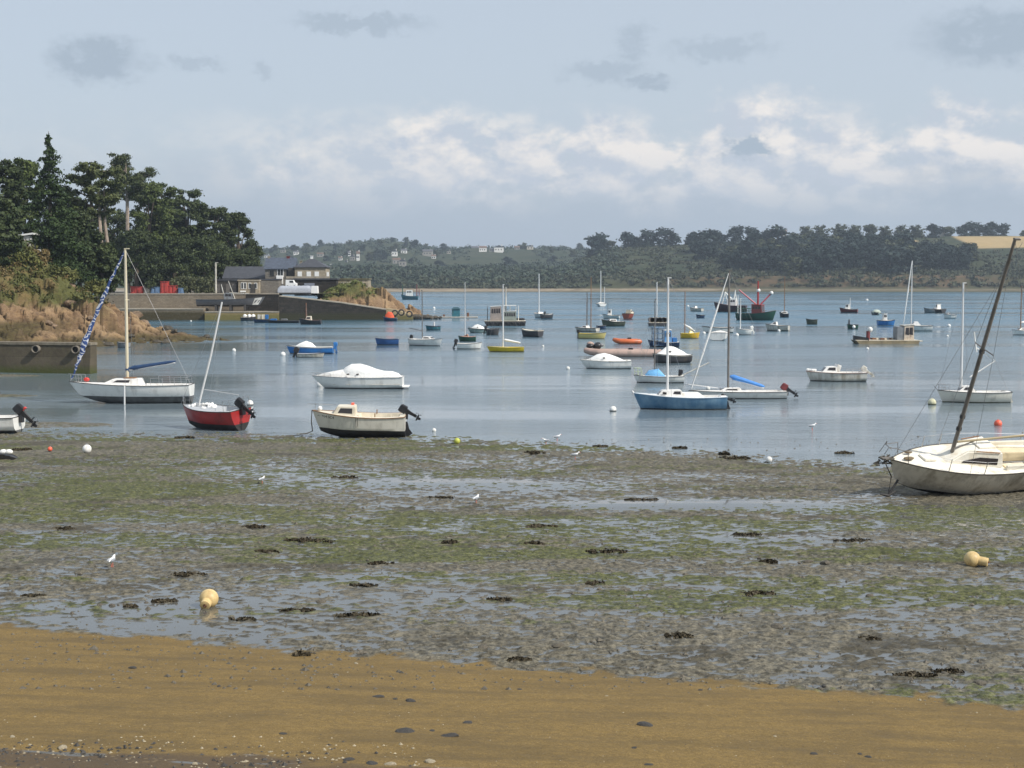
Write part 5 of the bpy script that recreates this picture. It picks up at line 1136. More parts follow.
rib('orange inflatable boat lying alone above the bleached pontoon boat', 614, 640, 344, 180, 1.6, ORG, .34)
# blue steel work boat with stacked frames
def frames(t, L, B, z, m, x0, x1, n=4, lv=3, hh=1.8):
    for k in range(lv + 1): 
        mb = MB(); mb.box(((x0 + x1) / 2, 0, z + hh * k / lv), (x1 - x0, B * .8, .09)); mb.build('shelf', m, t)
    for k in range(n):
        for s in (1, -1): mb = MB(); mb.tube([(x0 + (x1 - x0) * k / (n - 1), s * B * .38, z), (x0 + (x1 - x0) * k / (n - 1), s * B * .38, z + hh + .1)], .05, 5); mb.build('post', m, t)
def x12(t, h):
    L = h.L; frames(t, L, h.B, h.sz(.5) - .35, BRI if False else mat('slate_blue_steel', (.13, .20, .30), .6, var=.2), L * -.0, L * .34, 3, 3, 2.1)
    cabin(t, -L * .25, -L * .02, h.B * .36, h.B * .36, h.sz(.4) - .2, 1.7, .05, .05, mat('blue_white_cabin', (.10, .28, .55), .5, var=.2), top=.95, split=2, side_win=(.1, .9, .5, .85), roof=WH)
    mb = MB(); mb.box((-L * .36, .1, h.sz(.2) + .2), (L * .14, h.B * .5, .7)); mb.build('crate', BRI, t, bevel=.03)
boat('fish', 'blue and white work boat carrying tall shelves of stacked steel frames', 648, 679, 347, 180, 2.6, None, .55, hull=DBL, af=AFb, cab=False, extra=x12, name='work_boat')
# 12 cabin boat dark hull
def x13(t, h):
    L = h.L; mb = MB(); mb.loft([[(L * x, w * h.B * .5 * math.cos(a), h.sz(.5) - .05 + hh * math.sin(a) ** .7) for a in np.linspace(.001, 3.14, 9)] for x, hh, w in ((.4, .1, .3), (.2, .55, .6), (.05, .95, .7), (-.1, .85, .75), (-.3, .45, .85), (-.42, .05, .85))]); c = mb.build('cabin', CVW, t, smooth=True)
    mb = MB(); mb.box((L * .1, h.B * .31, h.sz(.5) + .35), (.5, .05, .14)); mb.build('window', GL, c)
boat('motor', 'motor boat with dark hull and domed white cabin in front of the blue work boat', 657, 684, 363.5, 205, 2.1, 4.0, .75, hull=BLK, af=AFb, stripe=WH3, cab=False, extra=x13, obt=15)
# right mid: 48, 49
def x48(t, h):
    L = h.L; c = cabin(t, L * .0, L * .26, h.B * .32, h.B * .24, h.sz(.6) - .04, .52, .45, .02, DK, side_win=(.1, .75, .38, .85))
    mb = MB(); mb.box((-L * .03, 0, h.sz(.5) + .36), (.35, h.B * .5, .55), ry=-.35); mb.build('windscreen_frame', DK, t, bevel=.03)
    R = random.Random(6)
    for k in range(4): mb = MB(); mb.sphere((L * (.36 + .035 * k), R.uniform(-.2, .2), h.sz(.9) + .12), .13 + .03 * (k == 3), 8, 6, (1.2, 1, .8)); mb.build('fender', CVW, t, smooth=True)
    rails(t, h, .04, .36, .28, 4, 'stern_rail'); outboard(t, Vector((-L / 2 - .05, 0, h.sz(0) - .05)), 55, 1.0, WH3)
boat('motor', 'white motor boat with small cabin, fenders on its bow and pale outboard tilted up', 807, 866, 381.5, 180, 2.1, None, .68, hull=WH3, af=AFb, stripe=None, rail=mat('red_brown_trim', (.20, .09, .06), .5), cab=False, extra=x48, sheer=.15)
def x49(t, h):
    L = h.L; cabin(t, -L * .02, L * .24, h.B * .30, h.B * .18, h.sz(.55) - .02, .42, .5, .35, DK, side_win=(.35, .8, .35, .8))
    mb = MB(); x = -(XD(1, 1) - XD(1, 1)); 
    d = t.location.y; I = inv(t); P = lambda a, b: I @ PD(a, b, d)
    mb.tube([P(974, 332), P(976.5, 352)], .05, 6); mb.build('spar', WH, t)
    mb = MB(); mb.tube([P(977, 348), P(995, 361), P(970, 377)], .045, 6); mb.build('spar', WH, t)
    rudder(t, -L / 2 - .02, .4, .6, .3, WH3); rails(t, h, .86, .98, .4, 3)
    mb = MB(); mb.tube([h.pt(1, h.sz(1), 0), h.pt(1, h.sz(1), 0) + Vector((.25, 0, .3))], .03, 5); mb.build('bow_fitting', STL, t)
boat('sail', 'cream white sailing boat with weedy waterline behind the leaning mast of the beached yacht', 939, 1011, 403, 180, 2.1, None, .68, hull=WH2, af=AFn, mast_px=963, mast_top=284, cab=False, extra=x49, boomlen=0, sheer=.2)
# right-edge sail
boat('sail', 'white sailing boat with thin brown mast at the right edge', 1016, 1030, 335, 200, 1.8, 3.8, .65, hull=WH, mast_px=1021, mast_top=287, mm=WDM, cover=CVW)
# --- mid and far boats: (kind, label, px0, px1, py, kwargs)
SP = [
 ('sail', 'white sailing boat moored bow right, with a thin mast, just inside the pier', 417, 436, 346, dict(hd=330, B=2.0, L=4.6, mast_px=422, mast_top=291, mm=ALUd, mr=.05, ob=True, fb=.75)),
 ('open', 'plain bright blue open dinghy moored alone near the pier head', 379, 394, 345, dict(hd=190, B=1.7, L=2.9, hull=mat('royal_blue_hull_paint', (.03, .10, .28), .4, var=.2), deck=DBL, fb=.7)),
 ('open', 'tiny blue boat with a stub mast beyond the white sailing boat', 428, 437, 330, dict(hd=200, B=1.5, L=2.4, hull=TEA, deck=BRI, mast_px=434, mast_top=322, mr=.12, fb=.6, stay=False)),
 ('sail', 'yellow sailing dinghy with slim mast and white sail on its boom', 487, 524, 352, dict(hd=180, B=1.9, mast_px=503, mast_top=285, hull=YEL, deck=YEL, cover=CVW, cab=False, fb=.50, boomup=-.35, boomlen=.45, mr=.06, rail=mat('dark_yellow_trim', (.3, .25, .05), .5))),
 ('open', 'white open dayboat with a dark outboard left of the yellow dinghy', 457, 482, 349, dict(hd=0, B=1.8, fb=.62, ob=True, obt=20, deck=DK, hull=WH)),
 ('sail', 'dark green boat with salmon coloured deck and tall thin mast', 458, 476, 341.5, dict(hd=178, B=1.9, hull=GRN, deck=mat('salmon_deck', (.50, .28, .20), .6), mast_px=465, mast_top=283, boomlen=0, fb=.6, mr=.045)),
 ('cruiser', 'pale green hulled motor boat with white top behind the salmon decked boat', 467, 489, 333, dict(hd=185, B=2.2, hull=mat('sage_hull_paint', (.22, .30, .28), .4, var=.1), cab=False, extra=lambda t, h: x10(t, h))),
 ('open', 'small black open boat just right of the sage green motor boat', 486, 500, 335, dict(hd=10, B=1.8, hull=BLK, deck=BLK, ob=True, fb=.8)),
 ('motor', 'small cabin boat with brown rim and white stern, alone right of the barge', 524, 538, 337, dict(hd=150, B=2.0, L=3.2, hull=BLK, deck=DKc, stripe=DKc, fb=.9, cab=False)),
 ('sail', 'white sailing boat facing away with tall pale mast beyond the barge', 535, 545, 318, dict(hd=120, B=2.2, L=4.8, mast_px=539, mast_top=274, mr=.1, boomlen=0, fb=.9, ob=True)),
 ('motor', 'little white stern motor boat touching the tall masted boat beyond the barge', 543.5, 552, 318.5, dict(hd=30, B=1.9, L=2.8, hull=BLK, stripe=WH, fb=.8, cab=False)),
 ('sail', 'distant white catamaran with a pair of pale masts', 596, 606, 306.5, dict(hd=100, B=3.4, L=5, mast_px=599, mast_top=271, mr=.12, boomlen=0, fb=.9, stay=False, extra=lambda t, h: (mast(t, h.L * .05, .9, 6.2, .09, 0, ALU, 0, y=-1.2)))),
 ('sail', 'grey sailing boat with twin dark masts above the pale yellow boat', 581, 592, 332, dict(hd=150, B=2.1, L=4.0, hull=WH3, mast_px=587, mast_top=293, mm=WDM, mr=.06, boomlen=0, extra=lambda t, h: mast(t, -h.L * .2, .6, 8.6, .06, 0, WDM, 0))),
 ('open', 'pale yellow open boat below the twin dark masts', 584.5, 601.5, 339, dict(hd=345, B=2.0, L=3.8, hull=mat('pale_yellow_hull_paint', (.62, .52, .20), .45, var=.1), deck=YEL, ob=True, obt=5, fb=.72)),
 ('open', 'dark blue open boat between the grey masted boat and the green cabin boat', 596.5, 607, 329, dict(hd=10, B=1.6, hull=DBL, deck=GRY, fb=.5)),
 ('fish', 'cabin boat with white wheelhouse on an olive green hull', 605, 620, 326.5, dict(hd=200, B=2.3, L=4.2, hull=OLV, deck=DK, fb=.8, cab=False, extra=lambda t, h: cabin(t, -.6, .9, .75, .6, h.sz(.5), .45, .3, .1, DK, side_win=(.1, .9, .3, .8)))),
 ('fish', 'white boat with windowed cabin just beyond the olive cabin boat', 606, 616, 318.5, dict(hd=170, B=2.3, L=3.6, hull=WH, fb=.6, mast_px=608, mast_top=300, mm=ALUd, mr=.04, stay=False)),
 ('fish', 'small rust red cabin boat alone beyond the orange inflatable', 624.5, 633.5, 319, dict(hd=60, B=2.3, L=3.0, hull=mat('rust_red_hull_paint', (.30, .07, .04), .5, var=.2), deck=DKc, fb=1.1, cab=False, extra=lambda t, h: cabin(t, -.3, .7, .6, .5, h.sz(.5), .8, .2, 0, DKc, top=.9))),
 ('sail', 'golden yellow sailing boat with brown mast right of the blue work boat', 681, 700, 338.5, dict(hd=0, B=2.0, hull=mat('golden_hull_paint', (.62, .40, .03), .4, var=.1), deck=YEL, mast_px=685, mast_top=292, mm=WDM, cover=None, boomlen=0, fb=.7, rail=None, extra=lambda t, h: furled(t, (-h.L * .35, 0, 2.0), (h.L * .25, 0, 1.0), .12, CVW, 8, 3))),
 ('motor', 'distant white motor boat above a dark dinghy right of the brown mast', 692, 700.5, 311.5, dict(hd=150, B=2.3, L=3.6, hull=WH3, fb=.8)),
 ('open', 'distant dark dinghy with white stern near the white motor boat', 695.5, 704.5, 318, dict(hd=190, B=1.8, hull=DBL, deck=DK, fb=.6)),
 ('motor', 'long low white motor boat behind the furled headsail', 702, 733, 333, dict(hd=180, B=2.4, hull=WH, stripe=WH3, cab=False, fb=.8)),
 ('motor', 'square white stern of a motor boat in front of the long low one', 711.5, 727, 340.5, dict(hd=75, B=2.5, L=3.6, hull=WH, fb=1.0, tw=.95, cab=False)),
 ('sail', 'white sailing boat with short mast right of the furled headsail', 735.5, 751.5, 335, dict(hd=185, B=2.0, hull=WH, mast_px=740.5, mast_top=299, boomlen=0, fb=.8, cab=False, mr=.07, ob=WH)),
 ('motor', 'grey and white motor boat with windscreen below the green trawler', 769, 786, 331, dict(hd=160, B=2.3, L=3.8, hull=WH3, stripe=WH, fb=.85)),
 ('fish', 'small dark hulled boat with white cabin right of the green trawler', 779, 789.5, 317.5, dict(hd=170, B=2.2, hull=BLK, deck=DK, fb=.8, mast_px=784.5, mast_top=277, mm=WDM, mr=.07, stay=False, cab=False, extra=lambda t, h: cabin(t, -.8, .8, .7, .5, h.sz(.5), .5, .3, .1, DK))),
 ('open', 'olive green open boat alone between the trawler and the blue fishing boat', 806, 817.5, 324.5, dict(hd=175, B=2.0, hull=OLV, deck=OLV, fb=.85)),
 ('fish', 'far dark red boat with white wheelhouse and whip aerial', 843.5, 854, 312.5, dict(hd=160, B=2.6, L=4.6, hull=MRN, deck=DK, fb=.8, mast_px=850, mast_top=298, mr=.08, stay=False)),
 ('open', 'dark open boat with a white buoy on its side, left of the blue fishing boat', 846.5, 858, 329, dict(hd=190, B=1.9, hull=GRN, deck=BLK, fb=.65, extra=lambda t, h: (fender(t, (h.L * .05, h.B * .55, .35), CVW, .3, .6), mast(t, h.L * .3, .4, 1.6, .12, 0, BLK, 0)))),
 ('open', 'far small covered boat with rounded grey green canvas', 872, 880, 315, dict(hd=20, B=1.9, hull=BLK, fb=.6, extra=lambda t, h: (lambda mb: (mb.sphere((.2, 0, h.sz(.5)), .9, 8, 6, (1.3, .9, .75)), mb.build('canvas_cover', mat('sage_canvas', (.40, .45, .38), .8), t, smooth=True)))(MB()))),
 ('fish', 'bright blue fishing boat with white wheelhouse above the oyster barge', 878, 895.5, 325.5, dict(hd=0, B=2.2, hull=BRI, deck=DK, fb=.85, cab=False, sheer=.2, extra=lambda t, h: cabin(t, -h.L * .22, h.L * .02, .6, .6, h.sz(.4) - .2, 1.5, .1, .1, DK, top=.9, split=2, side_win=(.1, .9, .55, .85), roof=DK))),
 ('fish', 'far grey cabin boat, left of a pair at the right of the bay', 924, 934, 312.5, dict(hd=180, B=2.2, hull=GRY, deck=GRY, fb=.8, cab=False)),
 ('fish', 'far dark boat with glazed white wheelhouse, right of the pair', 934, 944, 312.5, dict(hd=120, B=2.4, L=3.4, hull=BLK, deck=DK, fb=.8)),
 ('motor', 'far white motor boat with rounded deck right of the glazed wheelhouse boat', 943.5, 955.5, 318.5, dict(hd=185, B=2.3, hull=WH, fb=.75)),
 ('sail', 'white sailing boat with raked mast and furled sail behind the oyster barge hut', 903, 932, 331, dict(hd=180, B=2.4, hull=WH, fb=.8, mast_px=911.5, mast_top=261, mr=.07, boomlen=0, cab=False, extra=lambda t, h: (cabin(t, -h.L * .1, h.L * .25, .8, .5, h.sz(.5), .7, .8, .5, CVW, side_win=None), furled(t, h.pt(.97, h.sz(1), 0) + Vector((0, 0, .2)), ([c for c in t.children if c.name.startswith('mast')][0].data.vertices[-1].co) + Vector((0, 0, -.1)), .09, CVW, 12, 5, 'furled_headsail', .1)))),
 ('open', 'small white dinghy lying against the foot of the rocks behind the yacht mast', 97, 112, 346, dict(hd=185, B=1.5, hull=WH, fb=.35, deck=DK)),
 ('open', 'small grey box-like boat beside the white dinghy below the rocks', 115.5, 129, 347.5, dict(hd=175, B=1.5, hull=GRY, fb=.55, deck=GRY)),
 ('motor', 'small dark motor boat with white covers lying left of the dinghy raft at the pier', 241, 256, 320.5, dict(hd=0, B=2.2, hull=BLK, deck=DK, fb=.6, cab=False, extra=lambda t, h: [fender(t, (x, .2, h.sz(.5) + .3), CVW, .42, .7) for x in (-.8, .1, .9)])),
 ('open', 'dark blue work dinghy with pale boxes, moored in the raft by the pier', 253, 270, 322.5, dict(hd=180, B=2.0, hull=DBL, deck=GRY, fb=.55, extra=lambda t, h: [(lambda mb: (mb.box((x, 0, h.sz(.5) + .5), (.6, .7, .9)), mb.build('crate', m_, t, bevel=.05)))(MB()) for x, m_ in ((.5, WH3), (-.3, DKc), (-1.0, BRI))])),
 ('open', 'long low black lighter in the middle of the raft by the pier', 267, 299, 323, dict(hd=180, B=2.2, hull=BLK, deck=BLK, fb=.42, extra=lambda t, h: [(lambda mb: (mb.box((x, 0, h.sz(.5) + .2), (1.2, 1., .35)), mb.build('tarpaulin', m_, t, bevel=.08)))(MB()) for x, m_ in ((1.8, BRI), (-.2, GRY))])),
 ('fish', 'dark fishing boat with rusty mast and cream cabin at the pier raft end', 299, 321, 324.5, dict(hd=180, B=2.4, hull=BLK, deck=MRN, fb=.75, mast_px=306, mast_top=303, mm=RUST, mr=.11, cabm=DKc, cab=False, extra=lambda t, h: cabin(t, -.3, .9, .7, .6, h.sz(.5) - .1, .85, .3, .1, DKc, top=.9))),
 ('fish', 'small boat with bright orange red cabin cover below the pier head', 383, 397, 321, dict(hd=180, B=2.2, hull=DBL, stripe=WH, deck=WH, fb=.6, cab=False, extra=lambda t, h: (lambda mb: (mb.loft([[(x, w * math.cos(a), h.sz(.5) + hh * max(0, math.sin(a)) ** .6) for a in np.linspace(.001, 3.14, 9)] for x, hh, w in ((.95, .6, .6), (.4, 1.25, .8), (-.4, 1.1, .8), (-.8, .3, .7))]), mb.build('cabin_cover', mat('orange_red_canvas', (.62, .09, .03), .7, var=.2), t, smooth=True)))(MB()))),
 ('fish', 'distant teal trawler with white wheelhouse beyond the pier head', 401, 418, 299.5, dict(hd=180, B=4.5, hull=TEA, deck=TEA, fb=1.4, cab=False, extra=lambda t, h: (cabin(t, -1.4, 1.6, 1.6, 1.4, h.sz(.5), 2.6, .3, .2, WH, top=.92, side_win=(.1, .9, .55, .85), split=3), mast(t, 3, 1.5, 6.2, .16, 0, GRN, 0), mast(t, -3.2, 1.5, 6.8, .16, 0, MRN, 0), mast(t, -4.2, 1.5, 4.6, .14, 0, MRN, 0)))),
]
for k_, lb, a, b, py, kw in SP: boat(k_, lb, a, b, py, **kw)
# buried-away small pontoon shapes beyond the pier
t = thing('pontoon_hut', 'dark teal hut standing on a low floating pontoon beyond the pier head', 'hut', PZ(456, 318)); mb = MB(); mb.box((0, 0, 1.1), (1.7, 1.6, 1.6)); mb.build('wall', TEA, t, bevel=.03); mb = MB(); mb.loft([[(-1, -.95, 1.9), (1, -.95, 1.9), (1, .95, 1.9), (-1, .95, 1.9)], [(-.5, -.1, 2.35), (.5, -.1, 2.35), (.5, .1, 2.35), (-.5, .1, 2.35)]]); mb.build('roof', mat('dark_teal_roof', (.02, .07, .09), .7), t); mb = MB(); mb.box((0, 0, .18), (9.5, 2.2, .3)); mb.build('pontoon', mat('pale_pontoon', (.45, .42, .37), .8, var=.2), t, bevel=.04)
mb = MB(); mb.box((2.6, 0, .7), (.5, .5, .9)); mb.box((-2.6, .2, .5), (.4, .4, .5)); 
tag(mb.build('pontoon_bollards', RUST, t), None)
bpy.data.objects['pontoon_bollards'].name = 'bollard_pair'

# trawlers and barges
def trawler_green():
    t, h = boat('fish', 'green trawler with red wheelhouse and raised red outrigger booms', 744, 770, 320.5, 335, 4.6, 8.0, 1.35, hull=GRN, af=AFr, stripe=None, deck=GRN, cab=False, name='trawler', cat='trawler', sheer=.5)
    L = h.L; z = h.sz(.5)
    cabin(t, -.8, 1.4, 1.3, 1.2, z - .3, 2.1, .2, .0, MRN, top=.95, side_win=(.1, .9, .55, .82), split=3, roof=RED)
    mast(t, .2, z + 1, z + 6.6, .16, 0, RED, 0); d = t.location.y; I = inv(t); P = lambda a, b: I @ PD(a, b, d)
    for a in (((757, 305), (739, 290)), ((760, 305), (772, 292.5))): mb = MB(); mb.tube([P(*a[0]), P(*a[1])], .17, 6); mb.build('outrigger_boom', mat('faded_red_paint', (.42, .08, .10), .5, var=.2), t)
    mb = MB(); mb.sphere(P(758.5, 290.5), .42, 8, 6); mb.sphere(P(771.5, 293), .4, 8, 6); mb.build('radar_dome', WH, t, smooth=True)
    rails(t, h, .02, .4, 1.0, 5, 'stern_rail', .05, m=GRN); mb = MB(); mb.box((-L / 2 - .06, 0, .75), (.06, 3.2, .4)); mb.build('transom_board', WH, t); mast(t, -L * .45, .8, 5.2, .07, 0, WH, 0, y=-1.4)
trawler_green()
def trawler_dark():
    t, h = boat('fish', 'dark red hulled trawler with white rigging beyond the tall masts', 720.5, 740, 312, 165, 4.6, 8.5, 1.6, hull=mat('maroon_black_hull', (.06, .025, .03), .5, var=.3), af=AFr, deck=MRN, cab=False, name='trawler', cat='trawler', sheer=.6)
    z = h.sz(.5); cabin(t, -1.6, .8, 1.4, 1.3, z - .4, 2.2, .2, 0, WH, top=.95, side_win=(.1, .9, .55, .82), split=3)
    d = t.location.y; I = inv(t); P = lambda a, b: I @ PD(a, b, d)
    for a in (((722, 305), (725, 292)), ((728, 305), (725, 292)), ((725, 292), (733, 300)), ((738, 305), (735, 292)), ((733, 305), (735.5, 290))): mb = MB(); mb.tube([P(*a[0]), P(*a[1])], .13, 5); mb.build('gantry_leg', WH, t)
trawler_dark()
# grey laid up boat above the slipway wall
t, h = boat('fish', 'long grey laid up boat with white bow resting on the slipway by the quay wall', 206, 258, 305.5, 0, 3.0, None, 1.15, hull=mat('slate_grey_hull', (.12, .125, .14), .5, var=.2), deck=GRY, cab=False, name='laid_up_boat', z=1.4, stripe=GRY)
t.location.z = 3.0; t.location.y = 311; t.location.x = XD(231, 311)
mb = MB(); R0 = MB()
mb.loft([[h.pt(q, zz, s) + Vector((.02, s * .03, 0)) for s, zz in ((1, h.sz(q) - .1), (1, .1), (-1, .1), (-1, h.sz(q) - .1))] for q in (.86, .92, .965)]); mb.build('bow_panel', WH, t)
cabin(t, -1.3, .6, .9, .8, h.sz(.4) - .1, 1.5, .3, .1, GRY, top=.9, side_win=(.1, .9, .5, .85), split=2)
mast(t, -1.2, 1, 4.3, .09, .8, WH3, 0); mast(t, .9, 1, 5.0, .08, 1.4, WH3, 0)
mb = MB(); mb.tube([(-.3, 0, 2.6), (3.8, 0, 2.35)], .09, 6); mb.build('boom', WH3, t)
for x in (-3, 0, 3):
    for s in (-1, 1): mb = MB(); mb.box((x, s * .8, -.55), (.4, .5, 1.3)); mb.build('keel_block', wood_dark, t)

# oyster barges
def barge(label, px0, px1, py, B, m, fbz, build, hd=180):
    hr = math.radians(hd); p = PZ((px0 + px1) / 2, py); L = (px1 - px0) / F_ * p.y; p.y += B / 2; t = thing('oyster_barge', label, 'barge', p, hr, 'boats moored in the bay')
    mb = MB(); mb.loft([[(L * a, B / 2 * w, z) for a, w, z in ((-.5, s, fbz), (-.47, s, -.3), (.42, s, -.3), (.5, s, fbz))] for s in (-1, 1)]); mb.build('hull', m, t, bevel=.03)
    mb = MB(); mb.box((0, 0, fbz + .035), (L * .98, B * .96, .06)); mb.build('deck', DKc, t); build(t, L, B, fbz + .07); return t
def bg1(t, L, B, z):
    R = random.Random(8)
    mb = MB(); mb.loft([[(L * .5 - q * L * .2, s * B * .5 * w, zz) for q, w, zz in ((0, .25, z + .55), (0, .2, z - .2), (1, 1, z - .2), (1, 1, z + .3))] for s in (-1, 1)]); mb.build('bow', BLK, t)
    mb = MB(); mb.tube([(L * .27, 0, z), (L * .27, 0, z + 1.1)], .25, 8); mb.build('winch_post', MRN, t); mb = MB(); mb.sphere((L * .24, 0, z + 1.3), .35, 8, 6); mb.build('lamp_globe', WH, t, smooth=True)
    c = cabin(t, -L * .42, -L * .26, B * .38, B * .38, z - .05, 1.95, .05, .05, mat('rust_stained_white', (.55, .46, .36), .6, var=.2, dirt=(.28, .15, .08), dscale=3), top=.98, side_win=(.1, .9, .35, .85), split=2, roof=WH3)
    mb = MB(); mb.box((-L * .21, 0, z + .85), (.9, B * .7, 1.7)); mb.build('wheelhouse_annex', GRY, t, bevel=.03)
    for k in range(9): mb = MB(); mb.box((L * (.18 - .04 * k), R.uniform(-.5, .5), z + .13), (.5, .8, .22), rz=R.uniform(-.2, .2)); mb.build('oyster_basket', [RUST, DKc, GRY][k % 3], t)
    mb = MB(); mb.box((-L * .52, 0, z - .15), (.8, B * .5, .12)); mb.build('stern_platform', DKc, t)
barge('long oyster barge with rust stained hut at its right end and dark raised bow', 856, 920, 344, 3.0, mat('ochre_stained_hull', (.24, .19, .11), .7, var=.3, vscale=1, dirt=(.1, .08, .05)), .42, bg1)
def bg2(t, L, B, z):
    c = cabin(t, L * .08, L * .36, B * .36, B * .36, z, 2.6, .1, .1, mat('brown_grey_cabin', (.30, .25, .22), .7, var=.2), top=.97, side_win=(.08, .92, .5, .85), split=4, roof=WH)
    cabin(t, -L * .28, L * .05, B * .34, B * .34, z, 1.7, .1, .1, GRN if False else mat('grey_green_cabin', (.22, .25, .22), .6, var=.2), top=.96, side_win=(.08, .92, .45, .85), split=5, roof=WH)
    mb = MB(); mb.box((-L * .12, 0, z + 2.7), (L * .3, B * .6, .12)); mb.build('awning', WH, t)
    for x in (-.26, -.12, .02):
        for s in (-1, 1): mb = MB(); mb.tube([(L * x, s * B * .28, z + 1.6), (L * x, s * B * .28, z + 2.7)], .06, 5); mb.build('awning_post', WH3, t)
    mast(t, -L * .02, z, ZD(287, t.location.y), .10, 0, WH3, 0); mast(t, L * .42, z, 3.6, .06, 0, GRY, 0); mast(t, -L * .32, z, 3.6, .06, 0, WH, 0)
    R = random.Random(9)
    for k in range(8): mb = MB(); mb.sphere((L * (-.3 - .02 * k), -B * .4 + .1 * k, z + .2), .3, 6, 5, (1, 1, .8)); mb.build('net_heap', BLK, t)
    for k in range(7): mb = MB(); mb.tube([(L * (-.42 + .13 * k) + .35 * math.cos(a), B * .52 + .02, .32 + .35 * math.sin(a)) for a in np.linspace(0, 6.283, 9)], .11, 5, False); mb.build('tyre_fender', rub, t)
barge('broad dark barge with two deck cabins, white roofs and tyre fenders', 484, 526, 326, 4.2, BLK, .85, bg2)
def bg3(t, L, B, z):
    R = random.Random(5)
    for k in range(12): mb = MB(); mb.tube([(L * (-.4 + .07 * k), -B * .35, z + .45), (L * (-.4 + .07 * k), B * .35, z + .45)], .45, 8); mb.build('oyster_bag_roll', mat('brown_grey_mesh_bag', (.16, .13, .11), .9, var=.4, vscale=2) if k % 3 else WH3, t, smooth=True)
    mast(t, -L * .02 + .3, z, ZD(282, t.location.y), .09, 0, ALU, 0)
barge('squat barge piled with brown oyster bags above the blue work boat', 649, 668.5, 326, 3.0, BLK, .55, bg3)

# --- the beached yacht at the right ------------------------------------------
L = 7.0; d0 = 58.; p = GP(968, 492)
T = thing('beached_yacht', 'large cream white yacht heeled over on the mud with a tall dark leaning mast', 'yacht', (0, 0, 0))
h = Hull(L, 2.45, .82, draft=.66, rake=.52, foot=.95, sheer=.16, tw=.72, aft=.02, zb=-.30, fine=2.2, nst=24)
BH = mat('stained_cream_hull', (.68, .64, .56), .45, var=.12, vscale=1.5, dirt=(.16, .13, .085), dscale=1.6, dlo=.45, dhi=.75)
BD = mat('cream_yacht_deck', (.80, .76, .66), .5, var=.06, vscale=2, dirt=(.55, .45, .30), dscale=2.5, dlo=.5, dhi=.8)
BI = mat('buff_cockpit', (.66, .56, .38), .55, var=.1, vscale=2)
build_hull(T, h, BH, AFb, None, mat('dark_toe_rail', (.05, .045, .04), .6), BD, (.05, .36), depth=.46, rail=.022, coam=.2)
c = cabin(T, -L * .135, L * .20, h.B * .335, h.B * .15, h.sz(.5) - .02, .60, .9, .1, BD, top=.84, side_win=None, front_win=False, bevel=.05)
for s in (1, -1):
    mb = MB(); z = h.sz(.5); y0, y1 = h.B * .335, h.B * .335 * .84
    def cp(u, v): return Vector((-L * .135 + u * L * .335 - (.9 * v * u) + .1 * v * (1 - u), s * ((y0 + (h.B * .15 - y0) * u) * (1 - v) + v * (y1 + (h.B * .15 * .84 + (h.B * .335 - h.B * .15) * .3 * .84 - y1) * u) + .012), z - .02 + .60 * v))
    mb.loft([[cp(u, .22) , cp(u, .62 - .28 * (u > .55) * (u - .55) / .25)] for u in np.linspace(.12, .78, 9)], closed=False); mb.build('window', GL, c)
    mb = MB(); mb.tube([cp(.1, .93) + Vector((0, 0, .03)), cp(.75, .93) + Vector((0, 0, .03))], .022, 5); mb.build('grab_rail', TEK, c)
    # cockpit seats and coamings
    mb = MB(); mb.box((-L * .30, s * .62, h.sz(.2) - .22), (L * .27, .42, .36)); mb.build('cockpit_seat', BI, T, bevel=.02)
    mb = MB(); mb.box((-L * .29, s * .93, h.sz(.2) + .07), (L * .31, .09, .26)); mb.build('coaming', BD, T, bevel=.025)
mb = MB(); mb.box((-L * .155, 0, h.sz(.4) + .02), (.06, .62, .62)); mb.build('companionway_door', BI, T, bevel=.01)
mb = MB(); mb.box((-L * .06, 0, h.sz(.5) + .595), (.75, .62, .05)); mb.build('sliding_hatch', BD, c, bevel=.02)
mb = MB(); mb.box((L * .27, 0, h.sz(.75) + .07), (.5, .5, .07)); mb.build('fore_hatch', BD, T, bevel=.02)
# rigging
xm = L * .125; mtop = 9.5; 
mo = mast(T, xm, h.sz(.6) + .30, mtop, .062, .05, ALUd, .50, .55, 10, hd=True)
for q in (.1, .16, .48): mb = MB(); zz = 1.3 + (mtop - 1.3) * q; mb.box((xm - .05 * q, -.0, zz), (.15, .13, .14)); mb.build('mast_fitting', BLKP, mo)
stays(T, h, xm, mtop, .05, .009, .55, .5, z0=1.2, fore=False, back=True, frac=.98)
mb = MB(); mb.tube([h.pt(.985, h.sz(1), 0), (xm - .4, 0, mtop - .1)], .009, 4); mb.build('stay', WIRE, T)
bo = MB(); bo.tube([(xm - .1, 0, h.sz(.6) + .72), (-L * .56, 0, h.sz(.6) + 1.0)], .045, 8); bo = bo.build('boom', mat('bronze_boom', (.34, .28, .17), .5, metal=.2), T, smooth=True)
mb = MB(); mb.tube([(-L * .30, .1, h.sz(.5) + .9), (-L * .36, .4, h.sz(.2) - .2)], .02, 5); mb.build('mainsheet', ROPE, T)
mb = MB(); mb.tube([(xm - .9, 0, h.sz(.6) + .75), (xm - .1, 0, h.sz(.6) + .45)], .025, 5); mb.build('boom_vang', ALUd, T)
for x, y in ((L * .22, 1), (L * .09, -1), (L * .22, -1), (L * .02, 1)):
    tq = (x + L / 2) / L; q = h.pt(tq, h.sz(tq), y); mb = MB(); mb.tube([q + Vector((0, -y * .05, 0)), q + Vector((0, -y * .05, .48))], .016, 5); mb.build('stanchion', STL, T)
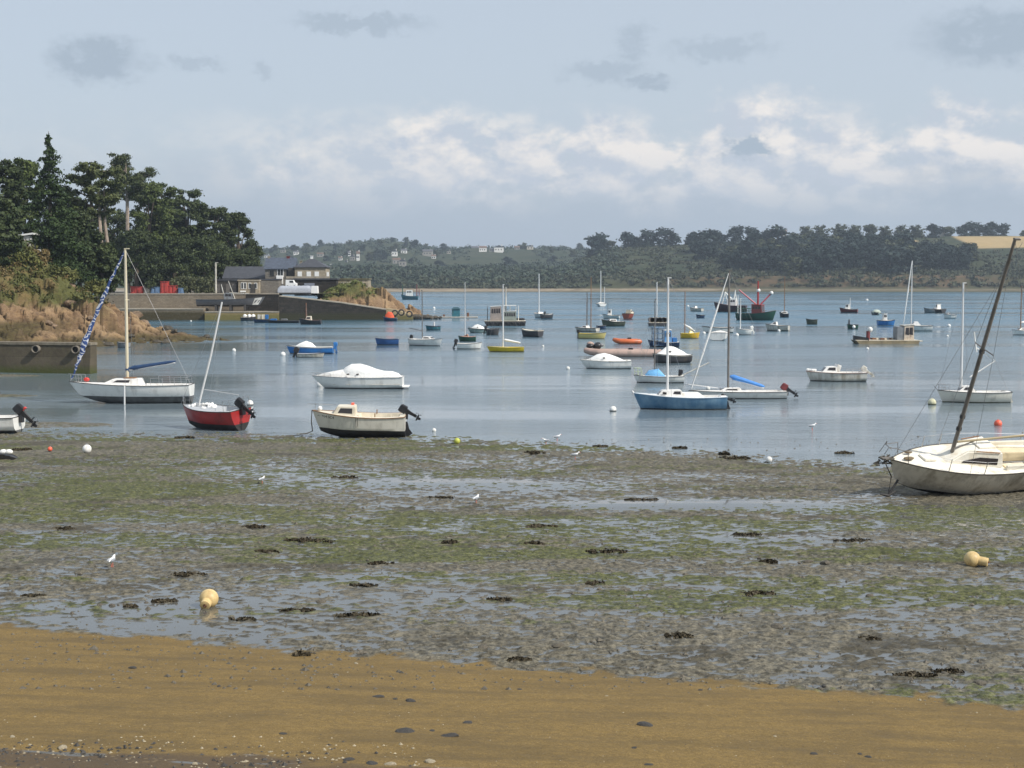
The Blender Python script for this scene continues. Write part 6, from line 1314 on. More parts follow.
for s in (1, -1):
    P = [h.pt(tq, h.sz(tq), s) + Vector((0, -s * .05, .46)) for tq in (.93, .72, .52, .3, .06)]; mb = MB(); mb.tube(P, .006, 4); mb.build('guard_wire', WIRE, T)
    mb = MB(); tq = .08; q = h.pt(tq, h.sz(tq), s); mb.tube([q, q + Vector((0, 0, .55))], .016, 5); mb.build('stanchion', STL, T)
# pulpit, with the anchor roller, chain and tangled gear at the bow
mb = MB(); b0 = h.pt(1, h.sz(1), 0); q1 = h.pt(.92, h.sz(.92), 1); q2 = h.pt(.92, h.sz(.92), -1)
mb.tube([q1, q1 + Vector((.15, 0, .5)), b0 + Vector((.28, .12, .55)), b0 + Vector((.30, 0, .2))], .014, 5); mb.tube([q2, q2 + Vector((.15, 0, .5)), b0 + Vector((.28, -.12, .55)), b0 + Vector((.28, .12, .55))], .014, 5); mb.tube([b0 + Vector((.28, -.1, .55)), b0 + Vector((.34, 0, .75)), b0 + Vector((.55, 0, .3))], .012, 5); mb.build('pulpit', ALUd, T)
mb = MB(); mb.box(b0 + Vector((.12, 0, .02)), (.5, .16, .06)); mb.build('bow_roller', ALUd, T)
R = random.Random(14); mb = MB()
for k in range(14): a = b0 + Vector((R.uniform(-.05, .5), R.uniform(-.15, .15), R.uniform(-.15, .12))); mb.tube([a, a + Vector((R.uniform(-.2, .2), R.uniform(-.1, .1), R.uniform(-.15, .1))), a + Vector((R.uniform(-.1, .25), 0, R.uniform(-.2, .1)))], .03, 5)
mb.build('tangled_rope', mat('weedy_rope', (.10, .09, .07), .9, var=.4), T, smooth=True)
mb = MB(); mb.sphere((L * .40, .12, h.sz(.9) + .09), .12, 8, 6, (2.0, .8, .5)); mb.sphere((L * .36, -.35, h.sz(.9) + .09), .10, 8, 6, (1.8, .8, .5)); mb.build('coiled_rope', mat('brown_rope_coil', (.16, .12, .07), .9), T, smooth=True)
mb = MB(); mb.loft([[(x, y, z) for x, y in ((.7, 0), (.2, .07), (-.6, .06), (-.8, 0), (-.6, -.06), (.2, -.07))] for z in (-.3, -.95)]); mb.build('keel', AFb, T)
HEEL, YAW, PIT = -22., 200., -.5
T.rotation_euler = (math.radians(HEEL), math.radians(PIT), math.radians(YAW)); T.location = (16.95, 55.9, .62)
T['_yacht'] = 1; del T['_yacht']
# anchor chain down to the mud and the grounded anchor
I = inv(T); bw = T.matrix_world @ (b0 + Vector((.25, 0, -.05))); g1 = GP(888, 497)
t = thing('anchor', 'black anchor standing on the mud below the bow of the beached yacht', 'anchor', g1); mb = MB()
mb.tube([(0, 0, .02), (.12, .05, .75), Vector(bw) - g1], [.035, .025, .02], 5); mb.build('chain', AFb, t); mb = MB()
mb.tube([(-.3, -.1, .12), (0, 0, .05), (.3, .1, .2)], [.03, .06, .03], 6); mb.tube([(0, 0, .05), (.38, .1, .62)], .04, 6); mb.build('fluke', AFb, t)
# ---------------------------------------------------------------- buildings on the quay
def at(px, d): return XD(px, d)
def windows(o, xs, z0, z1, yf, w, m_frame=white, m_pane=glass, ox=0, oy=0, blind=None):
    for x in xs:
        mb = MB(); mb.box((x, yf - .03, (z0 + z1) / 2), (w + .16, .10, z1 - z0 + .16)); f = mb.build('window', m_frame, o)
        if blind is None:
            for s in (-1, 1): mb = MB(); mb.box((x + s * w * .25, yf - .075, (z0 + z1) / 2), (w * .44, .04, z1 - z0 - .04)); mb.build('pane', m_pane, f)
def house(name, label, px0, px1, d, ytop, ybase, depth, wallm, roofm, roof='hip', rise=1.2, eave=.3, cat='building', group=None):
    x0, x1 = at(px0, d), at(px1, d); zt, zb = ZD(ytop, d), ZD(ybase, d); o = thing(name, label, cat, ((x0 + x1) / 2, d, zb), group=group); w = x1 - x0; h = zt - zb
    mb = MB(); mb.box((0, depth / 2, h / 2 - .3), (w, depth, h + .6)); mb.build('wall', wallm, o)
    mb = MB(); e = eave; 
    if roof == 'hip': ii = min(depth, w) * .42; mb.loft([[(-w / 2 - e, -e, h), (w / 2 + e, -e, h), (w / 2 + e, depth + e, h), (-w / 2 - e, depth + e, h)], [(-w / 2 - e, -e, h + .12), (w / 2 + e, -e, h + .12), (w / 2 + e, depth + e, h + .12), (-w / 2 - e, depth + e, h + .12)], [(-w / 2 + ii, depth * .45, h + rise), (w / 2 - ii, depth * .45, h + rise), (w / 2 - ii, depth * .55, h + rise), (-w / 2 + ii, depth * .55, h + rise)]])
    elif roof == 'gable': mb.loft([[(-w / 2 - e, -e, h - .02), (-w / 2 - e, depth / 2, h + rise), (-w / 2 - e, depth + e, h - .02), (-w / 2 - e, depth + e, h - .2), (-w / 2 - e, -e, h - .2)], [(w / 2 + e, -e, h - .02), (w / 2 + e, depth / 2, h + rise), (w / 2 + e, depth + e, h - .02), (w / 2 + e, depth + e, h - .2), (w / 2 + e, -e, h - .2)]])
    else: mb.box((0, depth / 2, h + .12), (w + 2 * e, depth + 2 * e, .3))
    mb.build('roof', roofm, o); return o, w, h
def chim(o, x, y, z, w=.8, hh=1.4, m=None): mb = MB(); mb.box((x, y, z + hh / 2), (w, w * .7, hh)); mb.box((x, y, z + hh + .06), (w + .15, w * .7 + .15, .12)); mb.build('chimney', m or S_house, o)
D = 327.
o, w, h_ = house('stone_house', 'main stone house on the quay with three bright white shuttered windows', 295, 326, D, 267.5, 290, 7, S_house, slate, 'hip', 1.9)
for x in (at(300, D), at(309, D), at(317, D)):
    x -= o.location.x; mb = MB(); big_ = abs(x - (at(309, D) - o.location.x)) < .1; zc = ZD(275, D) - o.location.z; mb.box((x, -.03, zc - (.25 if big_ else 0)), (.95, .10, 1.5 + (.5 if big_ else 0))); mb.build('shutter', white, o)
mb = MB(); mb.box((0, -.05, h_ - .02), (w + .1, .12, .22)); mb.build('cornice', cap, o); chim(o, at(310, D) - o.location.x, 3.5, h_ + 1.0, .55, 1.5, white); chim(o, at(299, D) - o.location.x, 3.5, h_ + .7, .5, .7)
mb = MB(); mb.box((w / 2 + .35, .6, h_ - 1.9), (.45, .45, 1.9)); mb.build('white_flue', white, o)
o, w, h_ = house('slate_house', 'grey stone house with steep blue slate roof left of the main stone house', 265.5, 294, D + 1, 268.5, 290, 6, S_grey, slate2, 'gable', 2.4)
zc = ZD(272.5, D) - o.location.z; windows(o, [at(280, D) - o.location.x], zc - .9, zc + .9, 0, 1.2); windows(o, [at(271.5, D) - o.location.x, at(288, D) - o.location.x], zc - .75, zc + .5, 0, .9, S_grey)
mb = MB(); mb.box((at(279.5, D) - o.location.x, -.5, zc - 1.6), (1.4, .9, 1.9)); mb.build('porch', white, o, bevel=.05); mb = MB(); mb.box((at(291, D) - o.location.x, -.18, zc - .2), (1.3, .3, 2.4)); mb.build('timber_panel', wood_dark, o); chim(o, at(286, D) - o.location.x, 3, h_ + 1.4, .7, 1.2, MRN if 'MRN' in globals() else bark); chim(o, at(266.5, D) - o.location.x, 3, h_ + 1.4, .5, 1.2, S_house)
o, w, h_ = house('long_slate_building', 'long low building under a dark slate roof below the cypresses', 224, 265, 334, 278, 291, 8, S_grey, slate, 'gable', 2.6)
o, w, h_ = house('stone_cottage', 'low pale stone cottage with dark windows in front of the long slate roof', 238.5, 259, 321, 281, 293, 5, S_house, cap, 'flat', 0, .15)
zc = ZD(286, 321) - o.location.z; windows(o, [at(p, 321) - o.location.x for p in (242.5, 245.3)], zc - .55, zc + .65, 0, .42); mb = MB(); mb.box((at(253, 321) - o.location.x, -.04, .95), (1.1, .1, 1.9)); mb.build('door', wood_dark, o); windows(o, [at(250, 321) - o.location.x, at(256, 321) - o.location.x], zc - .5, zc + .6, 0, .42)
mb = MB(); mb.box((-w / 2 + 1.0, -.06, .35), (1.2, .1, .3)); mb.build('white_sill', white, o)
o, w, h_ = house('dark_shed', 'dark timber shed left of the low stone cottage', 213, 237.5, 322, 280.5, 293, 5, wood_dark, slate, 'flat', 0, .2)
for x in (-1.6, .6, 1.9): mb = MB(); mb.box((x, -.04, 1.0), (.9, .1, 1.8)); mb.build('door', mat('grey_shed_door', (.13, .12, .11), .8, var=.3), o)
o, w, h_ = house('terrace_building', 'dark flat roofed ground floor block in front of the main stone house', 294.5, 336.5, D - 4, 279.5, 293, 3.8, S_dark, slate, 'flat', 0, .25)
mb = MB(); mb.box((at(312, D) - o.location.x, -.05, 1.4), (2.2, .12, 1.4)); mb.build('garage_door', mat('grey_blue_door', (.20, .22, .27), .6, var=.1), o)
mb = MB(); mb.box((-w / 2 + 2.5, 3.2, h_ + .45), (9.5, .08, .5)); mb.build('parapet', cap, o)
mb = MB(); mb.box((0, 0, 0), (1, 1, 1))
o, w, h_ = house('garage', 'grey stone garage filling the gap between the stone cottage and the covered boat', 259.5, 279, 323, 280, 293, 4, S_grey, slate, 'flat', 0, .1)
# boat under a grey cover on the quay
t = thing('covered_boat', 'long boat laid up on the quay under a pale grey ribbed cover', 'boat', PD(295, 294, 318)); Lc = 33 / F_ * 318
mb = MB(); mb.loft([[(x, 1.15 * math.cos(a) + 0, .3 + hh * max(0, math.sin(a)) ** .55) for a in np.linspace(0, math.pi, 11)] for x, hh in [(-Lc / 2 + .0, 1.0)] + [(-Lc / 2 + Lc * q, 1.42 + (.07 if i % 2 else 0)) for i, q in enumerate(np.linspace(.06, .94, 15))] + [(Lc / 2, 1.2)]]); mb.build('cover', mat('grey_ribbed_cover', (.36, .38, .42), .5, var=.12, bump=.4, bscale=3), t, smooth=True)
mb = MB(); mb.box((Lc / 2 + .7, 0, .9), (1.5, 1.9, 1.6), taper=.9); mb.build('white_stern_box', white, t, bevel=.08); mb = MB(); mb.box((0, 0, .12), (Lc, 1.9, .5)); mb.build('hull', GRY, t)
t = thing('parked_van', 'small white van parked behind the covered boat', 'van', PD(291.5, 288, 321.0)); mb = MB(); mb.loft([[(x, y, z) for x, z in ((-1.2, .3), (1.2, .3), (1.2, 1.0), (.75, 1.15), (.5, 1.7), (-1.15, 1.75))] for y in (-.75, .75)]); mb.build('body', white, t, bevel=.06)
for x in (-.75, .75): mb = MB(); mb.tube([(x, -.8, .3), (x, .8, .3)], .3, 10); mb.build('wheel', rub, t)
mb = MB(); mb.box((.1, -.77, 1.35), (.8, .03, .4)); mb.build('side_window', glass, t)
o, w, h_ = house('mossy_stone_building', 'pale stone building with mossy flat roof on the mound, row of white windows', 338.5, 368.5, 331, 279.5, 294, 6, S_house, mat('mossy_roof', (.13, .12, .07), .9, var=.3, vscale=1), 'flat', 0, .2)
zc = ZD(285, 331) - o.location.z; windows(o, [at(p, 331) - o.location.x for p in (342.5, 346.5, 350.8, 354, 358.5, 362)], zc - .75, zc + .55, 0, .42, mat('greyed_window_frame', (.55, .53, .48), .6))
mb = MB(); mb.box((w / 2 - .5, -.1, h_ / 2 - .5), (.9, .3, h_ - .3)); mb.build('corner_pier', S_house, o)
# containers, crates, poles on the quay
RC = mat('red_container_paint', (.42, .05, .04), .6, var=.2, vscale=1, dirt=(.2, .06, .05)); BC = mat('blue_container_paint', (.12, .20, .33), .6, var=.15, vscale=1)
def container(label, px0, px1, y0, d, m, depth=2.2, group=None, y1=293.5):
    x0, x1 = at(px0, d), at(px1, d); zt = ZD(y0, d); z0 = QZ; o = thing('container', label, 'container', ((x0 + x1) / 2, d, z0), group=group); w = x1 - x0; h = zt - z0; mb = MB()
    n_ = max(4, int(w / .35)); mb.loft([[(-w / 2 + w * i / n_, (.0 if i % 2 else .09), z) for i in range(n_ + 1)] + [(w / 2, depth, z), (-w / 2, depth, z)] for z in (.12, h - .1)]); mb.build('body', m, o)
    mb = MB()
    for z in (.07, h - .04): mb.box((0, depth / 2 + .02, z), (w + .1, depth + .2, .12))
    mb.build('frame', m, o); mb = MB(); mb.box((w * .25, -.03, h / 2), (w * .4, .05, h * .75)); mb.build('door', m, o)
container('low red container at the left end of the quay row', 130.5, 143, 286.5, 317.6, RC)
container('grey white container between the red one and the blue one', 143.8, 150, 286, 318, WH3); container('blue container in the middle of the quay row', 150.8, 159.5, 287, 317.6, BC)
container('tall stack-like red container, highest of the quay row', 160.6, 168, 281.5, 317.6, RC, y1=1); container('red container with broken outline right of the tallest red one', 168.6, 177.5, 285.5, 318, RC); container('small blue grey container at the right end of the quay row', 178.2, 182.5, 288, 317.6, BC)
def pole(label, px, y0, y1, d, r=.09, m=WH3): p = PD(px, y1, d); t = thing('lamp_post', label, 'lamp post', p); mb = MB(); hh = (y1 - y0) / F_ * d; mb.tube([(0, 0, 0), (0, 0, hh)], [r, r * .8], 7); mb.build('post', m, t); mb = MB(); mb.box((.25, 0, hh + .05), (.6, .2, .14)); mb.build('lamp_head', m, t)
pole('pale concrete lamp post at the end of the hedge by the sheds', 216, 263, 293, 319, .22); pole('thin brown pole standing behind the grey white container', 143.3, 262, 293, 323, .07, bark)
# yellow fleck of boats' crane at house left: white house among the firs
t = thing('hillside_house', 'white house with pale roof glimpsed between the fir and the scrub bank', 'house', PD(22, 252, 216)); mb = MB(); mb.box((0, 1.5, 1.0), (2.2, 3, 2.6)); mb.build('wall', mat('grey_render', (.55, .55, .53), .7), t)
mb = MB(); mb.loft([[(-1.5, -.3, 2.1), (1.6, -.3, 2.5), (1.6, 3.2, 2.5), (-1.5, 3.2, 2.1)], [(-1.5, -.3, 2.3), (1.6, -.3, 2.75), (1.6, 3.2, 2.75), (-1.5, 3.2, 2.3)]]); mb.build('roof', white, t)
mb = MB(); mb.box((-.3, -.04, .9), (1.2, .06, .7)); mb.build('window', glass, t)
t = thing('garden_wall', 'scrap of white wall at the foot of the dark fir', 'wall', PD(41, 254, 214)); mb = MB(); mb.box((0, 0, .3), (.9, .3, .7)); mb.build('panel', white, t)

# houses on the far hillside
R = random.Random(21)
WR = [mat('white_render', (.82, .80, .76), .8, var=.05), mat('cream_render', (.55, .50, .42), .8, var=.05), mat('grey_stone_render', (.33, .31, .28), .8, var=.1)]
RO = [slate, mat('weathered_slate', (.10, .10, .11), .7), mat('brown_tiles', (.16, .10, .07), .8)]
adj = ['white gabled', 'cream', 'grey stone']
for i, ((px, py, wp, hp, c, kd), best) in enumerate(HB):
    # find the depth on the hill at which this base shows
    p = hill2(px, best); k = best / F_; w = wp * k * 1.25; hh = hp * k * .95; dp = w * .7
    near = ['leftmost of all', 'beside the church-like tower', 'by the wooded shoulder', 'near the shore', 'on the crest', 'in the trees'][i % 6]
    lb = '%s distant hillside house, %s, about %s from the left edge' % (adj[c], dict(tall='tall and narrow')['tall'] if kd == 'tall' else ('slender like a tower' if kd == 'tower' else 'low' if hp < 3.6 else 'broad' if wp > 5 else 'plain'), ['a quarter', 'a third', 'two fifths', 'almost half'][0 if px < 300 else 1 if px < 365 else 2 if px < 440 else 3])
    o = thing('hillside_house', lb, 'house', p, group='houses on the distant hillside'); mb = MB(); mb.box((0, 0, hh / 2 - 1), (w, dp, hh + 2)); mb.build('wall', WR[c], o)
    rs = hp * k * .38; mb = MB(); e = .4
    if i % 3 == 0: mb.loft([[(-w / 2 - e, -dp / 2 - e, hh), (0, -dp / 2 - e, hh + rs), (w / 2 + e, -dp / 2 - e, hh)], [(-w / 2 - e, dp / 2 + e, hh), (0, dp / 2 + e, hh + rs), (w / 2 + e, dp / 2 + e, hh)]])
    else: mb.loft([[(-w / 2 - e, -dp / 2 - e, hh), (-w / 2 - e, 0, hh + rs), (-w / 2 - e, dp / 2 + e, hh)], [(w / 2 + e, -dp / 2 - e, hh), (w / 2 + e, 0, hh + rs), (w / 2 + e, dp / 2 + e, hh)]])
    mb.build('roof', RO[i % 3], o)
    mb = MB(); mb.box((w * .3, 0, hh + rs * .9), (1.0, .8, rs * .9)); mb.build('chimney', WR[c], o)
    for x in ((-.25, .2) if w < 10 else (-.32, -.05, .25)): mb = MB(); mb.box((w * x, -dp / 2 - .05, hh * .55), (1.3, .12, 1.7)); mb.build('window', glass, o)
for (px, py, w, hh, dd, lb) in ((777, 231.5, 16, 2.6, 412, 'long red roofed farmhouse on the skyline between the trees'), (940, 232, 5, 4, 420, 'small pale house on the skyline among pale trees'), (750, 232.5, 5, 3, 396, 'low white building half hidden in the skyline trees')):
    p = hill1(px, min(dd, 430)); p.z = max(p.z, ZD(py + 3, p.y)); k = p.y / F_; o = thing('farmhouse', lb, 'house', p); mb = MB(); mb.box((0, 0, hh * .2), (w * .95, 7, hh * 1.4)); mb.build('wall', WR[1], o); mb = MB(); mb.loft([[(-w / 2, -4, hh * .8), (-w / 2, 0, hh * .8 + 3), (-w / 2, 4, hh * .8)], [(w / 2, -4, hh * .8), (w / 2, 0, hh * .8 + 3), (w / 2, 4, hh * .8)]]); mb.build('roof', mat('dull_red_tiles', (.30, .15, .11), .8, var=.15) if w > 10 else RO[1], o)

# ---------------------------------------------------------------- buoys
def buoy(label, px, py, r_px, m=CVW, band=None, group='mooring buoys', hat=True, z=0.):
    p = PZ(px, py + r_px * .6) if not z else GP(px, py + r_px * .9); r = r_px / F_ * p.y; t = thing('mooring_buoy', label, 'buoy', (p.x, p.y, p.z + r * (.45 if not z else .9)), group=group); mb = MB(); mb.sphere((0, 0, 0), r, 14, 10); mb.build('float', m, t, smooth=True)
    if band: mb = MB(); mb.sphere((-.012 * 0, 0, -r * .30), r * .985, 14, 10, (1, 1, .78)); mb.build('bottom', band, t, smooth=True)
    mb = MB(); mb.tube([(-r * .2, 0, r * .9), (-r * .2, 0, r * 1.15), (r * .2, 0, r * 1.15), (r * .2, 0, r * .9)], r * .09, 5); mb.build('ring', STL, t); return t
BWH = mat('buoy_white', (.80, .79, .76), .4, var=.08, dirt=(.4, .38, .3), dscale=4); BCR = mat('buoy_cream', (.62, .60, .42), .5, var=.1, dirt=(.3, .3, .15))
for lb, px, py, r, m, bd in (('white mooring buoy at the bow of the largest motor cruiser', 320, 384, 3.6, BWH, None), ('white and black buoy right of the red dinghy sailer', 250, 403, 3.4, BWH, AFb), ('half white half black buoy left of the blue hulled sailing boat', 613, 409, 3.5, BWH, AFb), ('cream weedy buoy at the bow of the cream white sailing boat', 932, 402, 4.2, BCR, AFn),
                             ('white buoy in open water right of the rock point', 234, 350, 1.9, BWH, None), ('white buoy left of the blue speedboat bow', 283, 354, 2.6, BWH, None), ('white buoy right of the yellow dinghy', 543, 346, 1.2, BWH, None), ('white buoy left of the mid bay cruiser', 568, 368, 1.9, BWH, None), ('white buoy below the dark hulled motor boat', 662, 360.5, 2.4, BWH, None),
                             ('white buoy on the long oyster barge side of open water', 867.5, 348.5, 1.5, BWH, None), ('far white buoy above the blue fishing boat', 867, 300, 1.4, BWH, None), ('white buoy below the far rounded motor boat', 949, 325.5, 1.8, BWH, None), ('small white buoy just above the raked spars', 947.5, 336, 1.3, BWH, None), ('far white buoy beyond the golden sailing boat', 688, 306, 1.2, BWH, None),
                             ('far white buoy near the far shore left of the tall masted boats', 434, 308, 1.4, BWH, None), ('white buoy by the golden sailing boat bow', 704, 333, 1.7, BWH, None), ('tiny white buoy in front of the pier landing step', 191, 321, .9, BWH, None), ('white buoy beside the white sailing boat with short mast', 737, 334.8, 1.9, BWH, None), ('white buoy at the stern of the grey white motor boat', 779, 330.5, 1.5, BWH, None), ('white buoy just behind the blue hulled boat deck', 708, 388, 2.2, BWH, None), ('small pale float left of the stranded cream cabin boat motor', 434, 430, 2.2, BWH, None)):
    buoy(lb, px, py, r, m, bd)
buoy('red orange buoy seen over the boom of the beached yacht', 998, 423, 4.0, ORB, None)
buoy('white and dark buoy lying on the mud behind the water edge at left', 87, 449, 4.6, BWH, None, z=1); buoy('small red buoy lying on the mud near the left edge', 50, 449, 2.4, ORB, None, z=1)
buoy('white buoy lying at the water edge near the dark weed patch', 769, 459.5, 3.2, BWH, None, z=1); buoy('yellow green buoy on the mud edge right of the cabin boat', 457, 441, 3.2, mat('yellow_green_buoy', (.45, .48, .08), .5), None, z=1)
BIG = mat('sun_yellowed_plastic', (.70, .52, .24), .5, var=.14, vscale=3, dirt=(.34, .22, .09), dscale=3, dlo=.45, dhi=.75)
def can_buoy(label, px, py, r_px, ax, ln):
    p = GP(px, py + r_px); r = r_px / F_ * p.y; t = thing('can_buoy', label, 'buoy', (p.x, p.y, p.z + r * .86)); ax = Vector(ax).normalized(); Rm = Vector((0, 0, 1)).rotation_difference(ax).to_matrix()
    mb = MB(); mb.sphere((0, 0, 0), r, 20, 14); mb.build('float', BIG, t, smooth=True)
    mb = MB(); mb.tube([ax * (-r * .2), ax * r * .93, ax * r * ln * .98, ax * r * ln], [r * .60, r * .56, r * .54, r * .48], 18); nk = mb.build('neck', BIG, t, smooth=True)
    mb = MB(); mb.tube([ax * r * (ln - .02), ax * r * (ln + .03)], r * .2, 10); mb.tube([ax * r * ln + Vector((-.03, 0, 0)), ax * (r * ln + .05), ax * r * ln + Vector((.05, 0, .03))], .012, 5); mb.build('eye', RUST, nk)
    return t
can_buoy('big yellowed can buoy on the mud at lower left, its neck pointing at us', 209, 597, 9.7, (-.10, -1, -.32), 1.5)
can_buoy('big yellowed can buoy lying on the mud at right, its neck pointing right', 972, 558, 8.2, (.9, -.45, -.12), 1.9)
p = GP(958, 563); mb = MB(); mb.tube([(0, 0, 0), (.25, 0, .05), (.42, .1, .25)], .03, 5); tag(mb.build('mooring_rope', ROPE, loc=p), 'short black rope trailing left of the right hand can buoy', 'rope')

# half sunk dinghy heap at left edge
t = thing('dinghy_wreck', 'dark half buried dinghy with white rags at the left edge of the mud', 'dinghy', GP(2, 459)); mb = MB()
mb.loft([[(x, y * .45 * q, z * q - .05) for y, z in ((-1, .35), (-.6, .02), (.6, .02), (1, .35), (.9, .30), (-.9, .30))] for x, q in ((-1.5, 1), (-.2, 1), (.45, .6), (.75, .2))]); mb.build('hull', BLK, t)
for x in (-.4, .1, .35): mb = MB(); mb.sphere((x, -.1, .33), .15, 8, 6, (1.2, 1, .8)); mb.build('rag', CVW, t, smooth=True)

# ---------------------------------------------------------------- gulls
def gull(px, py, label, hd=0, s=1., fly=False, stand=True, z=None):
    s *= .68; p = GP(px, py + 2) if z is None else PD(px, py, z); t = thing('gull', label, 'gull', p + Vector((0, 0, .02)), math.radians(hd), 'gulls on the mud flat')
    gw = mat('gull_white', (.82, .82, .80), .7); gg = mat('gull_grey', (.30, .32, .35), .7)
    R_ = []
    for x, y, zc, rz in ((-.20, .012, .20, .012), (-.12, .05, .20, .045), (-.02, .075, .205, .075), (.07, .07, .225, .07), (.12, .045, .27, .045), (.145, .036, .315, .036), (.18, .03, .325, .028), (.20, .012, .32, .01)):
        R_.append([(x * s, y * s * math.cos(a), (zc + rz * math.sin(a)) * s) for a in np.linspace(0, 2 * math.pi, 9)[:-1]])
    mb = MB(); mb.loft(R_); b = mb.build('body', gw, t, smooth=True)
    for sd in (-1, 1):
        mb = MB(); mb.sphere((-.04 * s, sd * .06 * s, .225 * s), .12 * s, 8, 6, (1.3, .22, .42)); mb.build('wing', gg, t, smooth=True)
        mb = MB(); mb.tube([(.0, sd * .025 * s, .15 * s), (.01 * s, sd * .025 * s, 0)], .008 * s, 4); mb.build('leg', ORB, t)
    mb = MB(); mb.tube([(.19 * s, 0, .322 * s), (.245 * s, 0, .31 * s)], [.012 * s, .004 * s], 5); mb.build('beak', ORB, t); return t
gull(557, 440, 'gull with grey wings at the water edge, centre right of the yellow green buoy', 20, 1.5); gull(575, 458, 'gull walking on the mud below the pair at the water edge', 5, 1.5); gull(112, 566, 'white gull standing on the mud at lower left', 80, 1.35); gull(476, 502, 'small white gull by a puddle in the centre of the flat', 60, 1.3)
gull(812, 433, 'white gull on the shallow water left of the beached yacht', 10, 1.7); gull(546, 443, 'dark gull beside the white one at the water edge', 190, 1.4); gull(262, 482, 'white gull on the left of the flat', 60, 1.2)

# ---------------------------------------------------------------- weed mats, stones, sticks

LMK = [('the left can buoy', 209, 597), ('the right hand can buoy', 972, 558), ('the stranded cabin boat', 358, 438), ('the beached yacht', 960, 480), ('the red dinghy sailer', 212, 430), ('the white gull at lower left', 112, 566), ('the white and dark buoy on the mud', 87, 449), ('the buoy by the weed patch', 769, 460), ('the lower left corner', 0, 760), ('the lower right corner', 1023, 760), ('the bottom centre of the picture', 512, 768), ('the small gull on the flat', 476, 502)]
USED = set()
def where(kind, px, py, wpx):
    size = 'tiny' if wpx < 8 else 'small' if wpx < 16 else 'middling' if wpx < 30 else 'long'
    for nm, x, y in sorted(LMK, key=lambda q: math.hypot(q[1] - px, (q[2] - py) * 2)):
        dx, dy = px - x, py - y; dd = math.hypot(dx, dy * 2)
        side = ('right of' if dx > 0 else 'left of') if abs(dx) > 2.5 * abs(dy) else ('below' if dy > 0 else 'above') if abs(dx) < abs(dy) * .8 else (('below and ' if dy > 0 else 'above and ') + ('right of' if dx > 0 else 'left of'))
        far = 'close ' if dd < 70 else '' if dd < 170 else 'well ' if dd < 300 else 'far '
        lb = '%s %s %s%s %s' % (size, kind, far, side, nm)
        if lb not in USED and len(lb.split()) <= 16: USED.add(lb); return lb
    return kind
R = random.Random(33)
weedm = leafmat('dark_seaweed', (.024, .019, .011), (.10, .08, .045))
def weed(px, py, wpx, hpx, i, label='dark heap of seaweed on the mud flat'):
    p = GP(px, py); k = p.y / F_; w = wpx * k; dpt = hpx * p.y * p.y / (CAMH * F_) ; hh = max(.05, hpx * k * .45); cl = []
    Rr = random.Random(i)
    for q in range(16): a = Rr.uniform(0, 6.28); f = Rr.random() ** .7; sk = Rr.uniform(-.3, .3); cl.append((math.cos(a) * w * .55 * f, math.sin(a) * min(dpt, w) * .22 * f + sk * .2, hh * .15, w * Rr.uniform(.03, .13) + .03, w * .06 + .03, hh * (.8 - .5 * f) + .012))
    o = leaves('seaweed_clump', cl, 500, .045 * max(1, p.y / 45), weedm, seed=i); o.location = p; tag(o, where('dark seaweed heap', px, py, wpx), 'seaweed', 'seaweed heaps on the mud flat')
wl_ = [(305, 541, 50, 6), (343, 478, 26, 4), (66, 529, 20, 4), (255, 527, 22, 4), (265, 552, 26, 4), (188, 575, 34, 5), (32, 597, 26, 5), (165, 602, 26, 6), (298, 611, 36, 5), (360, 616, 52, 6), (535, 453, 18, 3), (605, 552, 34, 6), (540, 527, 30, 5), (533, 544, 18, 6), (450, 543, 16, 6), (680, 636, 26, 5), (758, 594, 42, 5), (748, 535, 24, 5), (855, 541, 40, 4), (737, 459, 34, 6), (725, 455, 10, 8), (843, 455, 20, 3), (915, 676, 42, 6), (950, 672, 24, 5), (602, 447, 14, 3), (680, 449, 16, 3), (595, 584, 18, 4), (380, 564, 26, 4), (365, 586, 24, 3), (22, 450, 16, 3), (185, 438, 20, 3), (130, 607, 12, 4), (440, 498, 20, 2), (640, 500, 30, 3), (770, 562, 20, 4), (500, 600, 22, 4), (870, 640, 24, 4), (300, 655, 16, 3), (245, 620, 24, 3), (520, 660, 20, 3)]
for i, a in enumerate(wl_): weed(*a, i)
def stone(px, py, wpx, m, label, group, i, flat=.45):
    p = GP(px, py); r = wpx / 2 / F_ * p.y; rock(p - Vector((0, 0, r * .1)), r, m, where(label.split(' ')[0] + ' ' + label.split(' ')[1], px, py, wpx), group, (1, .75, flat), i, 'stone', 'stone', .25, rz=i * 1.3)
SMm = mat('muddy_stone', (.10, .085, .06), .6, var=.4, vscale=6, bump=.5, bscale=20)
for i, (px, py, w) in enumerate(((808, 562, 12), (825, 563, 16), (872, 565, 12), (322, 602, 14), (112, 606, 10), (100, 605, 7), (146, 603, 7), (767, 513, 9), (722, 650, 16), (776, 627, 18), (870, 596, 10), (945, 674, 12), (980, 683, 14), (980, 684, 8), (826, 546, 6), (482, 648, 14), (820, 689, 8), (558, 646, 16), (1000, 566, 9))): stone(px, py, w, SMm, 'muddy stone half sunk in the mud flat', 'stones on the mud flat', i)
for i, (px, py, w) in enumerate(((378, 697, 14), (395, 699, 9), (410, 701, 13), (468, 723, 15), (645, 726, 22), (405, 732, 22), (432, 731, 8), (450, 736, 20), (814, 754, 11), (868, 757, 9), (349, 760, 14), (372, 764, 18), (283, 734, 9), (219, 686, 6), (133, 668, 12), (118, 688, 6), (824, 686, 6), (648, 765, 12), (860, 754, 7), (250, 686, 4), (634, 748, 8), (520, 690, 8), (700, 690, 6))): stone(px, py, w, rk_slate, 'dark stone lying on the wet sand', 'dark stones on the sand', i, .35)
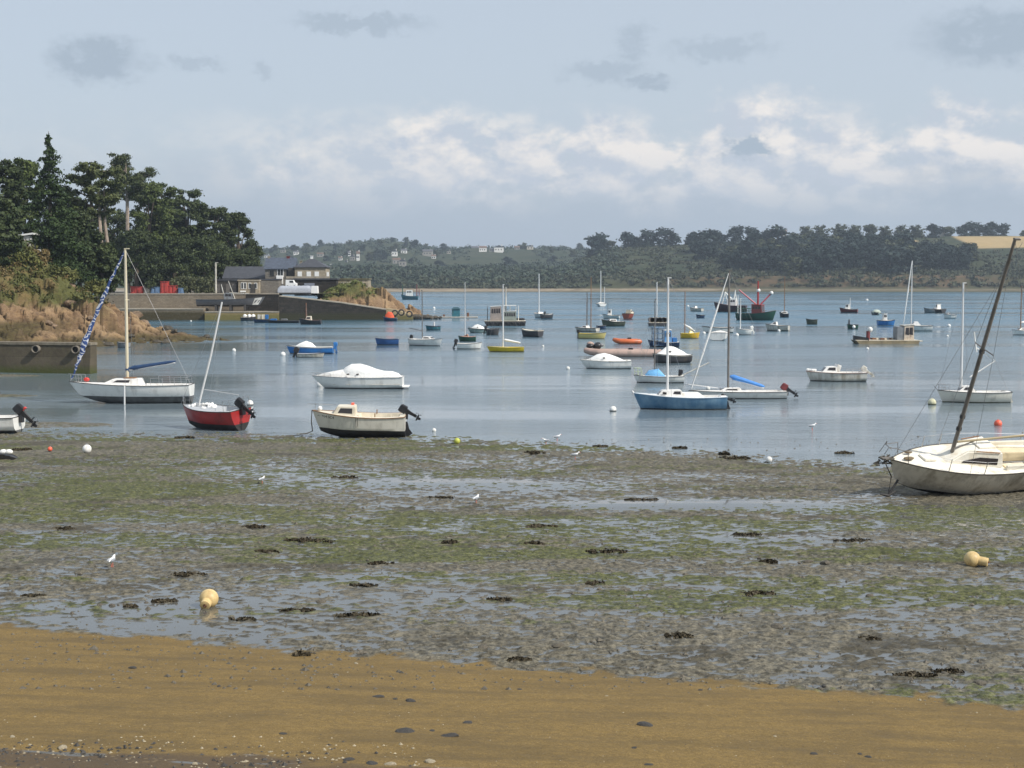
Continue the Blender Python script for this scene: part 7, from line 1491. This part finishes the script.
for i, (px, py, w) in enumerate(((390, 765, 14), (62, 748, 16), (12, 737, 7), (195, 764, 8), (356, 664, 6), (607, 697, 6), (775, 737, 6), (270, 752, 5), (30, 745, 5), (165, 761, 5), (80, 741, 5), (35, 717, 4), (430, 762, 12), (920, 700, 5), (660, 680, 4))): stone(px, py, w, rk_pale, 'pale pebble lying on the wet sand', 'pale stones on the sand', i, .5)
# loose small stones and shell grit: ground litter
def litter(name, n, area, m, s0, s1, seed, kind='stuff'):
    g = np.random.default_rng(seed); vs = []; fs = []
    oc = [(1, 0, 0), (0, 1, 0), (-1, 0, 0), (0, -1, 0), (0, 0, .7)]; 
    for k in range(n):
        px, py = area(g); p = GP(px, py); s = g.uniform(s0, s1) * (1 + g.random() ** 8); a = g.uniform(0, 6.28); b = len(vs)
        for q in oc: x, y = q[0] * g.uniform(.6, 1.2), q[1] * g.uniform(.5, .9); vs.append((p.x + s * (x * math.cos(a) - y * math.sin(a)), p.y + s * (x * math.sin(a) + y * math.cos(a)), p.z - .004 + s * q[2] * g.uniform(.6, 1)))
        fs += [(b, b + 1, b + 4), (b + 1, b + 2, b + 4), (b + 2, b + 3, b + 4), (b + 3, b, b + 4)]
    mb = MB(); mb.add(vs, fs); o = mb.build(name, m, fixn=False); o['kind'] = kind
e_ = lambda px: 628 + 75 * px / 1024
litter('dark_grit', 700, lambda g: ((lambda x: (x, g.uniform(e_(x) - 6, 768)))(g.uniform(0, 1024))), rk_slate, .005, .013, 1)
litter('edge_grit', 500, lambda g: ((lambda x: (x, e_(x) + g.normal() * 6 - 3))(g.uniform(0, 1024))), SMm, .01, .025, 5)
litter('shell_grit', 500, lambda g: ((lambda x: (x, g.uniform(e_(x), 768)))(g.uniform(0, 1024))), rk_pale, .008, .018, 2)
litter('strand_pebbles', 300, lambda g: (g.uniform(-20, 420) * g.random() ** .4, g.uniform(742, 770) + 0 * g.random()), rk_slate, .012, .05, 3)
litter('strand_shells', 220, lambda g: (g.uniform(-20, 420), g.uniform(736, 770)), rk_pale, .012, .035, 4)
litter('mud_lumps', 5000, lambda g: (g.uniform(-40, 1064), 440 + 250 * g.random() ** 1.1), SMm, .02, .07, 6)
# ---------------------------------------------------------------- sea haze
hz = MB(); hz.box((0, 1400, 72), (8400, 6400, 160)); hm = bpy.data.materials.new('haze'); hm.use_nodes = True; nt = hm.node_tree; nt.nodes.clear()
out = nt.nodes.new('ShaderNodeOutputMaterial'); pv = nt.nodes.new('ShaderNodeVolumePrincipled'); pv.inputs['Color'].default_value = (.74, .86, 1, 1); pv.inputs['Density'].default_value = HAZE; pv.inputs['Anisotropy'].default_value = .2
nt.links.new(pv.outputs[0], out.inputs['Volume'])
tag(hz.build('haze', hm), kind='stuff')
